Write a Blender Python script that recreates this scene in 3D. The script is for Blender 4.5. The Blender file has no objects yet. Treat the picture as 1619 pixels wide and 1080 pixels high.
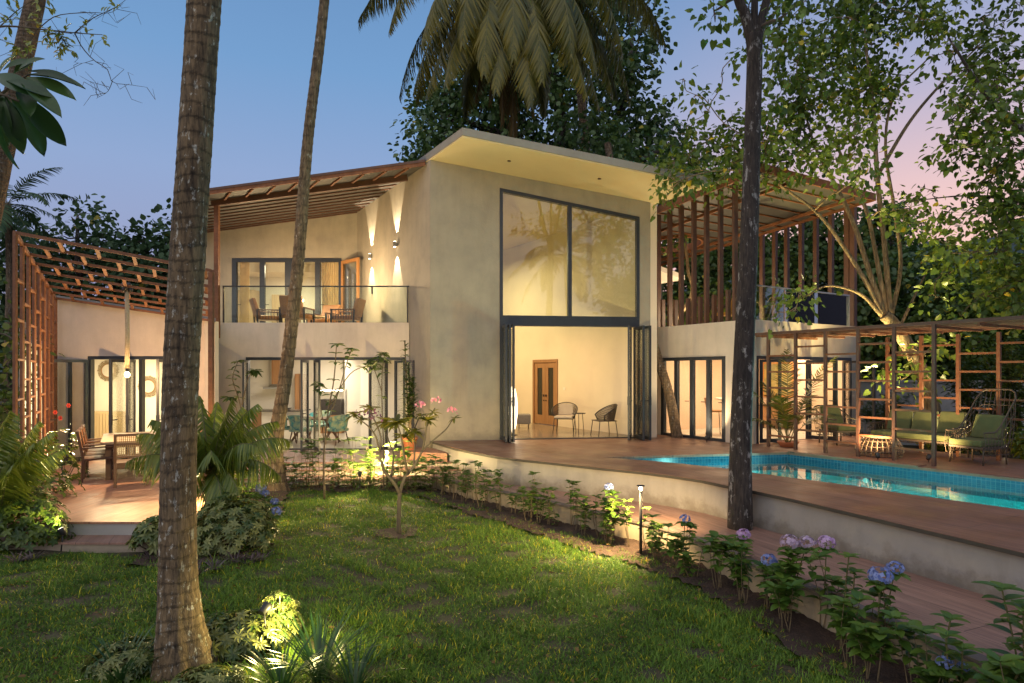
import bpy, bmesh, math, random
import numpy as np
from mathutils import Vector, Matrix
from mathutils.geometry import tessellate_polygon

SC = bpy.context.scene
COL = SC.collection
R = math.radians
F, CX, HOR, EYE = 1000.0, 809.5, 590.0, 2.54   # focal length in photo pixels, centre, horizon, eye height

# ---------------------------------------------------------------- camera
cam_d = bpy.data.cameras.new('camera'); cam = bpy.data.objects.new('camera', cam_d); COL.objects.link(cam)
cam.location = (0, 0, EYE); cam.rotation_euler = (R(90), 0, 0)
cam_d.sensor_width = 36; cam_d.lens = 36 * F / 1619; cam_d.shift_y = 50 / 1619.0
cam_d.clip_start = 0.1; cam_d.clip_end = 5000
SC.camera = cam

# ---------------------------------------------------------------- world: clear dusk sky, blue overhead, pink afterglow low to the right
w = bpy.data.worlds.new('World'); SC.world = w; w.use_nodes = True
nt = w.node_tree; nt.nodes.clear()
N = nt.nodes.new; L = nt.links.new
tc = N('ShaderNodeTexCoord'); sx = N('ShaderNodeSeparateXYZ'); L(tc.outputs['Generated'], sx.inputs[0])
r1 = N('ShaderNodeValToRGB'); r2 = N('ShaderNodeValToRGB')
def ramp(r, stops):
    el = r.color_ramp.elements
    while len(el) > 1: el.remove(el[-1])
    el[0].position, el[0].color = stops[0][0], stops[0][1] + (1,)
    for p, c in stops[1:]:
        e = el.new(p); e.color = c + (1,)
ramp(r1, [(0.0, (.30, .29, .42)), (.12, (.295, .31, .47)), (.28, (.245, .34, .55)), (.42, (.155, .30, .53)), (.55, (.12, .245, .46)), (1, (.05, .12, .30))])
ramp(r2, [(0.0, (.92, .50, .38)), (.12, (.92, .56, .46)), (.22, (.78, .52, .50)), (.38, (.40, .39, .54)), (.55, (.20, .28, .48)), (1, (.07, .13, .30))])
L(sx.outputs[2], r1.inputs[0]); L(sx.outputs[2], r2.inputs[0])
mp = N('ShaderNodeMapRange'); mp.interpolation_type = 'SMOOTHSTEP'
mp.inputs['From Min'].default_value = .66; mp.inputs['From Max'].default_value = 1.0
vd = N('ShaderNodeVectorMath'); vd.operation = 'DOT_PRODUCT'; vd.inputs[1].default_value = (.62, .785, 0); L(tc.outputs['Generated'], vd.inputs[0]); L(vd.outputs['Value'], mp.inputs[0])   # afterglow towards the ridge on the right
mx = N('ShaderNodeMix'); mx.data_type = 'RGBA'
L(mp.outputs[0], mx.inputs[0]); L(r1.outputs[0], mx.inputs[6]); L(r2.outputs[0], mx.inputs[7])
bg = N('ShaderNodeBackground'); bg.inputs[1].default_value = 0.68; L(mx.outputs[2], bg.inputs[0])
wo = N('ShaderNodeOutputWorld'); L(bg.outputs[0], wo.inputs[0])

# broad soft fill added to brighten lawn and planting after sunset
sd = bpy.data.lights.new('fill_sun', 'SUN'); sd.energy = 1.15; sd.angle = R(120); sd.color = (1, .86, .72)
fill_sun = bpy.data.objects.new('fill_sun', sd); COL.objects.link(fill_sun); fill_sun.rotation_euler = (R(48), 0, R(-25))

SC.view_settings.view_transform = 'Standard'; SC.view_settings.look = 'None'
SC.view_settings.exposure = 0.80; SC.view_settings.gamma = 1
SC.cycles.use_denoising = True
try: SC.cycles.denoiser = 'OPENIMAGEDENOISE'
except Exception: pass
SC.cycles.max_bounces = 12; SC.cycles.diffuse_bounces = 3; SC.cycles.glossy_bounces = 6
SC.cycles.transparent_max_bounces = 24; SC.cycles.transmission_bounces = 4
SC.cycles.sample_clamp_indirect = 3.0; SC.cycles.caustics_reflective = False; SC.cycles.caustics_refractive = False

# ---------------------------------------------------------------- helpers
def at(px, py, Y): return Vector(((px - CX) * Y / F, Y, EYE - (py - HOR) * Y / F))
def on(px, py, z):
    Y = (EYE - z) * F / (py - HOR); return Vector(((px - CX) * Y / F, Y, z))

def tag(o, label=None, cat=None, group=None, kind=None):
    if label: o['label'] = label
    if cat: o['category'] = cat
    if group: o['group'] = group
    if kind: o['kind'] = kind
    return o
def empty(name, loc, label=None, cat=None, group=None):
    o = bpy.data.objects.new(name, None); COL.objects.link(o); o.location = loc; o.empty_display_size = .1
    return tag(o, label, cat, group)
def origin_of(o):
    v = Vector((0, 0, 0))
    while o is not None: v = v + o.location; o = o.parent
    return v
def link(name, me, mat, parent=None):
    if mat is not None:
        for m in (mat if isinstance(mat, (list, tuple)) else [mat]): me.materials.append(m)
    o = bpy.data.objects.new(name, me); COL.objects.link(o)
    if parent is not None:
        off = origin_of(parent)
        me.transform(Matrix.Translation(-off)); o.parent = parent
    return o

class MB:
    """collects quads / polygons in world coordinates"""
    def __init__(s): s.v = []; s.f = []; s.m = []; s.cur = 0; s.sm = []
    def face(s, pts, smooth=False):
        b = len(s.v); s.v += [tuple(p) for p in pts]; s.f.append(tuple(range(b, b + len(pts)))); s.m.append(s.cur); s.sm.append(smooth)
    def hexa(s, p):  # p[0..3] bottom ring, p[4..7] top ring
        b = len(s.v); s.v += [tuple(q) for q in p]
        for f in ((0, 3, 2, 1), (4, 5, 6, 7), (0, 1, 5, 4), (1, 2, 6, 5), (2, 3, 7, 6), (3, 0, 4, 7)):
            s.f.append(tuple(b + i for i in f)); s.m.append(s.cur); s.sm.append(False)
    def box(s, x0, x1, y0, y1, z0, z1):
        s.hexa([(x0, y0, z0), (x1, y0, z0), (x1, y1, z0), (x0, y1, z0), (x0, y0, z1), (x1, y0, z1), (x1, y1, z1), (x0, y1, z1)])
    def lbox(s, ln, u0, u1, z0, z1, o0, o1, z0b=None, z1b=None):
        z0b = z0 if z0b is None else z0b; z1b = z1 if z1b is None else z1b
        s.hexa([ln.p(u0, z0, o0), ln.p(u1, z0b, o0), ln.p(u1, z0b, o1), ln.p(u0, z0, o1),
                ln.p(u0, z1, o0), ln.p(u1, z1b, o0), ln.p(u1, z1b, o1), ln.p(u0, z1, o1)])
    def bar(s, a, b, wd, ht, up=(0, 0, 1)):
        a = Vector(a); b = Vector(b); d = (b - a).normalized(); up = Vector(up)
        if abs(d.dot(up)) > .98: up = Vector((1, 0, 0))
        x = d.cross(up).normalized(); y = x.cross(d).normalized()
        h = [(-wd / 2, -ht / 2), (wd / 2, -ht / 2), (wd / 2, ht / 2), (-wd / 2, ht / 2)]
        s.hexa([a + x * i + y * j for i, j in h] + [b + x * i + y * j for i, j in h])
    def tube(s, pts, rad, n=8, cap=True, smooth=True, squash=None):
        pts = [Vector(p) for p in pts]
        if not isinstance(rad, (list, tuple)): rad = [rad] * len(pts)
        b = len(s.v); ref = None
        for i, p in enumerate(pts):
            d = (pts[min(i + 1, len(pts) - 1)] - pts[max(i - 1, 0)]).normalized()
            if ref is None:
                ref = Vector((1, 0, 0)) if abs(d.x) < .8 else Vector((0, 1, 0))
            x = (ref - d * ref.dot(d)).normalized(); y = d.cross(x); ref = x
            for k in range(n):
                a = 2 * math.pi * k / n
                s.v.append(tuple(p + x * (rad[i] * math.cos(a)) + y * (rad[i] * math.sin(a) * (squash or 1))))
        for i in range(len(pts) - 1):
            for k in range(n):
                q = b + i * n; k2 = (k + 1) % n
                s.f.append((q + k, q + k2, q + n + k2, q + n + k)); s.m.append(s.cur); s.sm.append(smooth)
        if cap:
            s.f.append(tuple(b + k for k in range(n))[::-1]); s.m.append(s.cur); s.sm.append(False)
            q = b + (len(pts) - 1) * n
            s.f.append(tuple(q + k for k in range(n))); s.m.append(s.cur); s.sm.append(False)
    def lathe(s, c, prof, n=24, smooth=True):
        c = Vector(c); b = len(s.v)
        for r, z in prof:
            for k in range(n):
                a = 2 * math.pi * k / n; s.v.append((c.x + r * math.cos(a), c.y + r * math.sin(a), c.z + z))
        for i in range(len(prof) - 1):
            for k in range(n):
                q = b + i * n; k2 = (k + 1) % n
                s.f.append((q + k, q + k2, q + n + k2, q + n + k)); s.m.append(s.cur); s.sm.append(smooth)
        for q, fl in ((b, True), (b + (len(prof) - 1) * n, False)):
            f = tuple(q + k for k in range(n)); s.f.append(f[::-1] if fl else f); s.m.append(s.cur); s.sm.append(False)
    def ball(s, c, rx, ry=None, rz=None, n=14, m=9):
        ry = rx if ry is None else ry; rz = rx if rz is None else rz; b = len(s.v)
        for i in range(m + 1):
            t = math.pi * i / m
            for k in range(n):
                a = 2 * math.pi * k / n
                s.v.append((c[0] + rx * math.sin(t) * math.cos(a), c[1] + ry * math.sin(t) * math.sin(a), c[2] - rz * math.cos(t)))
        for i in range(m):
            for k in range(n):
                q = b + i * n; k2 = (k + 1) % n
                s.f.append((q + k, q + k2, q + n + k2, q + n + k)); s.m.append(s.cur); s.sm.append(True)
    def prism(s, poly, z0, z1, top=True, bottom=True, holes=()):
        loops = [[Vector((p[0], p[1], 0)) for p in poly]] + [[Vector((p[0], p[1], 0)) for p in h] for h in holes]
        flat = [p for l in loops for p in l]
        tris = tessellate_polygon(loops)
        for z, yes, fl in ((z1, top, False), (z0, bottom, True)):
            if not yes: continue
            b = len(s.v); s.v += [(p.x, p.y, z) for p in flat]
            for t in tris:
                a, c, d = (flat[i] for i in t)
                up = (c - a).cross(d - a).z > 0
                t = tuple(b + i for i in t)
                s.f.append(t if up != fl else t[::-1]); s.m.append(s.cur); s.sm.append(False)
        if z1 > z0:
            for l in loops:
                for i in range(len(l)):
                    p, q = l[i], l[(i + 1) % len(l)]
                    s.face([(p.x, p.y, z0), (q.x, q.y, z0), (q.x, q.y, z1), (p.x, p.y, z1)])
    def xform(s, M, start=0):
        for i in range(start, len(s.v)): s.v[i] = tuple(M @ Vector(s.v[i]))
    def build(s, name, mat, parent=None, bevel=0, merge=False):
        me = bpy.data.meshes.new(name); me.from_pydata(s.v, [], s.f)
        me.polygons.foreach_set('use_smooth', s.sm); me.polygons.foreach_set('material_index', s.m)
        bm = bmesh.new(); bm.from_mesh(me)
        if merge: bmesh.ops.remove_doubles(bm, verts=bm.verts, dist=.0005)
        bmesh.ops.recalc_face_normals(bm, faces=bm.faces)
        if bevel:
            bmesh.ops.remove_doubles(bm, verts=bm.verts, dist=.0005)
            ed = [e for e in bm.edges if len(e.link_faces) == 2 and e.calc_face_angle(0) > .6]
            bmesh.ops.bevel(bm, geom=ed, offset=bevel, segments=2, affect='EDGES', profile=.6, clamp_overlap=True)
        bm.to_mesh(me); bm.free()
        return link(name, me, mat, parent)

class Line:
    """a wall line in plan: origin, direction, normal towards the viewer"""
    def __init__(s, o, d, n=None, to_cam=True):
        s.o = Vector((o[0], o[1])); s.d = Vector((d[0], d[1])).normalized()
        s.n = Vector((s.d.y, -s.d.x)) if n is None else Vector(n)
        if n is None and to_cam and s.n.dot(-s.o) < 0: s.n = -s.n
    def p(s, u, z, off=0):
        q = s.o + s.d * u + s.n * off; return Vector((q.x, q.y, z))
    def u_at(s, px):
        k = (px - CX) / F   # o.x+d.x u = k (o.y+d.y u)
        return (k * s.o.y - s.o.x) / (s.d.x - k * s.d.y)
    def pix(s, px, py):     # (u, z) of a photo point lying on this wall
        u = s.u_at(px); Y = s.o.y + s.d.y * u; return u, EYE - (py - HOR) * Y / F

def wall_grid(mb, ln, us, levels, solid, th):
    """wall with openings. us: breaks; levels: functions u->z bottom to top; solid(i,j)"""
    lv = [l if callable(l) else (lambda u, c=l: c) for l in levels]
    nu, nz = len(us) - 1, len(lv) - 1
    S = lambda i, j: 0 <= i < nu and 0 <= j < nz and solid(i, j)
    P = lambda i, j, o: ln.p(us[i], lv[j](us[i]), o)
    for i in range(nu):
        for j in range(nz):
            if not S(i, j): continue
            for o in (0, -th): mb.face([P(i, j, o), P(i + 1, j, o), P(i + 1, j + 1, o), P(i, j + 1, o)])
            if not S(i - 1, j): mb.face([P(i, j, 0), P(i, j + 1, 0), P(i, j + 1, -th), P(i, j, -th)])
            if not S(i + 1, j): mb.face([P(i + 1, j, 0), P(i + 1, j + 1, 0), P(i + 1, j + 1, -th), P(i + 1, j, -th)])
            if not S(i, j - 1): mb.face([P(i, j, 0), P(i + 1, j, 0), P(i + 1, j, -th), P(i, j, -th)])
            if not S(i, j + 1): mb.face([P(i, j + 1, 0), P(i + 1, j + 1, 0), P(i + 1, j + 1, -th), P(i, j + 1, -th)])

def copy_tree(o, parent=None):
    c = o.copy(); COL.objects.link(c)
    if parent is not None: c.parent = parent
    for ch in list(o.children): copy_tree(ch, c)
    return c

# ---------------------------------------------------------------- materials
def mk(name, c1, c2=None, scale=4.0, rough=.7, bump=0.0, bscale=None, metal=0.0, stretch=(1, 1, 1), detail=5, spec=None, c3=None, c3scale=30, c3amt=.3):
    m = bpy.data.materials.new(name); m.use_nodes = True; t = m.node_tree; b = t.nodes['Principled BSDF']
    b.inputs['Roughness'].default_value = rough; b.inputs['Metallic'].default_value = metal
    if spec is not None: b.inputs['Specular IOR Level'].default_value = spec
    b.inputs['Base Color'].default_value = (*c1, 1)
    if c2 is None and not bump: return m
    tc = t.nodes.new('ShaderNodeTexCoord'); mp = t.nodes.new('ShaderNodeMapping'); mp.inputs['Scale'].default_value = stretch
    t.links.new(tc.outputs['Object'], mp.inputs[0])
    if c2 is not None:
        n = t.nodes.new('ShaderNodeTexNoise'); n.inputs['Scale'].default_value = scale; n.inputs['Detail'].default_value = detail; n.inputs['Roughness'].default_value = .62
        t.links.new(mp.outputs[0], n.inputs[0])
        mr = t.nodes.new('ShaderNodeMapRange'); mr.inputs['From Min'].default_value = .3; mr.inputs['From Max'].default_value = .7
        t.links.new(n.outputs[0], mr.inputs[0])
        mx = t.nodes.new('ShaderNodeMix'); mx.data_type = 'RGBA'; mx.inputs[6].default_value = (*c1, 1); mx.inputs[7].default_value = (*c2, 1)
        t.links.new(mr.outputs[0], mx.inputs[0]); out = mx.outputs[2]
        if c3 is not None:
            n3 = t.nodes.new('ShaderNodeTexNoise'); n3.inputs['Scale'].default_value = c3scale; n3.inputs['Detail'].default_value = 4
            t.links.new(mp.outputs[0], n3.inputs[0])
            m3 = t.nodes.new('ShaderNodeMapRange'); m3.inputs['From Min'].default_value = .48; m3.inputs['From Max'].default_value = .7; m3.inputs['To Max'].default_value = c3amt
            t.links.new(n3.outputs[0], m3.inputs[0])
            x3 = t.nodes.new('ShaderNodeMix'); x3.data_type = 'RGBA'; x3.inputs[7].default_value = (*c3, 1)
            t.links.new(m3.outputs[0], x3.inputs[0]); t.links.new(out, x3.inputs[6]); out = x3.outputs[2]
        t.links.new(out, b.inputs['Base Color'])
        rr = t.nodes.new('ShaderNodeMapRange'); rr.inputs['To Min'].default_value = max(0, rough - .08); rr.inputs['To Max'].default_value = min(1, rough + .08)
        t.links.new(n.outputs[0], rr.inputs[0]); t.links.new(rr.outputs[0], b.inputs['Roughness'])
    if bump:
        nb = t.nodes.new('ShaderNodeTexNoise'); nb.inputs['Scale'].default_value = bscale or scale * 6; nb.inputs['Detail'].default_value = 6
        t.links.new(mp.outputs[0], nb.inputs[0])
        bp = t.nodes.new('ShaderNodeBump'); bp.inputs['Strength'].default_value = bump; bp.inputs['Distance'].default_value = .02
        t.links.new(nb.outputs[0], bp.inputs['Height']); t.links.new(bp.outputs[0], b.inputs['Normal'])
    return m

def streaks(m, amt=.35, sx=3.0, sz=.22):
    '''rain streaks and run-down grime on a rendered wall'''
    t = m.node_tree; b = t.nodes['Principled BSDF']; base = b.inputs['Base Color'].links[0].from_socket
    tc = t.nodes.new('ShaderNodeTexCoord'); mp = t.nodes.new('ShaderNodeMapping'); mp.inputs['Scale'].default_value = (sx, sx, sz); t.links.new(tc.outputs['Object'], mp.inputs[0])
    n = t.nodes.new('ShaderNodeTexNoise'); n.inputs['Scale'].default_value = 2.2; n.inputs['Detail'].default_value = 7; n.inputs['Roughness'].default_value = .68; t.links.new(mp.outputs[0], n.inputs[0])
    mr = t.nodes.new('ShaderNodeMapRange'); mr.inputs['From Min'].default_value = .45; mr.inputs['From Max'].default_value = .72; mr.inputs['To Min'].default_value = 1; mr.inputs['To Max'].default_value = 1 - amt; t.links.new(n.outputs[0], mr.inputs[0])
    x = t.nodes.new('ShaderNodeMix'); x.data_type = 'RGBA'; x.blend_type = 'MULTIPLY'; x.inputs[0].default_value = 1; t.links.new(base, x.inputs[6]); t.links.new(mr.outputs[0], x.inputs[7]); t.links.new(x.outputs[2], b.inputs['Base Color'])

def grime(m, z0, h, col, amt=.6, nscale=3.5):
    '''ragged splash-back dirt along the foot of a wall'''
    t = m.node_tree; b = t.nodes['Principled BSDF']; base = b.inputs['Base Color'].links[0].from_socket; tc = t.nodes.new('ShaderNodeTexCoord'); sp = t.nodes.new('ShaderNodeSeparateXYZ'); t.links.new(tc.outputs['Object'], sp.inputs[0])
    n = t.nodes.new('ShaderNodeTexNoise'); n.inputs['Scale'].default_value = nscale; n.inputs['Detail'].default_value = 8; n.inputs['Roughness'].default_value = .7; t.links.new(tc.outputs['Object'], n.inputs[0])
    k = t.nodes.new('ShaderNodeMath'); k.operation = 'MULTIPLY_ADD'; k.inputs[1].default_value = -h * 2.4; t.links.new(n.outputs[0], k.inputs[0]); t.links.new(sp.outputs[2], k.inputs[2])
    r = t.nodes.new('ShaderNodeMapRange'); r.interpolation_type = 'SMOOTHSTEP'; r.inputs['From Min'].default_value = z0 - h * 1.2; r.inputs['From Max'].default_value = z0 - h * 1.2 + h; r.inputs['To Min'].default_value = amt; r.inputs['To Max'].default_value = 0; t.links.new(k.outputs[0], r.inputs[0])
    x = t.nodes.new('ShaderNodeMix'); x.data_type = 'RGBA'; x.inputs[7].default_value = (*col, 1); t.links.new(r.outputs[0], x.inputs[0]); t.links.new(base, x.inputs[6]); t.links.new(x.outputs[2], b.inputs['Base Color'])

def leafmat(name, dark, light, trans=.35, rough=.45, spec=.4, vein=0):
    """two-sided leaf: per-leaf attribute 'tint' (0..1) picks between two leaf greens; >1 gives the yellowed leaf"""
    m = bpy.data.materials.new(name); m.use_nodes = True; t = m.node_tree; b = t.nodes['Principled BSDF']
    a = t.nodes.new('ShaderNodeAttribute'); a.attribute_name = 'tint'
    r = t.nodes.new('ShaderNodeValToRGB'); ramp(r, [(0, dark), (.8, light), (.93, light), (1, (light[0] * 2.6 + .08, light[1] * 1.5 + .04, light[2] * .7))])
    t.links.new(a.outputs['Fac'], r.inputs[0]); t.links.new(r.outputs[0], b.inputs['Base Color'])
    b.inputs['Roughness'].default_value = rough; b.inputs['Specular IOR Level'].default_value = spec
    tr = t.nodes.new('ShaderNodeBsdfTranslucent'); t.links.new(r.outputs[0], tr.inputs[0])
    mx = t.nodes.new('ShaderNodeMixShader'); mx.inputs[0].default_value = trans
    t.links.new(b.outputs[0], mx.inputs[1]); t.links.new(tr.outputs[0], mx.inputs[2])
    t.links.new(mx.outputs[0], t.nodes['Material Output'].inputs[0])
    return m

def glassmat(name, tint=(1, 1, 1), ior=1.45, rough=0.0, floor=0.0, spec_tint=(1, 1, 1), top=1.0):
    m = bpy.data.materials.new(name); m.use_nodes = True; t = m.node_tree; t.nodes.remove(t.nodes['Principled BSDF'])
    tr = t.nodes.new('ShaderNodeBsdfTransparent'); tr.inputs[0].default_value = (*tint, 1)
    gl = t.nodes.new('ShaderNodeBsdfGlossy'); gl.inputs['Roughness'].default_value = rough; gl.inputs[0].default_value = (*spec_tint, 1)
    fr = t.nodes.new('ShaderNodeFresnel'); fr.inputs[0].default_value = ior
    mr = t.nodes.new('ShaderNodeMapRange'); mr.inputs['To Min'].default_value = floor; mr.inputs['To Max'].default_value = top
    t.links.new(fr.outputs[0], mr.inputs[0])
    mx = t.nodes.new('ShaderNodeMixShader'); t.links.new(mr.outputs[0], mx.inputs[0])
    t.links.new(tr.outputs[0], mx.inputs[1]); t.links.new(gl.outputs[0], mx.inputs[2])
    t.links.new(mx.outputs[0], t.nodes['Material Output'].inputs[0])
    return m

def emis(name, col, strength):
    m = bpy.data.materials.new(name); m.use_nodes = True; t = m.node_tree; b = t.nodes['Principled BSDF']
    b.inputs['Base Color'].default_value = (*col, 1); b.inputs['Emission Color'].default_value = (*col, 1); b.inputs['Emission Strength'].default_value = strength
    return m

M = {}
M['stucco'] = mk('stucco', (.32, .28, .21), (.27, .236, .18), 1.3, .85, .25, 26, c3=(.22, .20, .17), c3scale=2.6, c3amt=.3)
M['parapet'] = mk('parapet', (.52, .45, .37), (.43, .37, .31), 1.5, .85, .15, 30)
M['cream'] = mk('cream', (.72, .62, .47), (.66, .57, .43), 1.2, .8, .08, 30)
M['white_wall'] = mk('white_wall', (.74, .70, .62), (.69, .65, .58), 1.5, .8, .05, 30)
streaks(M['stucco'], .13, 1.5, .3); streaks(M['parapet'], .13, 1.5, .3)
grime(M['stucco'], .8, .4, (.13, .115, .09), .5)
M['soffit'] = mk('soffit', (.66, .55, .31), (.60, .49, .27), .8, .8, .1, 20)
M['fascia'] = mk('fascia', (.25, .24, .21), (.19, .185, .165), 1.5, .85, .2, 22)
M['concrete'] = mk('concrete', (.42, .40, .36), (.33, .32, .29), 1.6, .8, .2, 20)
M['rust'] = mk('rust', (.19, .068, .022), (.12, .044, .017), 5, .7, .15, 40, c3=(.24, .11, .05), c3scale=14, c3amt=.5)
M['rust_dark'] = mk('rust_dark', (.10, .045, .026), (.07, .032, .02), 5, .55, .1, 40)
M['roof_sheet'] = mk('roof_sheet', (.085, .083, .075), (.062, .06, .056), 2, .5, .1, 20, metal=.2)
M['frame'] = mk('frame', (.022, .027, .034), (.016, .019, .025), 6, .4, 0)
M['glass'] = glassmat('glass', (.96, .97, .95), 1.36, top=.6)
M['window_glass'] = glassmat('window_glass', (.93, .95, .90), 1.30, floor=.03, top=.7)
M['rail_glass'] = glassmat('rail_glass', (.90, .95, .92), 1.22)
M['steel'] = mk('steel', (.35, .35, .34), None, rough=.35, metal=.9)
M['blackmetal'] = mk('blackmetal', (.02, .019, .018), None, rough=.45)
def woodmat(name, c1, c2, sc=3, rough=.5, stretch=(1, 1, .08)): return mk(name, c1, c2, sc * 6, rough, .12, sc * 14, stretch=stretch, detail=4)
M['wood'] = woodmat('wood', (.36, .19, .085), (.26, .13, .055))
M['orange_wood'] = woodmat('orange_wood', (.42, .20, .06), (.33, .14, .04))
M['pale_wood'] = woodmat('pale_wood', (.50, .37, .22), (.42, .30, .17))
M['teak'] = woodmat('teak', (.095, .042, .018), (.065, .03, .014), stretch=(.3, .3, .3))
M['teak_top'] = woodmat('teak_top', (.34, .25, .15), (.27, .19, .11), stretch=(1, .1, 1))
M['pol_floor'] = mk('pol_floor', (.24, .19, .14), (.19, .15, .11), 1.5, .22, .02, 20)
M['tile_floor'] = mk('tile_floor', (.50, .46, .38), (.44, .40, .33), 1.5, .3, .02, 20)

def lamp(name, kind, loc, power, color=(1, .78, .52), size=.1, target=None, spot=60, blend=.5, parent=None, shape=None, size_y=None):
    d = bpy.data.lights.new(name, kind); d.energy = power; d.color = color
    if kind == 'SPOT': d.spot_size = R(spot); d.spot_blend = blend; d.shadow_soft_size = size
    elif kind == 'POINT': d.shadow_soft_size = size
    elif kind == 'AREA':
        d.size = size
        if size_y: d.shape = 'RECTANGLE'; d.size_y = size_y
    o = bpy.data.objects.new(name, d); COL.objects.link(o); o.location = loc
    if target is not None:
        o.rotation_euler = (Vector(target) - Vector(loc)).to_track_quat('-Z', 'Y').to_euler()
    if parent is not None:
        o.location = Vector(loc) - origin_of(parent); o.parent = parent
    return o
# ================================================================ plan
sdir = Vector((-.52, .854)); sdir.normalize(); pdir = Vector((.854, .52)); pdir.normalize()
A = Vector((-2.1, 16.25)); B = Vector((3.73, 17.05)); C = Vector((5.7, 15.4))
LF = Line(A, B - A); LS = Line(A, sdir, (-pdir.x, -pdir.y)); LR = Line(B, sdir, (-pdir.x, -pdir.y))
LW = Line((-8.1, 17.4), (1, 0)); LU = Line((-11.3, 21.4), (1, 0)); LP = Line((-11.2, 15.2), (1, 0))
W2 = Line(C, sdir, (-pdir.x, -pdir.y)); W3 = Line(C, pdir, (-sdir.x, -sdir.y))
DECK, LOW, UP = 0.80, 0.43, 3.83
dAB = (B - A).normalized(); ABL = (B - A).length
def bx(u, t): return A + dAB * u + sdir * t          # box coordinates
def rw(a, b): return C + sdir * a + pdir * b         # right wing coordinates
box_top = lambda u: 8.02 - .1495 * u

# ---------------------------------------------------------------- ground
EDGE = [(-2.1, 16.2), (-1.7, 15.4), (-1.3, 14.6), (-.8, 13.85), (-.36, 13.25), (.14, 12.8), (.92, 12.2), (1.62, 11.64), (2.28, 11.16), (2.7, 10.75), (3.08, 10.3), (3.3, 9.86), (3.56, 9.4), (3.87, 8.79), (4.96, 6.13), (5.9, 3.84), (6.7, 2.0)]
POOL = [(1.86, 13.1), (6.07, 13.9), (9.6, 8.55), (8.2, 5.4), (6.51, 8.04), (5.63, 9.2), (5.27, 9.8), (4.25, 11.0), (3.95, 11.5), (3.27, 12.15), (2.70, 12.62)]
KERB = [(-1.75, 14.0), (-.94, 12.95), (.25, 11.75), (1.22, 10.6), (1.93, 9.78), (2.36, 9.2), (2.77, 8.1), (3.03, 7.2), (3.29, 6.4), (3.62, 5.4), (4.1, 4.0), (4.75, 2.0)]
DPOLY = EDGE + [(13.5, 2.0), (12.55, 9.1), (9.05, 14.75)] + [tuple(rw(-.05, 4.95)), tuple(C), tuple(rw(3.2, 0)), tuple(B)]
def inside(x, y, poly):
    c = False; n = len(poly); j = n - 1
    for i in range(n):
        if ((poly[i][1] > y) != (poly[j][1] > y)) and x < (poly[j][0] - poly[i][0]) * (y - poly[i][1]) / (poly[j][1] - poly[i][1]) + poly[i][0]: c = not c
        j = i
    return c
def smooth(a, b, x):
    t = min(1, max(0, (x - a) / (b - a))); return t * t * (3 - 2 * t)
def gz(x, y):
    z = .12 - .13 * smooth(-6, -1, x) - .07 * smooth(-1, 3, x)
    z += .02 * math.sin(x * 1.7 + y * .9) + .012 * math.sin(x * 4.1 - y * 3.3)
    z += .66 * smooth(9.2, 9.8, x + max(0, (14.75 - y)) * -.62) * smooth(4, 7, y) * (1 - smooth(30, 60, y))
    d = math.hypot(x, y - 12)
    z += -.0 + .7 * smooth(45, 140, d)
    return z
def make_ground():
    xs = sorted(set([round(-14 + .3 * i, 3) for i in range(100)] + [-4000, -1500, -600, -250, -120, -70, -45, -30, -22, -17, 19, 22, 26, 32, 45, 70, 120, 250, 600, 1500, 4000]))
    ys = sorted(set([round(1 + .3 * i, 3) for i in range(88)] + [-300, -60, -15, -4, 29, 34, 42, 55, 80, 120, 250, 600, 1500, 4500]))
    big = [(p[0], p[1]) for p in POOL]; cx = sum(p[0] for p in big) / len(big); cy = sum(p[1] for p in big) / len(big)
    big = [(cx + (x - cx) * 1.18, cy + (y - cy) * 1.18) for x, y in big]
    mb = MB(); nx = len(xs)
    for y in ys:
        for x in xs:
            z = gz(x, y)
            if -13 < x < 13 and 15.3 < y < 27: z = min(z, .1)
            if inside(x, y, big): z = -1.6
            elif inside(x, y, DPOLY): z = min(z, .1)
            mb.v.append((x, y, z))
    for j in range(len(ys) - 1):
        for i in range(nx - 1):
            mb.f.append((j * nx + i, j * nx + i + 1, j * nx + nx + i + 1, j * nx + nx + i)); mb.m.append(0); mb.sm.append(True)
    return mb
M['earth'] = mk('earth', (.045, .05, .016), (.055, .036, .018), 2.2, .95, .5, 18, c3=(.02, .026, .01), c3scale=9, c3amt=.7)
tag(make_ground().build('ground', M['earth']), kind='structure')

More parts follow.
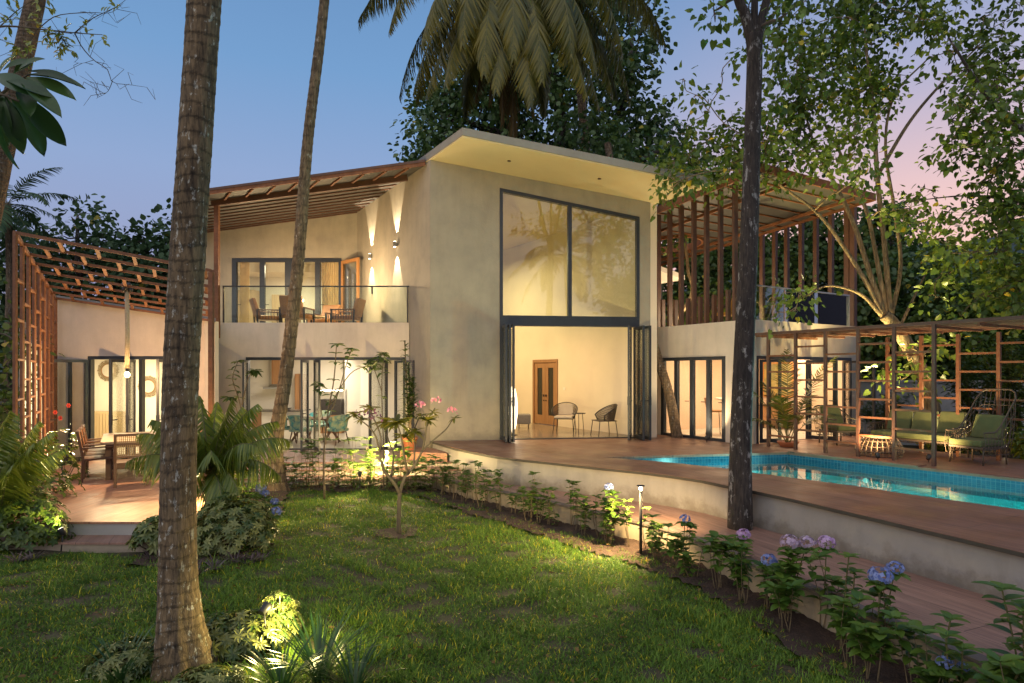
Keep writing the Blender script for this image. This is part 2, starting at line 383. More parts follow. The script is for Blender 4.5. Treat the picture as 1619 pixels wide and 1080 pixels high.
# ---------------------------------------------------------------- deck, pool, path, steps
def stonemat(name, c1, c2, joint=(.05, .03, .022), wid=1.2, hgt=.3, rot=0):
    m = bpy.data.materials.new(name); m.use_nodes = True; t = m.node_tree; b = t.nodes['Principled BSDF']
    tc = t.nodes.new('ShaderNodeTexCoord'); mp = t.nodes.new('ShaderNodeMapping'); mp.inputs['Rotation'].default_value = (0, 0, rot)
    t.links.new(tc.outputs['Object'], mp.inputs[0])
    br = t.nodes.new('ShaderNodeTexBrick'); br.inputs['Scale'].default_value = 1; br.inputs['Brick Width'].default_value = wid; br.inputs['Row Height'].default_value = hgt
    br.inputs['Mortar Size'].default_value = .004; br.inputs['Color1'].default_value = (*c1, 1); br.inputs['Color2'].default_value = (*c2, 1); br.inputs['Mortar'].default_value = (*joint, 1)
    br.inputs['Mortar Smooth'].default_value = .2; br.inputs['Bias'].default_value = 0
    t.links.new(mp.outputs[0], br.inputs[0])
    m2 = t.nodes.new('ShaderNodeMapping'); m2.inputs['Scale'].default_value = (.5, 7, 1); t.links.new(mp.outputs[0], m2.inputs[0])
    n = t.nodes.new('ShaderNodeTexNoise'); n.inputs['Scale'].default_value = 2.2; n.inputs['Detail'].default_value = 8; n.inputs['Roughness'].default_value = .65; t.links.new(m2.outputs[0], n.inputs[0])
    mr = t.nodes.new('ShaderNodeMapRange'); mr.inputs['From Min'].default_value = .3; mr.inputs['From Max'].default_value = .7; mr.inputs['To Min'].default_value = .62; mr.inputs['To Max'].default_value = 1.3
    t.links.new(n.outputs[0], mr.inputs[0])
    mx = t.nodes.new('ShaderNodeMix'); mx.data_type = 'RGBA'; mx.blend_type = 'MULTIPLY'; mx.inputs[0].default_value = 1
    t.links.new(br.outputs[0], mx.inputs[6]); t.links.new(mr.outputs[0], mx.inputs[7]); t.links.new(mx.outputs[2], b.inputs['Base Color'])
    n2 = t.nodes.new('ShaderNodeTexNoise'); n2.inputs['Scale'].default_value = 1.4; n2.inputs['Detail'].default_value = 5; t.links.new(mp.outputs[0], n2.inputs[0])
    r2_ = t.nodes.new('ShaderNodeMapRange'); r2_.inputs['From Min'].default_value = .3; r2_.inputs['From Max'].default_value = .7; r2_.inputs['To Min'].default_value = .28; r2_.inputs['To Max'].default_value = .58
    t.links.new(n2.outputs[0], r2_.inputs[0]); t.links.new(r2_.outputs[0], b.inputs['Roughness'])
    bp = t.nodes.new('ShaderNodeBump'); bp.inputs['Strength'].default_value = .25; bp.inputs['Distance'].default_value = .01
    t.links.new(mr.outputs[0], bp.inputs['Height']); t.links.new(bp.outputs[0], b.inputs['Normal'])
    return m
M['sandstone'] = stonemat('sandstone', (.235, .115, .07), (.19, .09, .055), rot=R(60), wid=1.8, hgt=.42)
M['sand_patio'] = stonemat('sand_patio', (.40, .19, .11), (.33, .155, .095), rot=R(90), wid=1.2, hgt=.6)
M['pathstone'] = stonemat('pathstone', (.29, .165, .12), (.25, .14, .105), rot=R(67), wid=2.4, hgt=.42)
mb = MB(); mb.prism(DPOLY, DECK - .05, DECK, holes=[POOL]); tag(mb.build('pool_deck', M['sandstone']), kind='structure')

def offset(pl, d):
    out = []
    for i, p in enumerate(pl):
        a = Vector(pl[max(0, i - 1)]); b = Vector(pl[min(len(pl) - 1, i + 1)]); t = (b - a).normalized()
        out.append((p[0] - t.y * d, p[1] + t.x * d))
    return out
ein = offset(EDGE, .07); ein2 = offset(EDGE, .3)
M['terrace'] = mk('terrace', (.32, .295, .255), (.26, .245, .22), 1.2, .8, .12, 24, c3=(.30, .28, .26), c3scale=3, c3amt=.4)
streaks(M['terrace'], .18, 1.2, .35); grime(M['terrace'], .22, .3, (.10, .075, .05), .65)
mb = MB(); mb.prism(offset(EDGE, -.006) + offset(EDGE, .05)[::-1], DECK - .047, DECK - .004); M['edging'] = mk('edging', (.05, .045, .032), (.035, .03, .022), 3, .7); tag(mb.build('deck_edging', M['edging']), kind='structure')
mb = MB(); mb.prism(ein + ein2[::-1], -.2, DECK - .06); mb.build('terrace_wall', M['terrace'])
tag(bpy.data.objects['terrace_wall'], 'low plastered retaining wall curving along the edge of the pool terrace', 'wall')

mb = MB(); cl_ = Line((6.06, 13.89), (3.53, -5.35)); n_ = 1 if cl_.n.x > 0 else -1
cl_.n = cl_.n * n_; mb.lbox(cl_, .0, 2.62, DECK + .001, DECK + .03, .36, -.02); tag(mb.build('pool_coping', M['sandstone'], bevel=.006), kind='structure')
def tilemat(name, c1, c2, grout, size=.105, rough=.15):
    m = bpy.data.materials.new(name); m.use_nodes = True; t = m.node_tree; b = t.nodes['Principled BSDF']
    uv = t.nodes.new('ShaderNodeUVMap'); mp = t.nodes.new('ShaderNodeMapping'); t.links.new(uv.outputs[0], mp.inputs[0])
    br = t.nodes.new('ShaderNodeTexBrick'); br.offset = 0; br.inputs['Scale'].default_value = 1; br.inputs['Brick Width'].default_value = size; br.inputs['Row Height'].default_value = size
    br.inputs['Mortar Size'].default_value = .0035; br.inputs['Color1'].default_value = (*c1, 1); br.inputs['Color2'].default_value = (*c2, 1); br.inputs['Mortar'].default_value = (*grout, 1)
    t.links.new(mp.outputs[0], br.inputs[0]); t.links.new(br.outputs[0], b.inputs['Base Color']); b.inputs['Roughness'].default_value = rough
    return m
M['tile'] = tilemat('tile', (.006, .095, .155), (.004, .06, .105), (.09, .17, .20), size=.07)
M['tile_bed'] = tilemat('tile_bed', (.05, .42, .43), (.035, .35, .38), (.25, .52, .52), size=.3, rough=.4)
def pool_shell():
    me = bpy.data.meshes.new('pool_basin'); bm = bmesh.new(); uvl = bm.loops.layers.uv.new('UVMap')
    u = 0; n = len(POOL); ZB = -.75
    for i in range(n):
        p, q = POOL[i], POOL[(i + 1) % n]; l = math.dist(p, q)
        for z0, z1, mi in ((.42, DECK - .05, 0), (ZB, .42, 1)):
            f = bm.faces.new([bm.verts.new((p[0], p[1], z0)), bm.verts.new((q[0], q[1], z0)), bm.verts.new((q[0], q[1], z1)), bm.verts.new((p[0], p[1], z1))])
            f.material_index = mi
            for lp, c in zip(f.loops, ((u, z0), (u + l, z0), (u + l, z1), (u, z1))): lp[uvl].uv = (c[0], c[1] - .005)
        u += l
    fl = [Vector((p[0], p[1], 0)) for p in POOL]
    for t in tessellate_polygon([fl]):
        f = bm.faces.new([bm.verts.new((fl[i].x, fl[i].y, ZB)) for i in t]); f.material_index = 1
        for lp in f.loops: lp[uvl].uv = lp.vert.co.xy
    bm.to_mesh(me); bm.free(); return link('pool_basin', me, [M['tile'], M['tile_bed']])
tag(pool_shell(), kind='structure')
def watermat():
    m = glassmat('water', (.50, .90, .90), 1.42, .015); t = m.node_tree
    tc = t.nodes.new('ShaderNodeTexCoord'); n = t.nodes.new('ShaderNodeTexNoise'); n.inputs['Scale'].default_value = 3.2; n.inputs['Detail'].default_value = 3
    t.links.new(tc.outputs['Object'], n.inputs[0]); bp = t.nodes.new('ShaderNodeBump'); bp.inputs['Strength'].default_value = .05; bp.inputs['Distance'].default_value = .03
    t.links.new(n.outputs[0], bp.inputs['Height'])
    for nd in t.nodes:
        if nd.type in ('BSDF_GLOSSY', 'FRESNEL'): t.links.new(bp.outputs[0], nd.inputs['Normal'])
    return m
M['water'] = watermat()
mb = MB(); mb.prism(POOL, .655, .655, top=True, bottom=False); tag(mb.build('pool_water', M['water']), kind='structure')

mb = MB(); mb.prism(KERB + offset(EDGE, .12)[::-1], -.3, .25); tag(mb.build('path', M['pathstone']), kind='structure')
kin = offset(KERB, .11); kout = offset(KERB, -.02)
M['kerb'] = mk('kerb', (.36, .29, .20), (.27, .22, .16), 2, .85, .2, 24, c3=(.13, .13, .10), c3scale=4, c3amt=.5)
mb = MB(); mb.prism(kout + kin[::-1], -.3, .222); tag(mb.build('kerb', M['kerb']), kind='structure')
mb = MB(); mb.prism(offset(KERB, -.045) + offset(KERB, .1)[::-1], .224, .258)
M['nosing'] = mk('nosing', (.15, .12, .10), (.11, .09, .075), 3, .6, .1, 20)
tag(mb.build('kerb_edging', M['nosing']), kind='structure')

xe = lambda y: -2.1 + (16.2 - y) * .55
for yi, z0, z1 in ((14.0, -.2, .20), (14.5, .20, .33), (15.0, .33, LOW)):
    poly = [(-8.2, yi), (xe(yi) + .12, yi), (-1.95, 16.3), (-2.7, 17.45), (-8.2, 17.45)]
    mb = MB(); mb.prism(poly, z0 - .1, z1 - .03); tag(mb.build('steps', M['parapet']), kind='structure')
    mb = MB(); poly[0] = (-8.2, yi - .03); poly[1] = (xe(yi) + .13, yi - .03); mb.prism(poly, z1 - .03, z1); tag(mb.build('step_treads', M['pathstone']), kind='structure')
# corner steps from the landing up towards the deck
for (x0, y0, x1, y1, z) in ((-2.62, 15.6, -1.5, 16.2, .62),):
    mb = MB(); mb.prism([(-2.75, 15.55), (-1.55, 15.1), (-1.6, 16.1), (-2.2, 16.3), (-2.75, 16.6)], LOW - .02, z); tag(mb.build('steps', M['sand_patio'], None), kind='structure')
PATIO = [(-7.35, 8.97), (-4.75, 8.97), (-4.62, 10.7), (-7.0, 15.25), (-11.25, 15.25), (-8.45, 10.3)]
mb = MB(); mb.prism(PATIO, .40, LOW); tag(mb.build('patio', M['sand_patio']), kind='structure')
c = Vector((-7.3, 11.6)); small = [tuple(c + (Vector(p) - c) * .992) for p in PATIO]
mb = MB(); mb.prism(small, -.3, .398); tag(mb.build('patio_base', M['concrete']), kind='structure')
mb = MB(); mb.prism([(-7.6, 8.62), (-4.6, 8.62), (-4.7, 9.1), (-7.6, 9.1)], -.2, .21); tag(mb.build('patio_step', M['kerb']), kind='structure')
mb = MB(); mb.prism([(-7.63, 8.59), (-4.57, 8.59), (-4.7, 9.0), (-7.6, 9.0)], .211, .238); tag(mb.build('patio_step_tread', M['pathstone']), kind='structure')

# ================================================================ the villa
house = empty('villa', (0, 18, 0), 'modern two storey villa with a tall beige plastered hall and sloping flat roof', 'house')
def part(name, mb, mat, parent=None, **k): return mb.build(name, mat, parent or house, **k)

# --- the tall hall (box)
uo0, uo1 = 1.795, 5.58
wtop = lambda u: 7.37 - .1667 * (u - 1.8)
mb = MB(); wall_grid(mb, LF, [0, uo0, uo1, ABL], [.74, wtop, box_top], lambda i, j: not (i == 1 and j == 0), .26); part('front_wall', mb, M['stucco'])
mb = MB(); wall_grid(mb, LS, [.004, 9.4], [.3, 8.02], lambda i, j: True, .25); part('side_wall', mb, M['stucco'])
mb = MB(); wall_grid(mb, LR, [.01, 4.28, 5.76, 9.4], [.74, 3.0, 7.14], lambda i, j: not (i == 1 and j == 0), .25); part('hall_wall', mb, M['cream'])
mb = MB(); lb = Line(bx(0, 9.3), dAB, (dAB.y, -dAB.x)); wall_grid(mb, lb, [0, ABL], [.74, 8.4], lambda i, j: True, .2); part('hall_wall', mb, M['cream'])
mb = MB()
def slab(mb, u0, u1, t0, t1, zb, th):
    c = [(u0, t0), (u1, t0), (u1, t1), (u0, t1)]
    P = [bx(u, t) for u, t in c]
    mb.hexa([(p.x, p.y, zb(u)) for p, (u, t) in zip(P, c)] + [(p.x, p.y, zb(u) + th) for p, (u, t) in zip(P, c)])
slab(mb, -.004, ABL + .2, -1.84, 9.8, lambda u: box_top(u) + .004, .03); part('soffit', mb, M['soffit'])
mb = MB(); slab(mb, -.02, ABL + .21, -1.87, 9.8, lambda u: box_top(u) + .0345, .175); roof0 = part('roof', mb, M['fascia'])
M['bronze'] = mk('bronze', (.10, .06, .03), None, rough=.4)
for u, t in ((1.55, -.95), (3.85, -.95)):
    mb = MB(); p = bx(u, t); mb.lathe((p.x, p.y, box_top(u) - .012), [(.03, 0), (.045, .0), (.045, .02), (.0, .02)], 14); part('downlight', mb, M['bronze'])
mb = MB(); mb.prism([tuple(bx(.02, .05)), tuple(bx(ABL, .05)), tuple(bx(ABL, 9.3)), tuple(bx(.02, 9.3))], .7, DECK + .004); part('hall_floor', mb, M['pol_floor'])
mb = MB(); mb.lbox(LF, uo0 + .003, uo1 - .003, 3.78, 3.99, .012, -.2); part('beam', mb, M['frame'])
# upper window
wf = MB(); fw = .085
wf.lbox(LF, uo0 + .004, uo0 + fw, 3.995, wtop(uo0) - .003, .02, -.12, z1b=wtop(uo0 + fw) - .003)
wf.lbox(LF, uo1 - fw, uo1 - .004, 3.995, wtop(uo1 - fw) - .003, .02, -.12, z1b=wtop(uo1) - .003)
um = LF.u_at(901)
wf.lbox(LF, um - .05, um + .05, 4.0, wtop(um) - .08, .02, -.12)
wf.lbox(LF, uo0 + fw, uo1 - fw, wtop(uo0 + fw) - .09, wtop(uo0 + fw) - .004, .018, -.118, z0b=wtop(uo1 - fw) - .09, z1b=wtop(uo1 - fw) - .004)
wf.lbox(LF, uo0 + fw, uo1 - fw, 3.99, 4.05, .018, -.118)
win = part('window', wf, M['frame'])
for a_, b_ in ((uo0 + fw, um - .05), (um + .05, uo1 - fw)):
    mb = MB(); mb.lbox(LF, a_, b_, 4.05, wtop(a_) - .09, -.045, -.055, z1b=wtop(b_) - .09); mb.build('pane', M['window_glass'], win)
# trim round the lower opening and threshold
mb = MB(); mb.lbox(LF, uo0 + .002, uo0 + .07, .80, 3.78, .014, -.2); mb.lbox(LF, uo1 - .07, uo1 - .002, .80, 3.78, .014, -.2); mb.lbox(LF, uo0 + .07, uo1 - .07, .79, .822, .0, -.14); part('door_frame', mb, M['frame'])

def door_leaf(p0, ang_dir, width, z0, z1, name='folding_door', fmat='frame', gmat='glass', fr=.065, th=.05, handle=True, parent=None, hside=1):
    ln = Line((p0[0], p0[1]), ang_dir); f = MB()
    f.lbox(ln, 0, fr, z0, z1, th / 2, -th / 2); f.lbox(ln, width - fr, width, z0, z1, th / 2, -th / 2)
    f.lbox(ln, fr, width - fr, z0, z0 + fr * 1.4, th / 2 - .002, -th / 2 + .002); f.lbox(ln, fr, width - fr, z1 - fr, z1, th / 2 - .002, -th / 2 + .002)
    o = f.build(name, M[fmat], parent or house)
    g = MB(); g.lbox(ln, fr, width - fr, z0 + fr * 1.4, z1 - fr, .006, -.006); g.build('pane', M[gmat], o)
    if handle:
        h = MB(); uh = width - fr * .5 if hside > 0 else fr * .5
        h.lbox(ln, uh - .02, uh + .02, z0 + .9, z0 + 1.12, th / 2 + .01, -th / 2 - .01); h.lbox(ln, min(uh, uh - .12 * hside), max(uh, uh - .12 * hside), z0 + 1.0, z0 + 1.025, th / 2 + .06, th / 2 + .035)
        h.lbox(ln, uh - .012, uh + .012, z0 + 1.0, z0 + 1.025, th / 2 + .035, th / 2)
        h.build('handle', M['blackmetal'], o)
    return o
nrm = LF.n
for du, dd, w in ((.07, nrm + dAB * .0, .78), (.13, nrm + dAB * .05, .78), (.19, nrm + dAB * .09, .78)):
    p = LF.p(uo0 + du, 0, .03); door_leaf(p, dd, w, .82, 3.76)
for du, dd, w in ((.06, nrm + dAB * .08, .80), (.16, nrm - dAB * .02, .80), (.25, nrm * .9 - dAB * .38, .75)):
    p = LF.p(uo1 - du, 0, .03); door_leaf(p, dd, w, .82, 3.76)

# timber double door inside the hall
dl = Line(LR.p(4.28, 0).xy, sdir, (-pdir.x, -pdir.y)); W_ = 1.48
mb = MB(); mb.lbox(dl, .003, .09, .8, 2.997, .03, -.2); mb.lbox(dl, W_ - .09, W_ - .003, .8, 2.997, .03, -.2); mb.lbox(dl, .09, W_ - .09, 2.9, 2.997, .028, -.2)
idoor = part('timber_door', mb, M['wood'])
mb = MB(); mb.lbox(dl, -.42, -.30, 2.0, 2.08, .012, .002); part('switch_plate', mb, M['white_wall'])
for a_, b_ in ((.095, W_ / 2 - .004), (W_ / 2 + .004, W_ - .095)):
    mb = MB(); mb.lbox(dl, a_, a_ + .17, .82, 2.895, 0, -.05); mb.lbox(dl, b_ - .17, b_, .82, 2.895, 0, -.05); mb.lbox(dl, a_ + .17, b_ - .17, .82, 1.12, -.002, -.048); mb.lbox(dl, a_ + .17, b_ - .17, 2.72, 2.895, -.002, -.048)
    mb.build('door_leaf', M['wood'], idoor)
    mb = MB(); mb.lbox(dl, a_ + .17, b_ - .17, 1.12, 2.72, -.02, -.03)
    M.setdefault('dark_pane', mk('dark_pane', (.03, .028, .022), None, rough=.12)); mb.build('pane', M['dark_pane'], idoor)
for uh in (W_ / 2 - .07, W_ / 2 + .07):
    mb = MB(); mb.lbox(dl, uh - .02, uh + .02, 1.75, 1.82, .04, 0); mb.lbox(dl, uh - .015, uh + .015, 1.6, 1.64, .03, 0); mb.build('handle', M['blackmetal'], idoor)

# --- left wing
xl, xr = LW.u_at(388), LW.u_at(641)
mb = MB(); wall_grid(mb, LW, [0, xl, xr, 5.27], [.38, 2.98, 3.93], lambda i, j: not (i == 1 and j == 0), .2); part('parapet_wall', mb, M['parapet'])
ll = Line((-8.1, 17.4), Vector((-7.17, 15.2)) - Vector((-8.1, 17.4)), (.92, .39)); mb = MB(); wall_grid(mb, ll, [.002, 2.38], [.38, 3.86], lambda i, j: True, .2); part('return_wall', mb, M['parapet'])
mb = MB(); mb.prism([(-8.1, 17.58), (-2.95, 17.58), (-6.55, 23.4), (-12, 23.4), (-12, 21.3)], 3.55, UP); part('balcony_floor', mb, M['concrete'])
kx0, kx1 = -8.1 + xl, -8.1 + xr
mb = MB(); mb.box(kx0 + .002, kx1 - .002, 17.41, 17.55, 2.9, 2.978); mb.box(kx0 + .002, kx0 + .07, 17.41, 17.55, LOW, 2.9); mb.box(kx1 - .07, kx1 - .002, 17.41, 17.55, LOW, 2.9); mb.box(kx0 + .07, kx1 - .07, 17.40, 17.56, LOW - .02, LOW + .03)
part('door_frame', mb, M['frame'])
for px, dd, w in ((391, (.28, -1), .82), (487, (.10, -1), .80), (497, (.5, -1), .82), (612, (-.42, -1), .82), (624, (1, -.42), .62)):
    p = at(px, 600, 17.38); door_leaf((p.x, p.y), dd, w, LOW + .03, 2.89)
# kitchen room
mb = MB(); mb.prism([(-8.0, 17.6), (-2.95, 17.6), (-6.2, 22.9), (-11.2, 22.9)], .3, LOW + .004); part('kitchen_floor', mb, M['tile_floor'])
mb = MB(); mb.box(-12, -5.6, 22.8, 22.95, .3, 3.56); mb.prism([(-8.05, 17.6), (-7.95, 17.6), (-11.15, 22.9), (-11.25, 22.9)], .3, 3.56)
mb.lbox(LS, 1.7, 7.9, .3, 3.56, .03, .003); part('kitchen_wall', mb, M['white_wall'])
mb = MB(); mb.prism([(-8.1, 17.6), (-2.98, 17.6), (-6.2, 22.8), (-11.2, 22.8)], 3.36, 3.40); part('kitchen_ceiling', mb, M['white_wall'])
# balcony back wall with glazed doors
soff = lambda X: 7.97 + .133 * (X + 2.2)             # roof underside, level along s
roofz = lambda x, y: 7.97 + .133 * (x + (y - 16.45) * .609 + 2.2)
ub0, ub1 = LU.u_at(367), LU.u_at(540)
mb = MB(); wall_grid(mb, LU, [0, ub0, ub1, 6.35], [UP - .1, 6.43, lambda u: roofz(-11.3 + u, 21.4) - .004], lambda i, j: not (i == 1 and j == 0), .2); part('balcony_wall', mb, M['stucco'])
X0, X1 = -11.3 + ub0, -11.3 + ub1
mb = MB(); mb.box(X0 + .002, X1 - .002, 21.38, 21.5, 6.3, 6.428); mb.box(X0 + .002, X0 + .15, 21.38, 21.5, UP, 6.3); mb.box(X1 - .1, X1 - .002, 21.38, 21.5, UP, 6.3)
for px, hw in ((414.5, .085), (457, .14), (502, .085)):
    xm = at(px, 0, 21.4).x; mb.box(xm - hw, xm + hw, 21.39, 21.49, UP, 6.3)
gd = part('balcony_door', mb, M['frame'])
xs_ = [X0 + .15] + [v for px, hw in ((414.5, .085), (457, .14), (502, .085)) for v in (at(px, 0, 21.4).x - hw, at(px, 0, 21.4).x + hw)] + [X1 - .1]
for i in range(0, 8, 2):
    mb = MB(); mb.box(xs_[i], xs_[i + 1], 21.43, 21.44, UP + .05, 6.3); mb.build('pane', M['glass'], gd)
    mb = MB(); mb.bar((xs_[i] + .03, 21.36, UP + 1.02), (xs_[i] + .16, 21.36, UP + 1.02), .02, .02); mb.build('handle', M['blackmetal'], gd)
door_leaf((at(540, 0, 21.36).x, 21.36), (1, -.95), 1.05, UP + .02, 6.32, 'timber_door', 'orange_wood', 'glass', fr=.11)
# bedroom behind the balcony
mb = MB(); mb.box(-11.2, -5.3, 24.9, 25.0, UP, 6.75); mb.box(-11.3, -11.2, 21.6, 25, UP, 6.75); mb.box(-5.6, -5.5, 21.6, 25, UP, 6.75); part('bedroom_wall', mb, M['white_wall'])
mb = MB(); mb.box(-11.3, -5.4, 21.6, 25, 6.62, 6.7); mb.box(-11.2, -5.6, 23.6, 24.9, 6.3, 6.35); mb.box(-11.2, -5.6, 23.55, 23.6, 6.3, 6.62); part('bedroom_ceiling', mb, M['white_wall'])
mb = MB(); mb.box(-11.3, -5.4, 21.5, 25, UP - .05, UP + .02); part('bedroom_floor', mb, M['pale_wood'])
mb = MB(); mb.box(-10.9, -9.9, 24.3, 24.85, UP + .02, 5.75); mb.box(-9.35, -8.3, 24.6, 24.88, UP + .02, 5.6); part('wardrobe', mb, M['pale_wood'], bevel=.01)
M['curtain'] = mk('curtain', (.62, .44, .20), (.52, .36, .15), 4, .9, .05, 20)
def curtain(x0, x1, y, z0, z1, name='curtain', mat='curtain', n=10):
    mb = MB(); k = n * 4
    P = [(x0 + (x1 - x0) * i / k, y + .035 * math.sin(i * math.pi / 2 * 1.0)) for i in range(k + 1)]
    for i in range(k): mb.face([(P[i][0], P[i][1], z0), (P[i + 1][0], P[i + 1][1], z0), (P[i + 1][0], P[i + 1][1], z1), (P[i][0], P[i][1], z1)], True)
    return part(name, mb, M[mat], merge=True)
curtain(X0 + .17, X0 + .5, 21.62, UP + .03, 6.5); curtain(X1 - .75, X1 - .15, 21.7, UP + .03, 6.5, n=7)
# sloping roof over the balcony
rc = [(-8.35, 16.45), (-2.24, 16.45), (-5.38, 21.62), (-11.55, 21.62)]
mb = MB(); mb.hexa([(x, y, roofz(x, y)) for x, y in rc] + [(x, y, roofz(x, y) + .05) for x, y in rc]); roofL = part('balcony_roof', mb, M['roof_sheet'])
mb = MB()
for i in range(3):      # lapped shingles on top
    pass
mb.hexa([(x, y, roofz(x, y) + .055) for x, y in [(-8.38, 16.38), (-2.25, 16.38), (-5.4, 21.7), (-11.6, 21.7)]] + [(x, y, roofz(x, y) + .12) for x, y in [(-8.38, 16.38), (-2.25, 16.38), (-5.4, 21.7), (-11.6, 21.7)]])
mb.build('roof_covering', M['rust_dark'], roofL)
mb = MB(); q = [(-8.37, 16.40), (-2.25, 16.40)]
mb.hexa([(q[0][0], 16.40, roofz(*q[0]) - .03), (q[1][0], 16.40, roofz(*q[1]) - .03), (q[1][0], 16.447, roofz(*q[1]) - .03), (q[0][0], 16.447, roofz(*q[0]) - .03)] +
        [(q[0][0], 16.40, roofz(*q[0]) + .125), (q[1][0], 16.40, roofz(*q[1]) + .125), (q[1][0], 16.447, roofz(*q[1]) + .125), (q[0][0], 16.447, roofz(*q[0]) + .125)])
mb.build('fascia', M['rust'], roofL)
def rline(y, x0, x1, dz, wd, ht, name, mat):
    mb = MB(); mb.bar((x0, y, roofz(x0, y) + dz), (x1, y, roofz(x1, y) + dz), wd, ht); return mb.build(name, mat, roofL)
for i, y in enumerate((17.7, 18.1, 18.5, 18.9, 19.3, 19.7, 20.1, 20.5, 20.9, 21.2)):
    o = (y - 16.45) * .609; rline(y, -8.3 - o, -2.3 - o, -.022, .03, .035, 'purlin', M['rust_dark'])
for x in np.linspace(-7.9, -2.7, 10):
    mb = MB(); mb.bar((x, 16.46, roofz(x, 16.46) - .028), (x - .5, 17.2, roofz(x - .5, 17.2) - .028), .045, .05); mb.build('rafter', M['rust'], roofL)
mb = MB(); mb.bar((-8.2, 17.28, roofz(-8.2, 17.28) - .075), (-2.86, 17.28, roofz(-2.86, 17.28) - .075), .1, .15); part('beam', mb, M['rust_dark'])
mb = MB(); mb.box(-8.12, -8.0, 17.22, 17.34, 3.5, roofz(-8.06, 17.28) - .15); part('column', mb, M['rust'])
# glass balustrade on the parapet
mb = MB(); zr = 4.92
mb.box(-7.99, -2.84, 17.46, 17.50, zr, zr + .035); mb.box(-7.99, -7.955, 17.46, 17.50, 3.925, zr); mb.box(-2.9, -2.87, 17.46, 17.50, 3.925, zr)
bal = part('balustrade', mb, M['blackmetal'])
for a_, b_ in ((-7.95, -6.2), (-6.18, -4.5), (-4.48, -2.91)):
    mb = MB(); mb.box(a_, b_, 17.474, 17.486, 3.928, zr); mb.build('pane', M['rail_glass'], bal)

# --- dining room behind the patio
ptop = lambda u: 4.34 - .147 * (u - .3)
d0, d1, d2, d3 = LP.u_at(138), LP.u_at(202), LP.u_at(219), LP.u_at(300)
mb = MB(); wall_grid(mb, LP, [0, d0, d3, 4.06], [.38, 2.95, ptop], lambda i, j: not (i == 1 and j == 0), .2); part('dining_wall', mb, M['parapet'])
e = lambda u: -11.2 + u
mb = MB(); mb.box(e(d0) + .002, e(d3) - .002, 15.21, 15.35, 2.87, 2.948)
for a_ in (d0 + .002, d1, d2, d3 - .08): mb.box(e(a_), e(a_) + .075, 15.21, 15.35, LOW, 2.87)
part('door_frame', mb, M['frame'])
for px, dd, w, hs in ((139, (-.62, -1), .85, 1), (113, (-.35, -1), .62, 1), (204, (.06, -1), .8, 1), (213, (.35, -1), .75, 1), (262, (.3, -1), .8, 1)):
    p = at(px, 600, 15.17); door_leaf((p.x, p.y), dd, w, LOW + .03, 2.86, hside=hs)
mb = MB(); mb.box(-14.2, -9.2, 19.4, 19.55, .3, 3.8); mb.prism([(-12.0, 15.4), (-11.9, 15.4), (-14.1, 19.4), (-14.2, 19.4)], .3, 3.8); mb.prism([(-7.4, 15.42), (-7.3, 15.42), (-9.6, 19.4), (-9.7, 19.4)], .3, 3.8); part('dining_room_wall', mb, M['white_wall'])
mb = MB(); mb.prism([(-12.1, 15.4), (-7.35, 15.4), (-9.7, 19.5), (-14.2, 19.5)], 3.25, 3.3); part('dining_room_ceiling', mb, M['white_wall'])
mb = MB(); mb.prism([(-12.1, 15.3), (-7.35, 15.3), (-9.7, 19.5), (-14.2, 19.5)], .3, LOW + .004); part('dining_room_floor', mb, M['tile_floor'])
mb = MB(); mb.hexa([(-11.3, 15.15, 4.36), (-7.1, 15.15, 3.76), (-9.7, 19.7, 3.76), (-14.4, 19.7, 4.5), (-11.3, 15.15, 4.46), (-7.1, 15.15, 3.86), (-9.7, 19.7, 3.86), (-14.4, 19.7, 4.6)]); part('dining_roof', mb, M['fascia'])
M['sage'] = mk('sage', (.47, .35, .2), (.40, .30, .17), 20, .5, .1, 60, stretch=(1, 1, .05))
mb = MB(); mb.box(-12.9, -11.62, 18.85, 19.38, LOW, 1.38); mb.box(-12.95, -12.85, 18.8, 19.38, LOW, 1.40)
for x in np.linspace(-12.75, -11.7, 12): mb.box(x, x + .07, 18.83, 18.85, LOW + .08, 1.33)
part('sideboard', mb, M['sage'])

# --- right wing
a0, a1 = W2.u_at(1147), W2.u_at(1045)
RW_TOP = 3.84
mb = MB(); wall_grid(mb, W2, [.003, a0, a1, 4.6], [.74, 2.97, RW_TOP], lambda i, j: not (i == 1 and j == 0), .22); part('wing_wall', mb, M['parapet'])
b0, b1, bE = W3.u_at(1196), W3.u_at(1346), W3.u_at(1358)
mb = MB(); wall_grid(mb, W3, [.0, b0, b1, bE], [.74, 2.97, RW_TOP + .02], lambda i, j: not (i == 1 and j == 0), .22); part('wing_wall', mb, M['parapet'])
def glazing(ln, u0, u1, z0, z1, n, name='glazed_door'):
    f = MB(); f.lbox(ln, u0 + .002, u1 - .002, z1 - .09, z1 - .002, .01, -.1); f.lbox(ln, u0 + .002, u1 - .002, z0, z0 + .07, .01, -.1)
    xs = np.linspace(u0, u1, n + 1); hw = .055
    for i, x in enumerate(xs):
        x = min(max(x, u0 + hw + .002), u1 - hw - .002); f.lbox(ln, x - hw, x + hw, z0 + .07, z1 - .09, .008, -.098)
    o = part(name, f, M['frame'])
    for i in range(n):
        g = MB(); g.lbox(ln, xs[i] + hw, xs[i + 1] - hw, z0 + .07, z1 - .09, -.04, -.05); g.build('pane', M['glass'], o)
        h = MB(); h.lbox(ln, xs[i] + hw + .0, xs[i] + hw + .13, z0 + .98, z0 + 1.0, .05, .03); h.build('handle', M['blackmetal'], o)
    return o
glazing(W2, a0, a1, .8, 2.97, 4)
mb = MB(); mb.lbox(W3, b0 + .002, b1 - .002, 2.89, 2.968, .01, -.12)
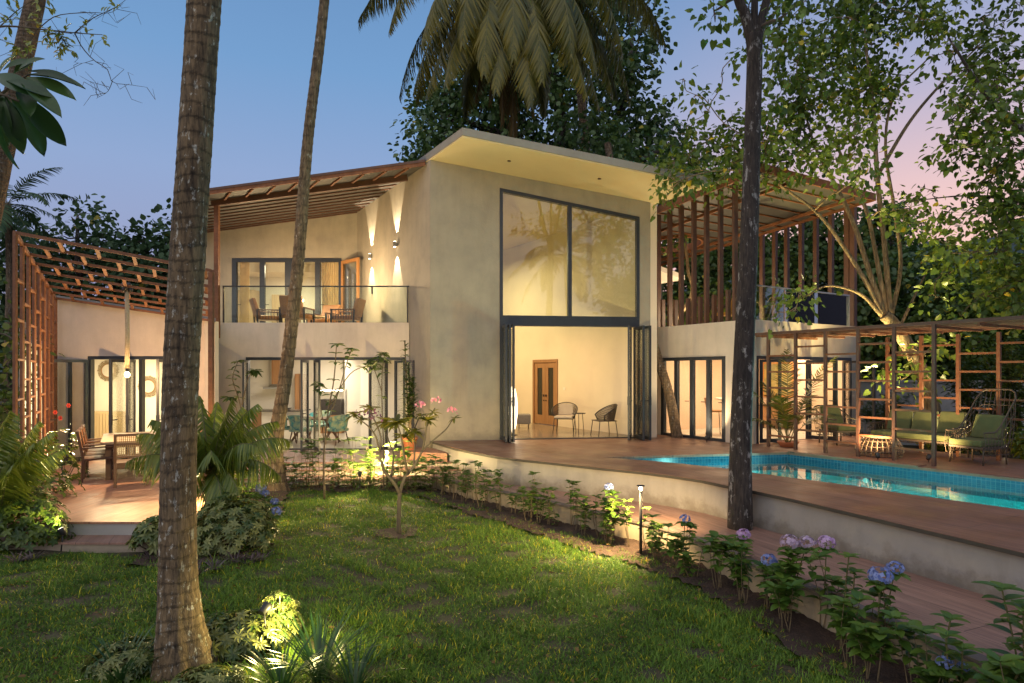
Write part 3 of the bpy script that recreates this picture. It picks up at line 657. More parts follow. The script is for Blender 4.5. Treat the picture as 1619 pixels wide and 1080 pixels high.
for u in (b0 + .002, b1 - .082): mb.lbox(W3, u, u + .08, .8, 2.89, .01, -.12)
part('door_frame', mb, M['frame'])
for px, dd, w in ((1200, W3.n * .25 + pdir, .62), (1213, W3.n + pdir * .1, .75), (1272, W3.n + pdir * .55, .70), (1277, W3.n + pdir * .10, .75), (1340, W3.n - pdir * .05, .75), (1331, W3.n * .3 - pdir * .1, .3)):
    u = W3.u_at(px); p = W3.p(u, 0, .03); door_leaf((p.x, p.y), dd, w, .82, 2.88)
P_ = lambda a, b: tuple(rw(a, b))
mb = MB(); mb.prism([P_(.05, .05), P_(4.6, .05), P_(4.6, bE), P_(.05, bE)], .7, DECK + .004); part('lounge_floor', mb, M['tile_floor'])
M['peach'] = mk('peach', (.68, .50, .36), (.63, .46, .33), 1.5, .8, .05, 30)
mb = MB(); mb.prism([P_(3.7, .2), P_(3.8, .2), P_(3.8, bE), P_(3.7, bE)], .7, 3.6); mb.prism([P_(.2, bE - .12), P_(3.8, bE - .12), P_(3.8, bE - .01), P_(.2, bE - .01)], .7, 3.6); part('lounge_wall', mb, M['peach'])
mb = MB(); mb.prism([P_(.2, .2), P_(4.6, .2), P_(4.6, bE - .02), P_(.2, bE - .02)], 3.4, 3.62); part('terrace_floor', mb, M['white_wall'])
# upper terrace: roof, slats, posts, glass
rz = lambda k: 7.33 - .075 * k
Cn = Vector((5.86, 14.9))
def rp(k, b, dz=0): q = Cn + sdir * k + pdir * b; return Vector((q.x, q.y, rz(k) + dz))
KE, BE, hk, hb, hr = 9.2, 4.72, 5.6, 2.85, .98
circ = [(hk + hr * math.cos(2 * math.pi * i / 36), hb + hr * math.sin(2 * math.pi * i / 36)) for i in range(36)]
def plate(dz0, dz1, ring=circ, out=((-.0, -.0), (KE, 0), (KE, BE), (0, BE))):
    mb = MB(); loops = [[Vector((a, b, 0)) for a, b in out], [Vector((a, b, 0)) for a, b in ring]]; flat = loops[0] + loops[1]
    for dz in (dz0, dz1):
        for t in tessellate_polygon(loops): mb.face([rp(flat[i].x, flat[i].y, dz) for i in t])
    for l in loops:
        for i in range(len(l)):
            p, q = l[i], l[(i + 1) % len(l)]; mb.face([rp(p.x, p.y, dz0), rp(q.x, q.y, dz0), rp(q.x, q.y, dz1), rp(p.x, p.y, dz1)])
    return mb
roofR = part('terrace_roof', plate(0, .06), M['roof_sheet'])
mb = MB()
for i in range(36):
    a, b = circ[i], circ[(i + 1) % 36]; s1 = .93
    a2 = (hk + (a[0] - hk) * s1, hb + (a[1] - hb) * s1); b2 = (hk + (b[0] - hk) * s1, hb + (b[1] - hb) * s1)
    mb.hexa([rp(*a2, -.1), rp(*b2, -.1), rp(*b, -.1), rp(*a, -.1), rp(*a2, .1), rp(*b2, .1), rp(*b, .1), rp(*a, .1)])
mb.build('ring_beam', M['rust'], roofR)
mb = MB(); mb.bar(rp(-.04, -.06, .03), rp(-.04, BE + .06, .03), .05, .2); mb.bar(rp(-.0, -.045, .03), rp(KE, -.045, .03), .05, .2); mb.bar(rp(0, BE + .045, .03), rp(KE, BE + .045, .03), .05, .2); mb.build('fascia', M['rust'], roofR)
for k in np.arange(.5, KE, .58):
    seg = [(.02, BE - .02)]
    if abs(k - hk) < hr + .03:
        hh = math.sqrt(max(0, (hr + .02) ** 2 - (k - hk) ** 2)); seg = [(.02, hb - hh), (hb + hh, BE - .02)]
    for s0, s1 in seg:
        mb = MB(); mb.bar(rp(k, s0, -.03), rp(k, s1, -.02), .03, .035); mb.build('purlin', M['rust'], roofR)
for b in (1.2, 3.95):
    mb = MB(); mb.bar(rp(.05, b, -.1), rp(KE, b, -.1), .06, .08); mb.build('rafter', M['rust'], roofR)
for px in (1037, 1055, 1073, 1093, 1113, 1135, 1158, 1180):
    u = W2.u_at(px); q = W2.p(u, 0, -.1); k = (q.xy - Cn).dot(sdir); mb = MB(); ln = Line(q.xy, sdir)
    mb.lbox(ln, -.035, .035, RW_TOP - .02, rz(k) - .003, .07, -.07); part('slat', mb, M['rust_dark'])
for px, h in ((1044, .78), (1064, .72), (1084, .72), (1103, .72), (1125, .72), (1147, .80)):
    u = W2.u_at(px); q = W2.p(u, 0, -.1); mb = MB(); ln = Line(q.xy, sdir); mb.lbox(ln, -.035, .035, RW_TOP - .02, RW_TOP + h, .06, -.06); part('slat', mb, M['rust_dark'])
RE = Line(rw(0, bE - .12), sdir, (-pdir.x, -pdir.y))
for px in (1205, 1225, 1244, 1267, 1290, 1314):
    u = RE.u_at(px); q = RE.p(u, 0); k = (q.xy - Cn).dot(sdir); mb = MB(); ln = Line(q.xy, sdir)
    mb.lbox(ln, -.06, .06, 3.4, rz(k) - .003, .06, -.06); part('post', mb, M['rust_dark'])
for px in (1340, 1349):
    u = RE.u_at(px); q = RE.p(u, 0); k = (q.xy - Cn).dot(sdir); mb = MB(); ln = Line(q.xy, sdir); mb.lbox(ln, -.07, .07, 3.4, rz(k) - .003, .07, -.07); part('column', mb, M['rust_dark'])
q0, q1 = W3.p(.15, 0, -.1), W3.p(bE - .3, 0, -.1); ln3 = Line(q0.xy, pdir, (-sdir.x, -sdir.y)); lw3 = (q1 - q0).length
mb = MB(); mb.lbox(ln3, 0, lw3, 4.71, 4.745, .02, -.02)
for u in (.01, lw3 - .01): mb.lbox(ln3, u - .01, u + .01, RW_TOP, 4.71, .015, -.015)
bal2 = part('balustrade', mb, M['steel'])
for i in range(3):
    mb = MB(); mb.lbox(ln3, .03 + lw3 * i / 3, lw3 * (i + 1) / 3 - .02, RW_TOP + .03, 4.71, .006, -.006); mb.build('pane', M['rail_glass'], bal2)
# upper room glimpsed behind the slats
UL = Line(rw(4.2, -.5), pdir, (-sdir.x, -sdir.y))
mb = MB(); mb.lbox(UL, 0, 1.85, 5.3, 5.75, .0, -.1, z1b=5.6); mb.lbox(UL, -.2, 2.0, 5.76, 5.9, .8, -3, z1b=5.5, z0b=5.36); mb.prism([P_(7, -.5), P_(7.1, -.5), P_(7.1, 1.4), P_(7, 1.4)], 3.5, 5.7); part('upper_room_wall', mb, M['white_wall'])
o = glazing(UL, 0, 1.85, 3.7, 5.32, 4, 'upper_window')
mb = MB(); mb.prism([P_(6.4, 1.5), P_(6.5, 1.5), P_(6.5, 2.5), P_(6.4, 2.5)], 3.4, 4.6); part('terrace_parapet', mb, M['white_wall'])

# ================================================================ pergolas
def pergola_patio():
    N0, N1 = at(24, 367, 10.2), at(334, 428, 10.8); F0, F1 = at(88, 471, 15.1), at(335, 507, 15.1)
    r = empty('patio_pergola', (-8, 11, 0), 'rust steel trellis pergola with brick pattern lattice over the dining patio', 'pergola')
    n = 8
    lp = [N0.lerp(F0, i / n) for i in range(n + 1)]; rp_ = [N1.lerp(F1, i / n) for i in range(n + 1)]
    for i in range(n + 1):
        mb = MB(); mb.bar((lp[i].x, lp[i].y, .05 if i < 2 else .3), lp[i], .05, .05, up=(0, 1, 0)); mb.build('post', M['rust'], r)
        mb = MB(); mb.bar(lp[i] - Vector((.03, 0, 0)), rp_[i], .04, .05); mb.build('beam', M['rust'], r)
    mb = MB(); mb.bar(lp[0] + Vector((0, 0, -.02)), lp[n] + Vector((0, 0, -.02)), .05, .07); mb.build('beam', M['rust'], r)
    mb = MB(); mb.bar(rp_[0] + Vector((.02, 0, -.02)), rp_[n] + Vector((0.02, 0, -.02)), .05, .07); mb.build('beam', M['rust'], r)
    mb = MB(); mb.bar((rp_[0].x, rp_[0].y, .3), rp_[0] - Vector((0, 0, .03)), .075, .075, up=(0, 1, 0)); mb.build('post', M['rust'], r)
    for i in range(n):
        for k in range(6):
            f = (.21 if i % 2 == 0 else .115) + .19 * k
            if f > .97: continue
            mb = MB(); mb.bar(lp[i].lerp(rp_[i], f), lp[i + 1].lerp(rp_[i + 1], f), .055, .035); mb.build('cross_bar', M['rust'], r)
        for k in range(7):
            z = 4.07 - .655 * k - (.33 if i % 2 else 0)
            a, b = lp[i], lp[i + 1]
            if z < .4 or z > min(a.z, b.z) - .1: continue
            mb = MB(); mb.bar((a.x, a.y, z), (b.x, b.y, z), .06, .035); mb.build('rung', M['rust'], r)
    return r
pergola_patio()
PG0 = Vector((6.08, 15.0)); step_ = Vector((1.82, -3.16)) / 5
def pergola_pool():
    r = empty('pool_pergola', (7, 13.5, DECK), 'long rust steel trellis pergola with ladder rungs between the pool and the seating', 'pergola')
    ZT = 3.46
    fr = [PG0 + step_ * i for i in range(9)]; off = Vector((1.9 * pdir.x, 1.9 * pdir.y)); bk0 = Vector((8.61, 14.5))
    bk = [bk0 + step_ * i for i in range(8)]
    for i in range(6):
        p = fr[i]; mb = MB(); mb.bar((p.x, p.y, DECK - .01), (p.x, p.y, ZT), .06, .06, up=(-step_.y, step_.x, 0)); mb.build('post', M['rust_dark'], r)  # same steel as the back posts; their shade put into a darker colour
    for i in range(7):
        p = bk[i]; mb = MB(); mb.bar((p.x, p.y, DECK - .1), (p.x, p.y, ZT - .1), .065, .065, up=(-step_.y, step_.x, 0)); mb.build('post', M['rust'], r)
    def rungs(pt, n, lo, skip=()):
        for i in range(n):
            for k in range(9):
                z = DECK + .27 + .375 * k + (.19 if i % 2 else 0)
                if z > ZT - .15 or (i, k) in skip or z < lo: continue
                a, b = pt[i], pt[i + 1]; mb = MB(); mb.bar((a.x, a.y, z), (b.x, b.y, z), .06, .04); mb.build('rung', M['rust'], r)
    rungs(fr, 5, 0); rungs(bk, 6, DECK + .8, {(0, 6), (1, 4), (3, 6)})
    a, b = fr[0] - step_ * 1.4, fr[8]
    mb = MB(); mb.bar((a.x, a.y, ZT + .02), (b.x, b.y, ZT + .02), .07, .06); mb.build('beam', M['rust_dark'], r)
    a, b = bk[0] - step_ * .3, bk[7]
    mb = MB(); mb.bar((a.x, a.y, ZT - .02), (b.x, b.y, ZT - .02), .07, .06); mb.build('beam', M['rust'], r)
    for j in range(1, 8):
        o = off * (j / 8); a, b = fr[0] + o - step_ * .8, fr[8] + o
        mb = MB(); mb.bar((a.x, a.y, ZT - .01), (b.x, b.y, ZT - .01), .05, .05); mb.build('slat', M['rust'], r)
    for i in range(9):
        a, b = fr[i], fr[i] + off; mb = MB(); mb.bar((a.x, a.y, ZT - .055), (b.x, b.y, ZT - .055), .05, .05); mb.build('cross_bar', M['rust'], r)
    return r
pergola_pool()
# ================================================================ furniture and fittings
def frame_xy(c, face):
    """local axes: x right, y forward (the way the seat faces)"""
    f = Vector((face[0], face[1], 0)).normalized(); r_ = Vector((f.y, -f.x, 0)); c = Vector(c)
    return Matrix(((r_.x, f.x, 0, c.x), (r_.y, f.y, 0, c.y), (0, 0, 1, c.z), (0, 0, 0, 1)))
def local_parts(root, Mx, items):
    """items: (name, MB in local coords, material, bevel)"""
    for name, mb, mat, bev in items:
        mb.xform(Mx); mb.build(name, M[mat] if isinstance(mat, str) else mat, root, bevel=bev)
M['rope'] = mk('rope', (.52, .42, .26), (.40, .31, .18), 30, .9, .4, 120)
M['leather'] = mk('leather', (.33, .15, .05), (.26, .11, .04), 5, .45, .1, 60)
M['wicker'] = mk('wicker', (.085, .06, .04), (.055, .04, .028), 30, .6, .3, 90)
M['wicker_pale'] = mk('wicker_pale', (.33, .26, .16), (.25, .19, .12), 30, .6, .3, 90)
M['olive'] = mk('olive', (.095, .115, .042), (.075, .09, .034), 8, .9, .15, 200)
M['cushion'] = mk('cushion', (.55, .47, .36), (.49, .41, .31), 6, .9, .1, 120)
M['cane'] = mk('cane', (.27, .18, .09), (.20, .13, .06), 40, .6, .2, 120)
M['mirror'] = mk('mirror', (.85, .85, .84), None, rough=.04, metal=1)
M['granite'] = mk('granite', (.07, .06, .055), (.04, .037, .035), 30, .25)
M['terracotta'] = mk('terracotta', (.42, .14, .06), (.34, .11, .05), 6, .8, .2, 40)

def patio_chair(label, c, face, woven=False):
    r = empty('dining_chair', c, label, 'chair', 'timber dining chairs on the patio'); Mx = frame_xy(c, face); it = []
    for x in (-.26, .26):
        mb = MB(); mb.bar((x, -.27, 0), (x, -.25, .46), .045, .05); mb.bar((x, -.25, .46), (x, -.34, .98), .045, .045, up=(0, 1, 0)); it.append(('leg', mb, 'teak', .006))
        mb = MB(); mb.bar((x, .26, 0), (x, .26, .66), .045, .05); it.append(('leg', mb, 'teak', .006))
        mb = MB(); mb.bar((x, -.28, .655), (x, .30, .675), .06, .03); it.append(('armrest', mb, 'teak', .008))
    mb = MB(); mb.box(-.28, .28, -.27, .28, .42, .455); mb.box(-.28, .28, -.25, -.21, .35, .42); mb.box(-.28, .28, .23, .27, .35, .42); it.append(('seat', mb, 'teak', .006))
    mb = MB()
    mb.bar((-.28, -.34, .97), (.28, -.34, .97), .05, .05); mb.bar((-.25, -.272, .56), (.25, -.272, .56), .04, .04); mb.bar((-.25, -.31, .8), (.25, -.31, .8), .02, .04); it.append(('back_frame', mb, 'teak', .005))
    mb = MB()
    if woven:
        for i in range(15):
            x = -.23 + .46 * i / 14; mb.bar((x, -.28, .57), (x, -.338, .96), .012, .006, up=(0, 1, 0))
        for i in range(12):
            z = .60 + .35 * i / 11; y = -.276 - (z - .57) * .155; mb.bar((-.235, y, z), (.235, y, z), .01, .006)
    else:
        for i in range(7):
            x = -.2 + .4 * i / 6; mb.bar((x, -.275, .56), (x, -.338, .96), .045, .016, up=(0, 1, 0))
    it.append(('back_panel', mb, 'cane' if woven else 'leather', 0))
    local_parts(r, Mx, it); return r
pz = LOW
patio_chair('timber chair with woven back at the end of the patio table', at(208, 0, 12.0).xy.to_3d() + Vector((0, 0, pz)), sdir, True)
for i, lb in enumerate(('armchair on the long side of the patio table closest to the steps', 'middle one of the three armchairs along the patio table', 'patio table armchair of the three nearest the house doors')):
    q = Vector((-8.17, 12.55)) + sdir * (.70 * i) - pdir * .02; patio_chair('timber ' + lb, (q.x, q.y, pz), pdir)
q = Vector((-6.75, 13.1)) + sdir * .3; patio_chair('timber armchair facing the other three across the patio table', (q.x, q.y, pz), -pdir)
def patio_table():
    c = Vector((-8.04, 12.25)) + sdir * 1.15 + pdir * .55; r = empty('patio_table', (c.x, c.y, pz), 'long pale topped timber dining table on the patio', 'table'); Mx = frame_xy((c.x, c.y, pz), sdir); it = []
    mb = MB(); mb.prism([(-.5, -1.0), (-.42, -1.15), (.42, -1.15), (.5, -1.0), (.5, 1.0), (.42, 1.15), (-.42, 1.15), (-.5, 1.0)], .715, .755); it.append(('tabletop', mb, 'teak_top', .006))
    for x in (-.36, .36):
        for y in (-.95, .95): mb = MB(); mb.box(x - .055, x + .055, y - .055, y + .055, 0, .714); it.append(('leg', mb, 'teak', .006))
    mb = MB(); mb.box(-.304, .304, -.98, -.92, .2, .28); mb.box(-.304, .304, .92, .98, .2, .28); it.append(('stretcher', mb, 'teak', .004))
    mb = MB(); mb.box(-.04, .04, -.92, .92, .2, .28); it.append(('stretcher', mb, 'teak', .004))
    mb = MB(); mb.box(-.41, .41, -1.0, .999, .63, .713); it.append(('apron', mb, 'teak', 0)); local_parts(r, Mx, it)
patio_table()
M['bulb'] = emis('bulb', (1, .62, .25), 30); M['glow_white'] = emis('glow_white', (1, .80, .55), 2.6); M['star'] = emis('star', (1, .86, .6), 40); M['lens'] = emis('lens', (1, .86, .6), 6)
def pendant():
    p = at(201, 592, 13.0); ztop = 4.28
    r = empty('pendant_lamp', p, 'thick rope pendant with glowing bulb hanging from the patio pergola', 'lamp')
    mb = MB(); mb.tube([(p.x, p.y, p.z + .12), (p.x + .005, p.y, p.z + .9), (p.x - .004, p.y, ztop)], [.045, .042, .04], 10); mb.build('rope', M['rope'], r)
    mb = MB()
    for k in range(9):
        a = k * .7; mb.ball((p.x + .07 * math.cos(a), p.y + .05 * math.sin(a), ztop - .03 + .05 * (k % 3)), .05, n=8, m=6)
    mb.build('knot', M['blackmetal'], r)
    mb = MB(); mb.lathe((p.x, p.y, p.z + .02), [(.0, .1), (.03, .1), (.03, .03), (.02, .03)], 10); mb.build('lamp_holder', M['blackmetal'], r)
    mb = MB(); mb.ball(p, .048, rz=.06); mb.build('bulb', M['bulb'], r)
    lamp('pendant_light', 'POINT', p + Vector((0, 0, -.11)), 170, (1, .60, .28), .05, parent=r)
pendant()
def round_mirror(label, px, py):
    p = at(px, py, 19.385); r = empty('wall_mirror', p, label, 'mirror'); mb = MB()
    n = 40
    for k in range(n):     # woven fringe
        a = 2 * math.pi * k / n; l = .31 + .03 * math.sin(k * 2.3); mb.bar((p.x + .18 * math.cos(a), p.y - .01, p.z + .18 * math.sin(a)), (p.x + l * math.cos(a), p.y - .012, p.z + l * math.sin(a)), .032, .008, up=(0, 1, 0))
    for rr in (.22, .27, .31): mb.tube([(p.x + rr * math.cos(2 * math.pi * k / 36), p.y - .015, p.z + rr * math.sin(2 * math.pi * k / 36)) for k in range(37)], .008, 5, cap=False)
    mb.build('fringe', M['wicker_pale'], r)
    mb = MB(); mb.tube([(p.x + .2 * math.cos(2 * math.pi * k / 36), p.y - .025, p.z + .2 * math.sin(2 * math.pi * k / 36)) for k in range(37)], .012, 6, cap=False); mb.build('rim', M['wood'], r)
    mb = MB(); mb.face([(p.x + .195 * math.cos(2 * math.pi * k / 36), p.y - .022, p.z + .195 * math.sin(2 * math.pi * k / 36)) for k in range(36)]); mb.build('mirror_glass', M['mirror'], r)
round_mirror('round mirror with pale fringe above the slatted sideboard', 171.6, 586); round_mirror('lower round mirror with pale fringe right of the pendant bulb', 235, 611)

# wall lights on the hall's side wall
def sconce(px, py, label):
    t = LS.u_at(px); q = LS.p(t, 6.25, .06); r = empty('wall_lamp', q, label, 'lamp', 'up and down wall lamps'); mb = MB()
    mb.lbox(LS, t - .055, t + .055, 6.18, 6.32, .11, .04); mb.lbox(LS, t - .03, t + .03, 6.21, 6.29, .04, .002); mb.build('housing', M['steel'], r)
    for dz, tz in ((.08, 3), (-.08, -3)):
        mb = MB(); mb.lbox(LS, t - .04, t + .04, 6.25 + dz - .004, 6.25 + dz + .004, .1, .05); mb.build('lens', M['lens'], r)
        q2 = LS.p(t, 6.25 + dz * 1.3, .15); q3 = LS.p(t, 6.25 + tz, -.3); lamp('beam_light', 'SPOT', q2, 280, (1, .80, .52), .01, target=q3, spot=46, blend=.12, parent=r)
sconce(588, 407, 'up and down wall lamp deeper in the balcony, beside its door'); sconce(628, 386, 'up and down wall lamp closest to the outer corner of the hall')
mb = MB(); t = LS.u_at(589); mb.lbox(LS, t - .05, t + .05, 5.05, 5.3, .03, .002); tag(mb.build('switch_plate', M['blackmetal']), 'small dark plate on the balcony wall below a wall lamp', 'wall plate')

# kitchen
def simple(name, label, cat, items, group=None, base=None):
    r = empty(name, base if base is not None else (0, 0, 0), label, cat, group)
    for n_, mb, mat, bev in items: mb.build(n_, M[mat] if isinstance(mat, str) else mat, r, bevel=bev)
    return r
mb1 = MB(); mb1.box(-8.0, -6.75, 20.2, 20.9, LOW, 1.31); mb2 = MB(); mb2.box(-8.35, -6.68, 20.1, 21.0, 1.312, 1.352); mb3 = MB(); mb3.box(-8.34, -8.003, 20.3, 20.85, LOW, 1.31)
simple('kitchen_island', 'white kitchen island with a dark stone worktop', 'kitchen island', [('body', mb1, 'white_wall', .004), ('worktop', mb2, 'granite', .004), ('side_unit', mb3, 'wood', .004)], base=(-7.4, 20.5, LOW))
mb1 = MB(); mb1.tube([(-7.3, 20.4, 1.36), (-7.3, 20.4, 1.42)], [.12, .2], 12); simple('fruit_bowl', 'small dark bowl on the kitchen island', 'bowl', [('bowl', mb1, 'blackmetal', 0)], base=(-7.3, 20.4, 1.36))
p0, p1 = at(431, 574, 22.4), at(444, 614, 22.4); mb1 = MB(); mb1.box(p0.x, p1.x, 22.3, 22.78, 2.15, 3.35); mb2 = MB(); mb2.box(p0.x - .25, p1.x + .2, 22.15, 22.78, 1.98, 2.05); mb2.hexa([(p0.x - .1, 22.2, 2.05), (p1.x + .1, 22.2, 2.05), (p1.x + .1, 22.78, 2.05), (p0.x - .1, 22.78, 2.05), (p0.x, 22.3, 2.15), (p1.x, 22.3, 2.15), (p1.x, 22.78, 2.15), (p0.x, 22.78, 2.15)])
simple('cooker_hood', 'brown cooker hood with chimney on the kitchen wall', 'cooker hood', [('chimney', mb1, 'wood', 0), ('canopy', mb2, 'steel', 0)], base=(p0.x, 22.5, 2))
p0, p1 = at(469, 591, 22.5), at(484, 591, 22.5); mb1 = MB(); mb1.box(p0.x, p1.x, 22.3, 22.78, LOW, 2.52); mb2 = MB(); mb2.box((p0.x + p1.x) / 2 - .006, (p0.x + p1.x) / 2 + .006, 22.285, 22.298, .5, 2.5)
cb = simple('tall_cupboard', 'tall timber cupboard against the kitchen wall', 'cupboard', [('carcass', mb1, 'wood', .004), ('door_edge', mb2, 'blackmetal', 0)], base=(p0.x, 22.5, LOW))
p0, p1 = at(505, 0, 22.3), at(542, 0, 22.3); mb1 = MB(); mb1.box(p0.x, p1.x, 22.1, 22.78, LOW, 1.08); mb2 = MB(); mb2.box(p0.x + .05, p1.x - .05, 22.2, 22.78, 1.1, 1.62); mb3 = MB(); mb3.box(p0.x, p1.x, 22.3, 22.78, 1.95, 3.34); mb4 = MB(); mb4.box(p0.x - .02, p1.x, 22.08, 22.78, 1.081, 1.1); mb5 = MB(); mb5.box(p0.x + .02, p1.x - .02, 22.34, 22.4, 1.91, 1.945)
M['strip'] = emis('strip', (1, .85, .6), 6)
simple('kitchen_counter', 'kitchen counter with timber drawers, dark oven and white wall cupboards', 'kitchen counter', [('drawers', mb1, 'wood', .004), ('oven', mb2, 'granite', .004), ('wall_cupboard', mb3, 'white_wall', .004), ('worktop', mb4, 'granite', 0), ('light_strip', mb5, 'strip', 0)], base=(p0.x, 22.5, LOW))
p0, p1 = at(545, 0, 21), at(578, 0, 21); mb1 = MB(); mb1.box(p0.x, p1.x, 21, 21.7, LOW, 3.0); mb2 = MB(); mb2.box(p0.x + .03, p0.x + .06, 20.97, 20.998, 1.2, 2.0)
simple('refrigerator', 'tall white refrigerator in the kitchen', 'refrigerator', [('body', mb1, 'white_wall', .01), ('handle', mb2, 'steel', 0)], base=(p0.x, 21.3, LOW))
def tealmat():
    m = mk('teal_fabric', (.03, .22, .24), (.42, .40, .20), 5.5, .9, .1, 150, detail=2, c3=(.02, .10, .16), c3scale=9, c3amt=1); return m
M['teal'] = tealmat()
def kitchen_chair(label, px, Y, face):
    c = at(px, 0, Y).xy.to_3d() + Vector((0, 0, LOW)); r = empty('kitchen_chair', c, label, 'chair', 'teal patterned chairs at the kitchen table'); Mx = frame_xy(c, face); it = []
    for x in (-.2, .2):
        for y in (-.2, .2): mb = MB(); mb.tube([(x * .85, y * .85, .42), (x * 1.2, y * 1.2, 0)], [.022, .014], 8); it.append(('leg', mb, 'teak', 0))
    mb = MB(); mb.box(-.25, .25, -.24, .26, .40, .49); it.append(('seat', mb, 'teal', .035))
    mb = MB(); n = 11
    for i in range(n):
        for z0, z1, f0, f1 in ((.46, .68, .0, .04), (.68, .90, .04, .10)):
            a = math.pi * (1.0 + (i - 5) / 10 * .95 + .5); b = math.pi * (1.0 + (i - 4) / 10 * .95 + .5)
            if i == n - 1: continue
            h0 = 1 - .12 * abs((i - 5) / 5) ** 2 * (1 if z1 > .8 else 0); h1 = 1 - .12 * abs((i - 4) / 5) ** 2 * (1 if z1 > .8 else 0)
            q = lambda a_, r_, z_: (r_ * math.cos(a_) * .9, r_ * math.sin(a_) * .9, z_)
            mb.hexa([q(a, .27 + f0, z0), q(b, .27 + f0, z0), q(b, .31 + f0, z0), q(a, .31 + f0, z0), q(a, .27 + f1, z1 * h0), q(b, .27 + f1, z1 * h1), q(b, .31 + f1, z1 * h1), q(a, .31 + f1, z1 * h0)])
    it.append(('backrest', mb, 'teal', 0)); local_parts(r, Mx, it)
kitchen_chair('teal patterned chair nearest the folded glass doors', 475, 18.6, (.15, 1)); kitchen_chair('teal patterned chair turned sideways by the kitchen doors', 533, 18.7, (-.75, .55))
kitchen_chair('teal patterned chair close beside the leaning palm trunk', 455, 19.25, (.9, .3)); kitchen_chair('teal patterned chair behind the far side of the kitchen table', 505, 20.2, (-.1, -1))
c = at(499, 0, 19.4); mb1 = MB(); mb1.box(c.x - .85, c.x + .85, 18.95, 19.85, 1.135, 1.175); its = [('tabletop', mb1, 'teak', .005)]
for sx_ in (-.5, .5):
    for a_ in (-1, 1): mb1 = MB(); mb1.bar((c.x + sx_ - .25 * a_, 19.4, LOW), (c.x + sx_ + .22 * a_, 19.4 + .01 * a_, 1.13), .06, .05, up=(0, 1, 0)); its.append(('leg', mb1, 'teak', 0))
simple('kitchen_table', 'dark timber kitchen table on crossed legs among the teal chairs', 'table', its, base=(c.x, 19.4, LOW))

# balcony chairs
def balcony_chair(label, px, Y, face):
    c = at(px, 0, Y).xy.to_3d() + Vector((0, 0, UP)); r = empty('balcony_chair', c, label, 'armchair', 'tan armchairs on the balcony'); Mx = frame_xy(c, face); it = []
    for x in (-.36, .36):
        for y in (-.33, .33): mb = MB(); mb.bar((x, y, 0), (x, y - (.03 if y < 0 else 0), .56), .04, .04); it.append(('leg', mb, 'blackmetal', 0))
        mb = MB(); mb.bar((x, -.36, .58), (x, .36, .58), .07, .035)
        it.append(('armrest', mb, 'teak', .006))
        mb = MB()
        for i in range(8): y = -.28 + .56 * i / 7; mb.bar((x, y, .3), (x, y, .565), .012, .012)
        it.append(('side_slats', mb, 'blackmetal', 0))
    mb = MB(); mb.box(-.33, .33, -.32, .36, .29, .42); it.append(('seat', mb, 'leather', .03))
    mb = MB(); mb.hexa([(-.33, -.36, .40), (.33, -.36, .40), (.33, -.24, .40), (-.33, -.24, .40), (-.33, -.5, .92), (.33, -.5, .92), (.33, -.4, .92), (-.33, -.4, .92)]); it.append(('backrest', mb, 'leather', .03)); local_parts(r, Mx, it)
balcony_chair('tan leather armchair by the glass end of the balcony', 424, 19.0, (.8, .45)); balcony_chair('tan armchair turned away with its back to the garden', 470, 18.4, (.1, 1))
balcony_chair('tan armchair deep on the balcony in front of the glazed doors', 511, 20.1, (-.35, -.9)); balcony_chair('tan armchair seen from the side in front of the timber door', 548, 18.9, (-1, .1))
c = at(492, 0, 19.3); mb1 = MB(); mb1.lathe((c.x, c.y, UP), [(.38, .40), (.4, .41), (.4, .44), (.0, .44)], 24); mb2 = MB(); mb2.lathe((c.x, c.y, UP), [(.22, 0), (.22, .02), (.03, .03), (.03, .4)], 16)
simple('coffee_table', 'low round table among the tan balcony armchairs', 'table', [('tabletop', mb1, 'teak_top', 0), ('pedestal', mb2, 'blackmetal', 0)], base=(c.x, c.y, UP))

# hall furniture
def tub_chair(label, c, face, cushion=True):
    r = empty('wicker_chair', c, label, 'chair', 'wicker tub chairs in the hall'); Mx = frame_xy(c, face); it = []
    for x, y in ((-.26, -.22), (.26, -.22), (-.27, .25), (.27, .25)): mb = MB(); mb.tube([(x, y, .42), (x * 1.12, y * 1.2, 0)], .011, 6); it.append(('leg', mb, 'blackmetal', 0))
    mb = MB()
    mb.box(-.28, .28, -.26, .29, .405, .43); it.append(('seat', mb, 'wicker', .01))
    def rim(k):                          # U-shaped rim: k -1..1
        a = math.pi * 1.5 + k * math.pi * .62; z = .87 - .30 * abs(k) ** 1.8; return Vector((.37 * math.cos(a), .02 + .36 * math.sin(a), z))
    def low(k): a = math.pi * 1.5 + k * math.pi * .62; return Vector((.28 * math.cos(a), .01 + .27 * math.sin(a), .42))
    mb = MB(); P = [rim(-1 + 2 * i / 20) for i in range(21)]; mb.tube([low(-1)] + P + [low(1)], .014, 6); it.append(('back_frame', mb, 'blackmetal', 0))
    mb = MB()
    for i in range(49):
        k = -1 + 2 * i / 48; mb.bar(low(k), rim(k), .015, .006)
    for f in (.2, .38, .56, .74, .9): mb.tube([low(-1 + 2 * i / 16).lerp(rim(-1 + 2 * i / 16), f) for i in range(17)], .006, 4)
    it.append(('backrest', mb, 'wicker', 0))
    if cushion:
        mb = MB(); mb.box(-.27, .27, -.24, .29, .432, .50); it.append(('seat_cushion', mb, 'cushion', .03))
        mb = MB(); mb.hexa([(-.23, -.25, .5), (.23, -.25, .5), (.23, -.17, .5), (-.23, -.17, .5), (-.2, -.31, .83), (.2, -.31, .83), (.2, -.25, .83), (-.2, -.25, .83)]); it.append(('back_cushion', mb, 'cushion', .025))
    local_parts(r, Mx, it)
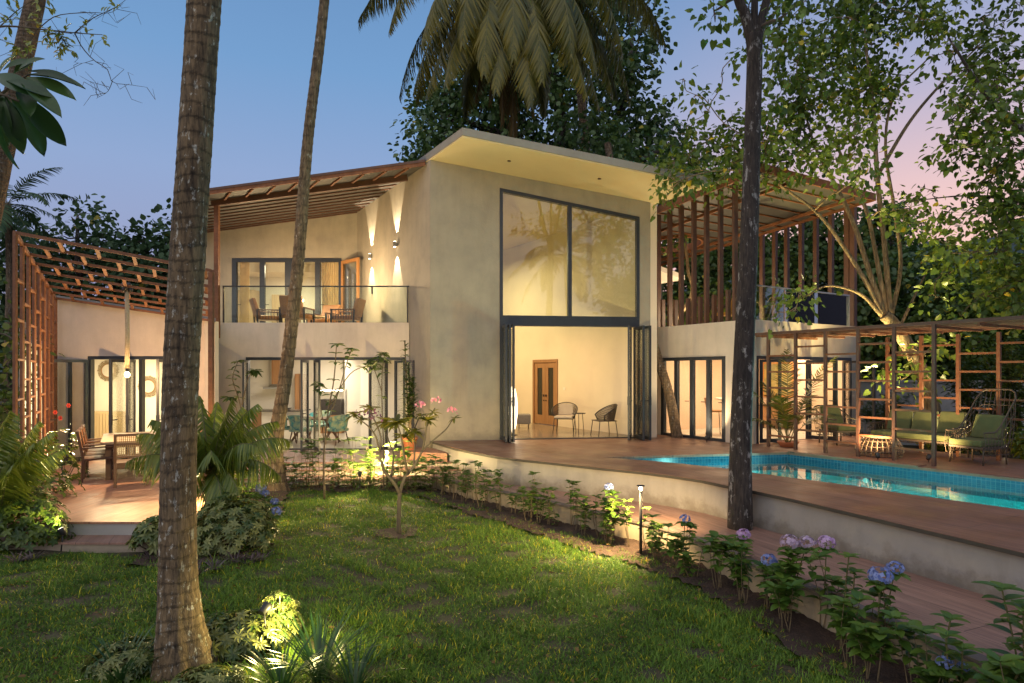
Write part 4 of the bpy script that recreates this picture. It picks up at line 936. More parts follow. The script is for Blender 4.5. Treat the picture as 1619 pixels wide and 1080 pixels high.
q = on(893, 684, DECK); tub_chair('wicker tub chair with cream cushions by the timber door', (q.x, q.y, DECK), (-.25, -1)); q = on(956, 688.5, DECK); tub_chair('wicker tub chair without cushions seen from the side', (q.x, q.y, DECK), (-1, -.25), False)
q = on(915, 686, DECK); mb1 = MB(); mb1.lathe((q.x, q.y, DECK), [(.19, .58), (.2, .585), (.2, .60), (0, .60)], 24); its = [('tabletop', mb1, 'granite', 0)]
for k in range(3): a = k * 2.1 + .4; mb1 = MB(); mb1.tube([(q.x + .12 * math.cos(a), q.y + .12 * math.sin(a), DECK + .58), (q.x + .17 * math.cos(a), q.y + .17 * math.sin(a), DECK)], .009, 6); its.append(('leg', mb1, 'blackmetal', 0))
simple('side_table', 'small round side table on thin legs between the wicker chairs', 'table', its, base=(q.x, q.y, DECK))
q = at(811, 0, 17.7); mb1 = MB(); mb1.lathe((q.x, q.y, DECK + .08), [(.03, 0), (.09, .2), (.125, .5), (.13, .72), (.11, 1.0), (.07, 1.2), (.03, 1.3)], 18); mb2 = MB(); mb2.lathe((q.x, q.y, DECK), [(.13, .004), (.13, .02), (.02, .03), (.02, .09)], 18)
fl = simple('floor_lamp', 'tall glowing white spindle shaped floor lamp inside the hall doorway', 'lamp', [('lamp_shade', mb1, 'glow_white', 0), ('base', mb2, 'blackmetal', 0)], base=(q.x, q.y, DECK))
q = on(828, 677, DECK); mb1 = MB(); mb1.box(q.x - .22, q.x + .22, q.y - .22, q.y + .22, DECK + .14, DECK + .45); its = [('seat', mb1, mk('grey_felt', (.22, .21, .19), (.18, .17, .155), 20, .9), .05)]
for x, y in ((-.15, -.15), (.15, -.15), (-.15, .15), (.15, .15)): mb1 = MB(); mb1.tube([(q.x + x, q.y + y, DECK + .15), (q.x + x, q.y + y, DECK)], .015, 6); its.append(('leg', mb1, 'teak', 0))
simple('footstool', 'grey upholstered footstool beside the timber door in the hall', 'footstool', its, base=(q.x, q.y, DECK))

# lounge in the right wing
def artmat():
    m = bpy.data.materials.new('painting'); m.use_nodes = True; t = m.node_tree; b = t.nodes['Principled BSDF']; tc_ = t.nodes.new('ShaderNodeTexCoord'); v = t.nodes.new('ShaderNodeTexVoronoi'); v.inputs['Scale'].default_value = 6; t.links.new(tc_.outputs['Object'], v.inputs[0])
    r = t.nodes.new('ShaderNodeValToRGB'); ramp(r, [(0, (.16, .17, .06)), (.4, (.40, .26, .07)), (.7, (.22, .20, .08)), (1, (.45, .33, .12))]); t.links.new(v.outputs['Color'], r.inputs[0]); t.links.new(r.outputs[0], b.inputs['Base Color']); return m
BW = Line(rw(0, bE - .125), sdir, (-pdir.x, -pdir.y)); u0_, u1_ = BW.u_at(1256), BW.u_at(1206)
mb1 = MB(); mb1.lbox(BW, u0_ + .07, u1_ - .07, 1.85, 2.83, .025, .003); mb2 = MB()
for a_, b_, c_, d_ in ((u0_, u1_, 2.83, 2.9), (u0_, u1_, 1.78, 1.85), (u0_, u0_ + .07, 1.85, 2.83), (u1_ - .07, u1_, 1.85, 2.83)): mb2.lbox(BW, a_, b_, c_, d_, .04, .003)
q = BW.p(u0_, 1.8, 0); simple('painting', 'gold and green painting in a timber frame on the lounge wall', 'painting', [('canvas', mb1, artmat(), 0), ('picture_frame', mb2, 'orange_wood', 0)], base=q)
mb1 = MB(); mb1.lbox(BW, u0_ - .1, u1_ - .2, 1.05, 1.5, .45, .02); mb2 = MB(); mb2.lbox(BW, u0_ - .12, u1_ - .18, 1.502, 1.54, .47, .02); its = [('body', mb1, 'wood', .005), ('top', mb2, 'teak', .004)]
for u in (u0_, u1_ - .3):
    mb3 = MB(); mb3.lbox(BW, u - .03, u + .03, DECK, 1.05, .42, .36); its.append(('leg', mb3, 'teak', 0))
simple('console', 'timber console cabinet below the painting in the lounge', 'cabinet', its, base=BW.p(u0_, DECK, .2))
def stool(px, py, label):
    q = on(px, py, DECK); r = empty('bar_stool', (q.x, q.y, DECK), label, 'stool'); mb = MB(); mb.box(q.x - .19, q.x + .19, q.y - .19, q.y + .19, DECK + .66, DECK + .71); mb.build('seat', M['orange_wood'], r, bevel=.015)
    mb = MB(); mb.hexa([(q.x - .2, q.y - .18, DECK + .71), (q.x - .15, q.y - .18, DECK + .71), (q.x - .15, q.y + .18, DECK + .71), (q.x - .2, q.y + .18, DECK + .71), (q.x - .27, q.y - .17, DECK + 1.05), (q.x - .23, q.y - .17, DECK + 1.05), (q.x - .23, q.y + .17, DECK + 1.05), (q.x - .27, q.y + .17, DECK + 1.05)]); mb.build('backrest', M['orange_wood'], r, bevel=.01)
    for x in (-.15, .15):
        for y in (-.15, .15): mb = MB(); mb.tube([(q.x + x, q.y + y, DECK + .66), (q.x + x * 1.35, q.y + y * 1.35, DECK)], .011, 6); mb.build('leg', M['blackmetal'], r)
stool(1131, 688.5, 'timber bar stool behind the glazed doors of the side wing')
q = on(1141, 687, DECK); mb1 = MB(); mb1.box(q.x - .1, q.x + .7, q.y - .25, q.y + .3, DECK + .98, DECK + 1.03); mb2 = MB(); mb2.box(q.x + .35, q.x + .65, q.y - .2, q.y + .25, DECK, DECK + .98)
simple('bar_counter', 'pale bar counter behind the bar stool', 'bar counter', [('worktop', mb1, 'white_wall', .004), ('body', mb2, 'pale_wood', 0)], base=(q.x, q.y, DECK))

# deck lounge set
def cage_seat(name, label, cat, c, face, wd, dp, backh, n_back=1, group=None, armh=.62, tall=False):
    r = empty(name, c, label, cat, group); Mx = frame_xy(c, face); it = []; hw = wd / 2
    for x in (-hw + .05, hw - .05):
        for y in (-dp / 2 + .06, dp / 2 - .06): mb = MB(); mb.tube([(x, y, .36), (x * 1.03, y * 1.06, 0)], .016, 6); it.append(('leg', mb, 'wicker', 0))
    mb = MB(); mb.box(-hw + .03, hw - .03, -dp / 2 + .03, dp / 2 - .02, .30, .345); it.append(('seat_frame', mb, 'wicker', .01))
    def ring(k, f):                      # k 0..1 round the U, f 0..1 height
        s_ = k * (2 * dp + wd)
        if s_ < dp: x, y = -hw, dp / 2 - s_
        elif s_ < dp + wd: x, y = -hw + (s_ - dp), -dp / 2
        else: x, y = hw, -dp / 2 + (s_ - dp - wd)
        cx_ = 1 - abs(k - .5) * 2; cx_ = smooth(.25, .8, cx_)
        top = armh + (backh - armh) * cx_; bul = .05 * math.sin(f * math.pi)
        z = .2 + (top - .2) * f; x *= 1 + bul / hw * .6; y += -.14 * f * cx_ * (1.6 if tall else 1)
        if tall: x *= 1 + .0 * f
        return Vector((x, y, z))
    mb = MB(); n = int((2 * dp + wd) / .085)
    for i in range(n + 1):
        k = i / n; mb.tube([ring(k, f / 4) for f in range(5)], .007, 4)
    it.append(('backrest', mb, 'wicker', 0))
    mb = MB()
    for f in (0, .25, .5, .75): mb.tube([ring(k / 28, f) for k in range(29)], .008, 4)
    it.append(('back_hoops', mb, 'wicker', 0))
    mb = MB(); mb.tube([ring(k / 28, 1) for k in range(29)], .016, 6); it.append(('rim', mb, 'wicker', 0))
    mb = MB(); mb.box(-hw + .05, hw - .05, -dp / 2 + .06, dp / 2, .348, .47); it.append(('seat_cushion', mb, 'olive', .035))
    for i in range(n_back):
        x0 = -hw + .07 + (wd - .14) * i / n_back; x1 = -hw + .07 + (wd - .14) * (i + 1) / n_back - .015
        mb = MB(); mb.hexa([(x0, -dp / 2 + .05, .475), (x1, -dp / 2 + .05, .475), (x1, -dp / 2 + .2, .475), (x0, -dp / 2 + .2, .475), (x0 + .02, -dp / 2 - .05, .93), (x1 - .02, -dp / 2 - .05, .93), (x1 - .02, -dp / 2 + .05, .93), (x0 + .02, -dp / 2 + .05, .93)]); it.append(('back_cushion', mb, 'olive', .04))
    local_parts(r, Mx, it)
q = on(1333, 703, DECK); cage_seat('lounge_chair', 'wicker lounge chair with olive cushions in front of the lounge doors', 'armchair', (q.x, q.y + .2, DECK), (.25, -1), .72, .68, .92, group='wicker lounge chairs by the pool')
cage_seat('sofa', 'wicker sofa with olive seat and three back cushions', 'sofa', (8.72, 13.6, DECK), -pdir, 1.7, .75, .86, 3)
cage_seat('lounge_chair', 'wicker lounge chair with tall woven back beside the sofa', 'armchair', (9.02, 12.25, DECK), (-.92, -.32), .72, .72, 1.42, group='wicker lounge chairs by the pool', tall=True)
def basket_table():
    c = Vector((7.72, 13.3, DECK)); r = empty('basket_table', c, 'low round wicker basket table in front of the sofa', 'table'); mb = MB()
    prof = [(.30, .40), (.36, .33), (.42, .22), (.45, .12), (.41, .02)]
    for k in range(26):
        a = 2 * math.pi * k / 26; mb.tube([(c.x + rr * math.cos(a), c.y + rr * math.sin(a), c.z + z) for rr, z in prof], .009, 4)
    mb.build('basket', M['wicker_pale'], r); mb = MB()
    for rr, z in prof: mb.tube([(c.x + rr * math.cos(2 * math.pi * k / 30), c.y + rr * math.sin(2 * math.pi * k / 30), c.z + z) for k in range(31)], .012, 5, cap=False)
    mb.build('hoops', M['wicker'], r); mb = MB(); mb.lathe((c.x, c.y, c.z + .405), [(.0, 0), (.31, 0), (.31, .02), (0, .02)], 26); mb.build('tabletop', M['wicker_pale'], r)
basket_table()
def terrace_chair():
    c = rw(.95, .55); r = empty('terrace_chair', (c.x, c.y, 3.62), 'ochre backed chair behind the glass of the upper terrace', 'chair'); Mx = frame_xy((c.x, c.y, 3.62), (-.5, .9)); it = []
    M['ochre'] = mk('ochre', (.50, .28, .03), (.42, .22, .025), 6, .8)
    for x in (-.22, .22):
        for y in (-.2, .22): mb = MB(); mb.tube([(x, y, .42), (x * 1.1, y * 1.1, 0)], .014, 6); it.append(('leg', mb, 'blackmetal', 0))
    mb = MB(); mb.box(-.26, .26, -.24, .26, .42, .5); it.append(('seat', mb, 'ochre', .03)); mb = MB(); mb.hexa([(-.26, -.26, .5), (.26, -.26, .5), (.26, -.2, .5), (-.26, -.2, .5), (-.24, -.38, .98), (.24, -.38, .98), (.24, -.32, .98), (-.24, -.32, .98)]); it.append(('backrest', mb, 'ochre', .02)); local_parts(r, Mx, it)
terrace_chair()

# garden lamps
def bollard(label, px, py, Y, power, aim=(0, -1)):
    p = at(px, py, Y); g = gz(p.x, p.y); r = empty('bollard_lamp', (p.x, p.y, g), label, 'garden lamp', 'garden bollard lamps'); mb = MB(); mb.tube([(p.x, p.y, g - .02), (p.x, p.y, p.z - .02)], .022, 10); mb.build('post', M['blackmetal'], r)
    mb = MB(); mb.lathe((p.x, p.y, p.z), [(.0, .065), (.055, .06), (.06, .05), (.03, .045)], 14); mb.build('cap', M['blackmetal'], r)
    mb = MB(); mb.ball((p.x, p.y, p.z + .012), .022, rz=.026, n=10, m=6); mb.build('bulb', M['star'], r)
    if aim is None: lamp('bollard_light', 'POINT', (p.x - .05, p.y - .07, p.z - .01), power, (1, .74, .32), .05, parent=r)
    else: lamp('bollard_light', 'SPOT', (p.x + aim[0] * .05, p.y + aim[1] * .05, p.z + .02), power, (1, .70, .32), .05, target=(p.x + aim[0] * .8, p.y + aim[1] * .8, p.z - 1.0), spot=165, blend=.7, parent=r)
bollard('slim bollard lamp glowing among the hydrangeas along the kerb', 1013, 774, 9.05, 260, (-.25, .9))
bollard('slim bollard lamp glowing beside the patio palm', 345, 752, 10.3, 130, None)
bollard('slim bollard lamp beside the garden steps', 612, 716, 13.7, 300, None)
def extra_beam(px, py, Y, target, power):
    p = at(px, py, Y); lamp('bollard_light', 'SPOT', (p.x - .05, p.y - .03, p.z), power, (1, .76, .34), .05, target=target, spot=120, blend=.9)
extra_beam(1013, 774, 9.05, (.3, 8.4, 0), 220)
def spike_spot(label, p, target, power, col, ang=70, blend=.8, size=.04):
    p = Vector(p); r = empty('spike_lamp', (p.x, p.y, gz(p.x, p.y)), label, 'garden lamp', 'garden spike lamps'); d = (Vector(target) - p).normalized(); mb = MB()
    mb.tube([p - d * .1, p - d * .02, p + d * .0], [.03, .045, .048], 12); mb.build('housing', M['blackmetal'], r); mb = MB(); mb.tube([(p.x, p.y, gz(p.x, p.y) - .05), p - d * .06], .01, 6); mb.build('spike', M['blackmetal'], r)
    mb = MB(); mb.tube([p + d * .001, p + d * .004], .038, 12); mb.build('lens', M['lens'], r)
    lamp('spot_light', 'SPOT', p + d * .02, power, col, size, target=target, spot=ang, blend=blend, parent=r)
# ================================================================ vegetation tools
LEAF_V = np.array([[0, 0, 0], [0, .5, -.03], [0, 1, -.12], [-.38, .2, .07], [-.5, .5, .08], [-.26, .8, -.0], [.38, .2, .07], [.5, .5, .08], [.26, .8, 0]], float)
LEAF_F = np.array([[0, 1, 4], [0, 4, 3], [1, 2, 5], [1, 5, 4], [0, 7, 1], [0, 6, 7], [1, 8, 2], [1, 7, 8]])
def hd_leaf(n=9, peak=.42, wid=.5, teeth=0.0, fold=.10, droop=.22, tip=1.0):
    V, Fc = [], []
    for i in range(n + 1):
        t = i / n; w = wid * (math.sin(math.pi * t ** (math.log(.5) / math.log(peak))) ** .8 if 0 < t < 1 else 0) * (1 - (1 - tip) * t) + (.012 if i == 0 else 0); w *= 1 - teeth * (i % 2); z = -droop * t * t
        V += [[-w, t, z + fold * w * 1.2], [0, t, z - .02], [w, t, z + fold * w * 1.2]]
    for i in range(n):
        a = i * 3; b = a + 3; Fc += [[a, a + 1, b + 1], [a, b + 1, b], [a + 1, a + 2, b + 2], [a + 1, b + 2, b + 1]]
    return np.array(V, float), np.array(Fc)
HDL_V, HDL_F = hd_leaf(); HYD_V, HYD_F = hd_leaf(10, .45, .5, .10, .16, .28); BIG_V, BIG_F = hd_leaf(12, .6, .5, 0, .10, .30)
HEART_V = np.array([[0, .06, 0], [0, .5, -.03], [0, 1, -.16], [-.3, -.06, .05], [-.52, .22, .07], [-.34, .62, .02], [.3, -.06, .05], [.52, .22, .07], [.34, .62, .02]], float)
DIA_V = np.array([[0, 0, 0], [-.5, .45, .06], [0, 1, -.1], [.5, .45, .06]], float); DIA_F = np.array([[0, 2, 1], [0, 3, 2]])
PIN_V = np.array([[-.5, 0, 0], [.5, 0, 0], [-.5, .35, -.02], [.5, .35, -.02], [-.36, .72, -.14], [.36, .72, -.14], [0, 1, -.32]], float)
PIN_F = np.array([[0, 1, 3], [0, 3, 2], [2, 3, 5], [2, 5, 4], [4, 5, 6]])
STRAP_V = np.array([[-.4, 0, 0], [.4, 0, 0], [-.5, .3, -.0], [.5, .3, -.0], [-.45, .6, -.09], [.45, .6, -.09], [-.28, .85, -.24], [.28, .85, -.24], [0, 1, -.36]], float)
STRAP_F = np.array([[0, 1, 3], [0, 3, 2], [2, 3, 5], [2, 5, 4], [4, 5, 7], [4, 7, 6], [6, 7, 8]])
def unit(a): return a / np.maximum(np.linalg.norm(a, axis=-1, keepdims=True), 1e-9)
class NB:
    def __init__(s): s.V = []; s.Fc = []; s.T = []; s.n = 0
    def add(s, tV, tF, pos, ydir, nrm, Ln, Wd, tint):
        pos = np.atleast_2d(pos).astype(float); N_ = len(pos)
        if N_ == 0: return
        y = unit(np.broadcast_to(ydir, (N_, 3)).astype(float)); n_ = np.broadcast_to(nrm, (N_, 3)).astype(float)
        x = np.cross(y, n_); bad = np.linalg.norm(x, axis=1) < 1e-4; x[bad] = np.cross(y[bad], np.array([.31, .95, .1])); x = unit(x); z = np.cross(x, y)
        Ln = np.broadcast_to(Ln, (N_,)); Wd = np.broadcast_to(Wd, (N_,)); tint = np.broadcast_to(tint, (N_,))
        P = pos[:, None, :] + x[:, None, :] * (tV[None, :, 0, None] * Wd[:, None, None]) + y[:, None, :] * (tV[None, :, 1, None] * Ln[:, None, None]) + z[:, None, :] * (tV[None, :, 2, None] * Ln[:, None, None])
        k = len(tV); s.V.append(P.reshape(-1, 3)); s.Fc.append((tF[None] + (s.n + np.arange(N_) * k)[:, None, None]).reshape(-1, 3)); s.T.append(np.repeat(tint, k)); s.n += N_ * k
    def build(s, name, mat, parent=None):
        V = np.concatenate(s.V); Fa = np.concatenate(s.Fc); T = np.concatenate(s.T)
        me = bpy.data.meshes.new(name); me.vertices.add(len(V)); me.vertices.foreach_set('co', V.astype(np.float32).ravel())
        me.loops.add(len(Fa) * 3); me.loops.foreach_set('vertex_index', Fa.astype(np.int32).ravel())
        me.polygons.add(len(Fa)); me.polygons.foreach_set('loop_start', (np.arange(len(Fa)) * 3).astype(np.int32))
        at_ = me.attributes.new('tint', 'FLOAT', 'POINT'); at_.data.foreach_set('value', T.astype(np.float32))
        me.update(calc_edges=True); me.validate()
        return link(name, me, mat, parent)
def rdir(rng, n): v = rng.normal(size=(n, 3)); return unit(v)

G = {}
G['grass'] = leafmat('grass', (.048, .115, .014), (.165, .28, .035), .35, .5, .25)
G['hyd'] = leafmat('hydrangea_leaf', (.04, .105, .016), (.135, .215, .03), .35, .38, .5)
G['mango'] = leafmat('dark_leaf', (.04, .09, .025), (.10, .165, .04), .25, .4, .5)
G['heart'] = leafmat('heart_leaf', (.05, .10, .014), (.15, .215, .028), .35, .4, .4)
G['far'] = leafmat('far_leaf', (.03, .065, .03), (.07, .12, .045), .2, .6, .2)
G['palm'] = leafmat('palm_leaf', (.05, .065, .008), (.19, .165, .02), .3, .4, .5)  # golden tone puts the glow of light from below into the leaf colour
G['dead'] = leafmat('dead_frond', (.09, .055, .02), (.19, .13, .05), .25, .8, .1)
G['areca'] = leafmat('areca_leaf', (.07, .125, .014), (.21, .245, .03), .35, .35, .5)
G['scheff'] = leafmat('schefflera_leaf', (.04, .085, .014), (.24, .25, .07), .3, .35, .5)
G['lily'] = leafmat('lily_leaf', (.018, .06, .016), (.06, .12, .03), .3, .3, .5)
G['bush'] = leafmat('bush_leaf', (.03, .065, .012), (.11, .155, .025), .3, .4, .4)
G['purple'] = leafmat('purple_leaf', (.07, .05, .055), (.17, .13, .13), .3, .5, .3)
G['blue_flower'] = leafmat('blue_petal', (.12, .17, .44), (.30, .36, .62), .25, .8, .1)
G['mauve_flower'] = leafmat('mauve_petal', (.36, .20, .42), (.56, .40, .58), .25, .8, .1)
G['pale_flower'] = leafmat('pale_petal', (.42, .30, .42), (.58, .46, .60), .25, .8, .1)
G['pink_flower'] = leafmat('pink_petal', (.55, .16, .26), (.75, .34, .42), .25, .8, .1)
G['red_flower'] = leafmat('red_petal', (.5, .06, .04), (.62, .10, .06), .25, .8, .1)
G['plum'] = leafmat('plum_bud', (.10, .035, .09), (.18, .07, .15), .2, .7, .1)
def bark(name, c1, c2, lich=(.36, .34, .30), amt=.8, rings=0, vs=26, lscale=7, th=.60):
    m = mk(name, c1, c2, 6, .9, .0, stretch=(1, 1, .35)); t = m.node_tree; b = t.nodes['Principled BSDF']
    tc_ = t.nodes.new('ShaderNodeTexCoord'); base = b.inputs['Base Color'].links[0].from_socket
    n = t.nodes.new('ShaderNodeTexNoise'); n.inputs['Scale'].default_value = lscale; n.inputs['Detail'].default_value = 5; n.inputs['Roughness'].default_value = .7; mp = t.nodes.new('ShaderNodeMapping'); mp.inputs['Scale'].default_value = (1.6, 1.6, .8); t.links.new(tc_.outputs['Object'], mp.inputs[0]); t.links.new(mp.outputs[0], n.inputs[0])
    mr = t.nodes.new('ShaderNodeMapRange'); mr.inputs['From Min'].default_value = th; mr.inputs['From Max'].default_value = th + .06; mr.inputs['To Max'].default_value = amt; t.links.new(n.outputs[0], mr.inputs[0])
    mx = t.nodes.new('ShaderNodeMix'); mx.data_type = 'RGBA'; mx.inputs[7].default_value = (*lich, 1); t.links.new(mr.outputs[0], mx.inputs[0]); t.links.new(base, mx.inputs[6]); t.links.new(mx.outputs[2], b.inputs['Base Color'])
    v = t.nodes.new('ShaderNodeTexNoise'); v.inputs['Scale'].default_value = vs; v.inputs['Detail'].default_value = 7; v.inputs['Roughness'].default_value = .7; m2 = t.nodes.new('ShaderNodeMapping'); m2.inputs['Scale'].default_value = (1, 1, .14); t.links.new(tc_.outputs['Object'], m2.inputs[0]); t.links.new(m2.outputs[0], v.inputs[0])
    h = v.outputs[0]
    if rings:
        wv = t.nodes.new('ShaderNodeTexWave'); wv.bands_direction = 'Z'; wv.inputs['Scale'].default_value = rings; wv.inputs['Distortion'].default_value = 3; wv.inputs['Detail'].default_value = 3; wv.inputs['Detail Scale'].default_value = 2; t.links.new(tc_.outputs['Object'], wv.inputs[0])
        ad = t.nodes.new('ShaderNodeMath'); ad.operation = 'MULTIPLY_ADD'; ad.inputs[1].default_value = .28; t.links.new(wv.outputs['Fac'], ad.inputs[0]); t.links.new(h, ad.inputs[2]); h = ad.outputs[0]
    cr = t.nodes.new('ShaderNodeMapRange'); cr.inputs['From Min'].default_value = .36; cr.inputs['From Max'].default_value = .62; cr.inputs['To Min'].default_value = .3; cr.inputs['To Max'].default_value = 1.2; t.links.new(v.outputs[0], cr.inputs[0])
    cm = t.nodes.new('ShaderNodeMix'); cm.data_type = 'RGBA'; cm.blend_type = 'MULTIPLY'; cm.inputs[0].default_value = 1; t.links.new(mx.outputs[2], cm.inputs[6]); t.links.new(cr.outputs[0], cm.inputs[7]); t.links.new(cm.outputs[2], b.inputs['Base Color'])
    bp = t.nodes.new('ShaderNodeBump'); bp.inputs['Strength'].default_value = 1.0; bp.inputs['Distance'].default_value = .04; t.links.new(h, bp.inputs['Height']); t.links.new(bp.outputs[0], b.inputs['Normal'])
    return m
M['palm_bark'] = bark('palm_bark', (.21, .145, .075), (.085, .06, .032), lich=(.56, .54, .44), amt=.8, rings=2.6, th=.575, lscale=11)
M['palm_bark2'] = bark('palm_bark2', (.20, .13, .07), (.08, .054, .033), amt=.6, rings=4)
M['dark_bark'] = bark('dark_bark', (.075, .056, .042), (.03, .024, .02), lich=(.42, .40, .37), amt=.75, vs=40, lscale=6, th=.565)
M['pale_bark'] = bark('pale_bark', (.30, .22, .12), (.19, .135, .07), lich=(.40, .34, .22), amt=.6)
M['twig'] = mk('twig', (.10, .075, .045), (.06, .045, .028), 8, .9)
M['green_stem'] = mk('green_stem', (.10, .12, .03), (.13, .10, .04), 9, .7)
M['stem'] = mk('stem', (.16, .115, .06), (.10, .075, .04), 12, .8)
M['soil'] = mk('soil', (.05, .026, .016), (.028, .016, .011), 9, .98, .9, 40, c3=(.09, .05, .03), c3scale=40, c3amt=.6)

def scar_lines(m):
    '''dark leaf-scar lines: the mesh attribute 'scar' is 0 in the groove under each ridge'''
    t = m.node_tree; b = t.nodes['Principled BSDF']; base = b.inputs['Base Color'].links[0].from_socket; a = t.nodes.new('ShaderNodeAttribute'); a.attribute_name = 'scar'
    r = t.nodes.new('ShaderNodeMapRange'); r.inputs['To Min'].default_value = .55; r.inputs['To Max'].default_value = 1.06; t.links.new(a.outputs['Fac'], r.inputs[0]); x = t.nodes.new('ShaderNodeMix'); x.data_type = 'RGBA'; x.blend_type = 'MULTIPLY'; x.inputs[0].default_value = 1; t.links.new(base, x.inputs[6]); t.links.new(r.outputs[0], x.inputs[7]); t.links.new(x.outputs[2], b.inputs['Base Color'])
M['palm_scar'] = bark('palm_scar', (.26, .175, .085), (.12, .08, .042), lich=(.58, .56, .46), amt=.85, rings=0, th=.58, lscale=13, vs=34); scar_lines(M['palm_scar'])
M['palm_scar_slim'] = bark('palm_scar_slim', (.24, .165, .085), (.11, .075, .04), lich=(.5, .46, .36), amt=.7, rings=0, th=.6, lscale=9, vs=30); scar_lines(M['palm_scar_slim'])
def curve(pts, n):
    """Catmull-Rom through pts"""
    P = [Vector(p) for p in pts]; P = [P[0] * 2 - P[1]] + P + [P[-1] * 2 - P[-2]]; out = []; segs = len(P) - 3
    for i in range(n + 1):
        f = i / n * segs; k = min(int(f), segs - 1); t = f - k; a, b, c, d = P[k:k + 4]
        out.append(.5 * ((2 * b) + (c - a) * t + (2 * a - 5 * b + 4 * c - d) * t * t + (3 * b - a - 3 * c + d) * t * t * t))
    return out
def palm_trunk(parent, pts, r0, r1, mat='palm_bark', flare=1.55, n=120, sides=22, ringh=.0):
    P = curve(pts, n); L_ = [0]
    for a, b in zip(P, P[1:]): L_.append(L_[-1] + (b - a).length)
    mb = MB(); rad = []
    for i in range(n + 1):
        f = i / n; r = r0 + (r1 - r0) * min(1, f * 1.2); r *= 1 + (flare - 1) * math.exp(-L_[i] / .32)
        r *= 1 + ringh * (((L_[i] * 5.2) % 1) - .5) + .012 * math.sin(i * 1.7) + .01 * math.sin(i * .31)
        rad.append(r)
    mb.tube(P, rad, sides); return mb.build('trunk', M[mat], parent)
def scarred_trunk(parent, pts, r0, r1, mat, flare, rows=640, sides=56, scar=.085, amp=.035, seed=1, lean=.5, decay=.3):
    '''palm trunk with real leaf-scar ridges, fibre grooves and a flared root base'''
    rng = np.random.default_rng(seed); P = np.array([tuple(p) for p in curve(pts, rows)]); n = len(P); L_ = np.concatenate([[0], np.cumsum(np.linalg.norm(np.diff(P, axis=0), axis=1))])
    T = unit(np.gradient(P, axis=0)); X = unit(np.cross(T, np.array([0, 1.0, 0.02]))); Y = np.cross(T, X); th = np.linspace(0, 2 * np.pi, sides, endpoint=False)
    edges = [0]
    while edges[-1] < L_[-1]: edges.append(edges[-1] + scar * rng.uniform(.65, 1.4))
    edges = np.array(edges); k = len(edges); ang = rng.uniform(0, 6.28, k); tl = rng.uniform(.0, .02, k) * lean
    r = (r0 + (r1 - r0) * np.clip(np.linspace(0, 1, n) * 1.2, 0, 1)) * (1 + (flare - 1) * np.exp(-L_ / decay))
    wob = .018 * np.sin(L_ * 2.1 + 1) + .012 * np.sin(L_ * 5.7)
    rough = rng.normal(0, 1, (n, sides)); ker = np.ones(9) / 9; fib = np.apply_along_axis(lambda c: np.convolve(c, ker, 'same'), 0, rough); big = np.apply_along_axis(lambda c: np.convolve(c, np.ones(41) / 41, 'same'), 0, rng.normal(0, 1, (n, sides)))
    Lq = L_[:, None] + .014 * np.sin(th[None] * 2 + L_[:, None] * 3) + .012 * np.sin(th[None] + 1.3) + .006 * rough; idx = np.clip(np.searchsorted(edges, Lq) - 1, 0, k - 2); f = (Lq - edges[idx]) / (edges[idx + 1] - edges[idx])
    saw = np.where(f < .12, f / .12, 1 - (f - .12) / .88 * 1.0); rad = r[:, None] * (1 + amp * (saw - .5) * (.6 + .8 * rng.random(k)[idx]) + .016 * fib + .03 * big + wob[:, None] * .6) + (.05 * np.exp(-L_ / decay))[:, None] * (.5 + .5 * np.sin(th * 7 + 1))[None]
    V = P[:, None, :] + X[:, None, :] * (rad * np.cos(th))[:, :, None] + Y[:, None, :] * (rad * np.sin(th))[:, :, None]; V = V.reshape(-1, 3)
    i = np.arange(n - 1)[:, None] * sides; j = np.arange(sides)[None]; j2 = (j + 1) % sides; q = np.stack([i + j, i + j2, i + sides + j2, i + sides + j], -1).reshape(-1, 4)
    me = bpy.data.meshes.new('trunk'); me.vertices.add(len(V)); me.vertices.foreach_set('co', V.astype(np.float32).ravel()); me.loops.add(q.size); me.loops.foreach_set('vertex_index', q.astype(np.int32).ravel()); me.polygons.add(len(q)); me.polygons.foreach_set('loop_start', (np.arange(len(q)) * 4).astype(np.int32)); me.polygons.foreach_set('use_smooth', np.ones(len(q), bool)); 
    at_ = me.attributes.new('scar', 'FLOAT', 'POINT'); at_.data.foreach_set('value', np.clip(np.where(f < .16, 0, 1) + .25 * fib, 0, 1).ravel().astype(np.float32)); me.update(calc_edges=True); me.validate()
    return link('trunk', me, M[mat], parent)
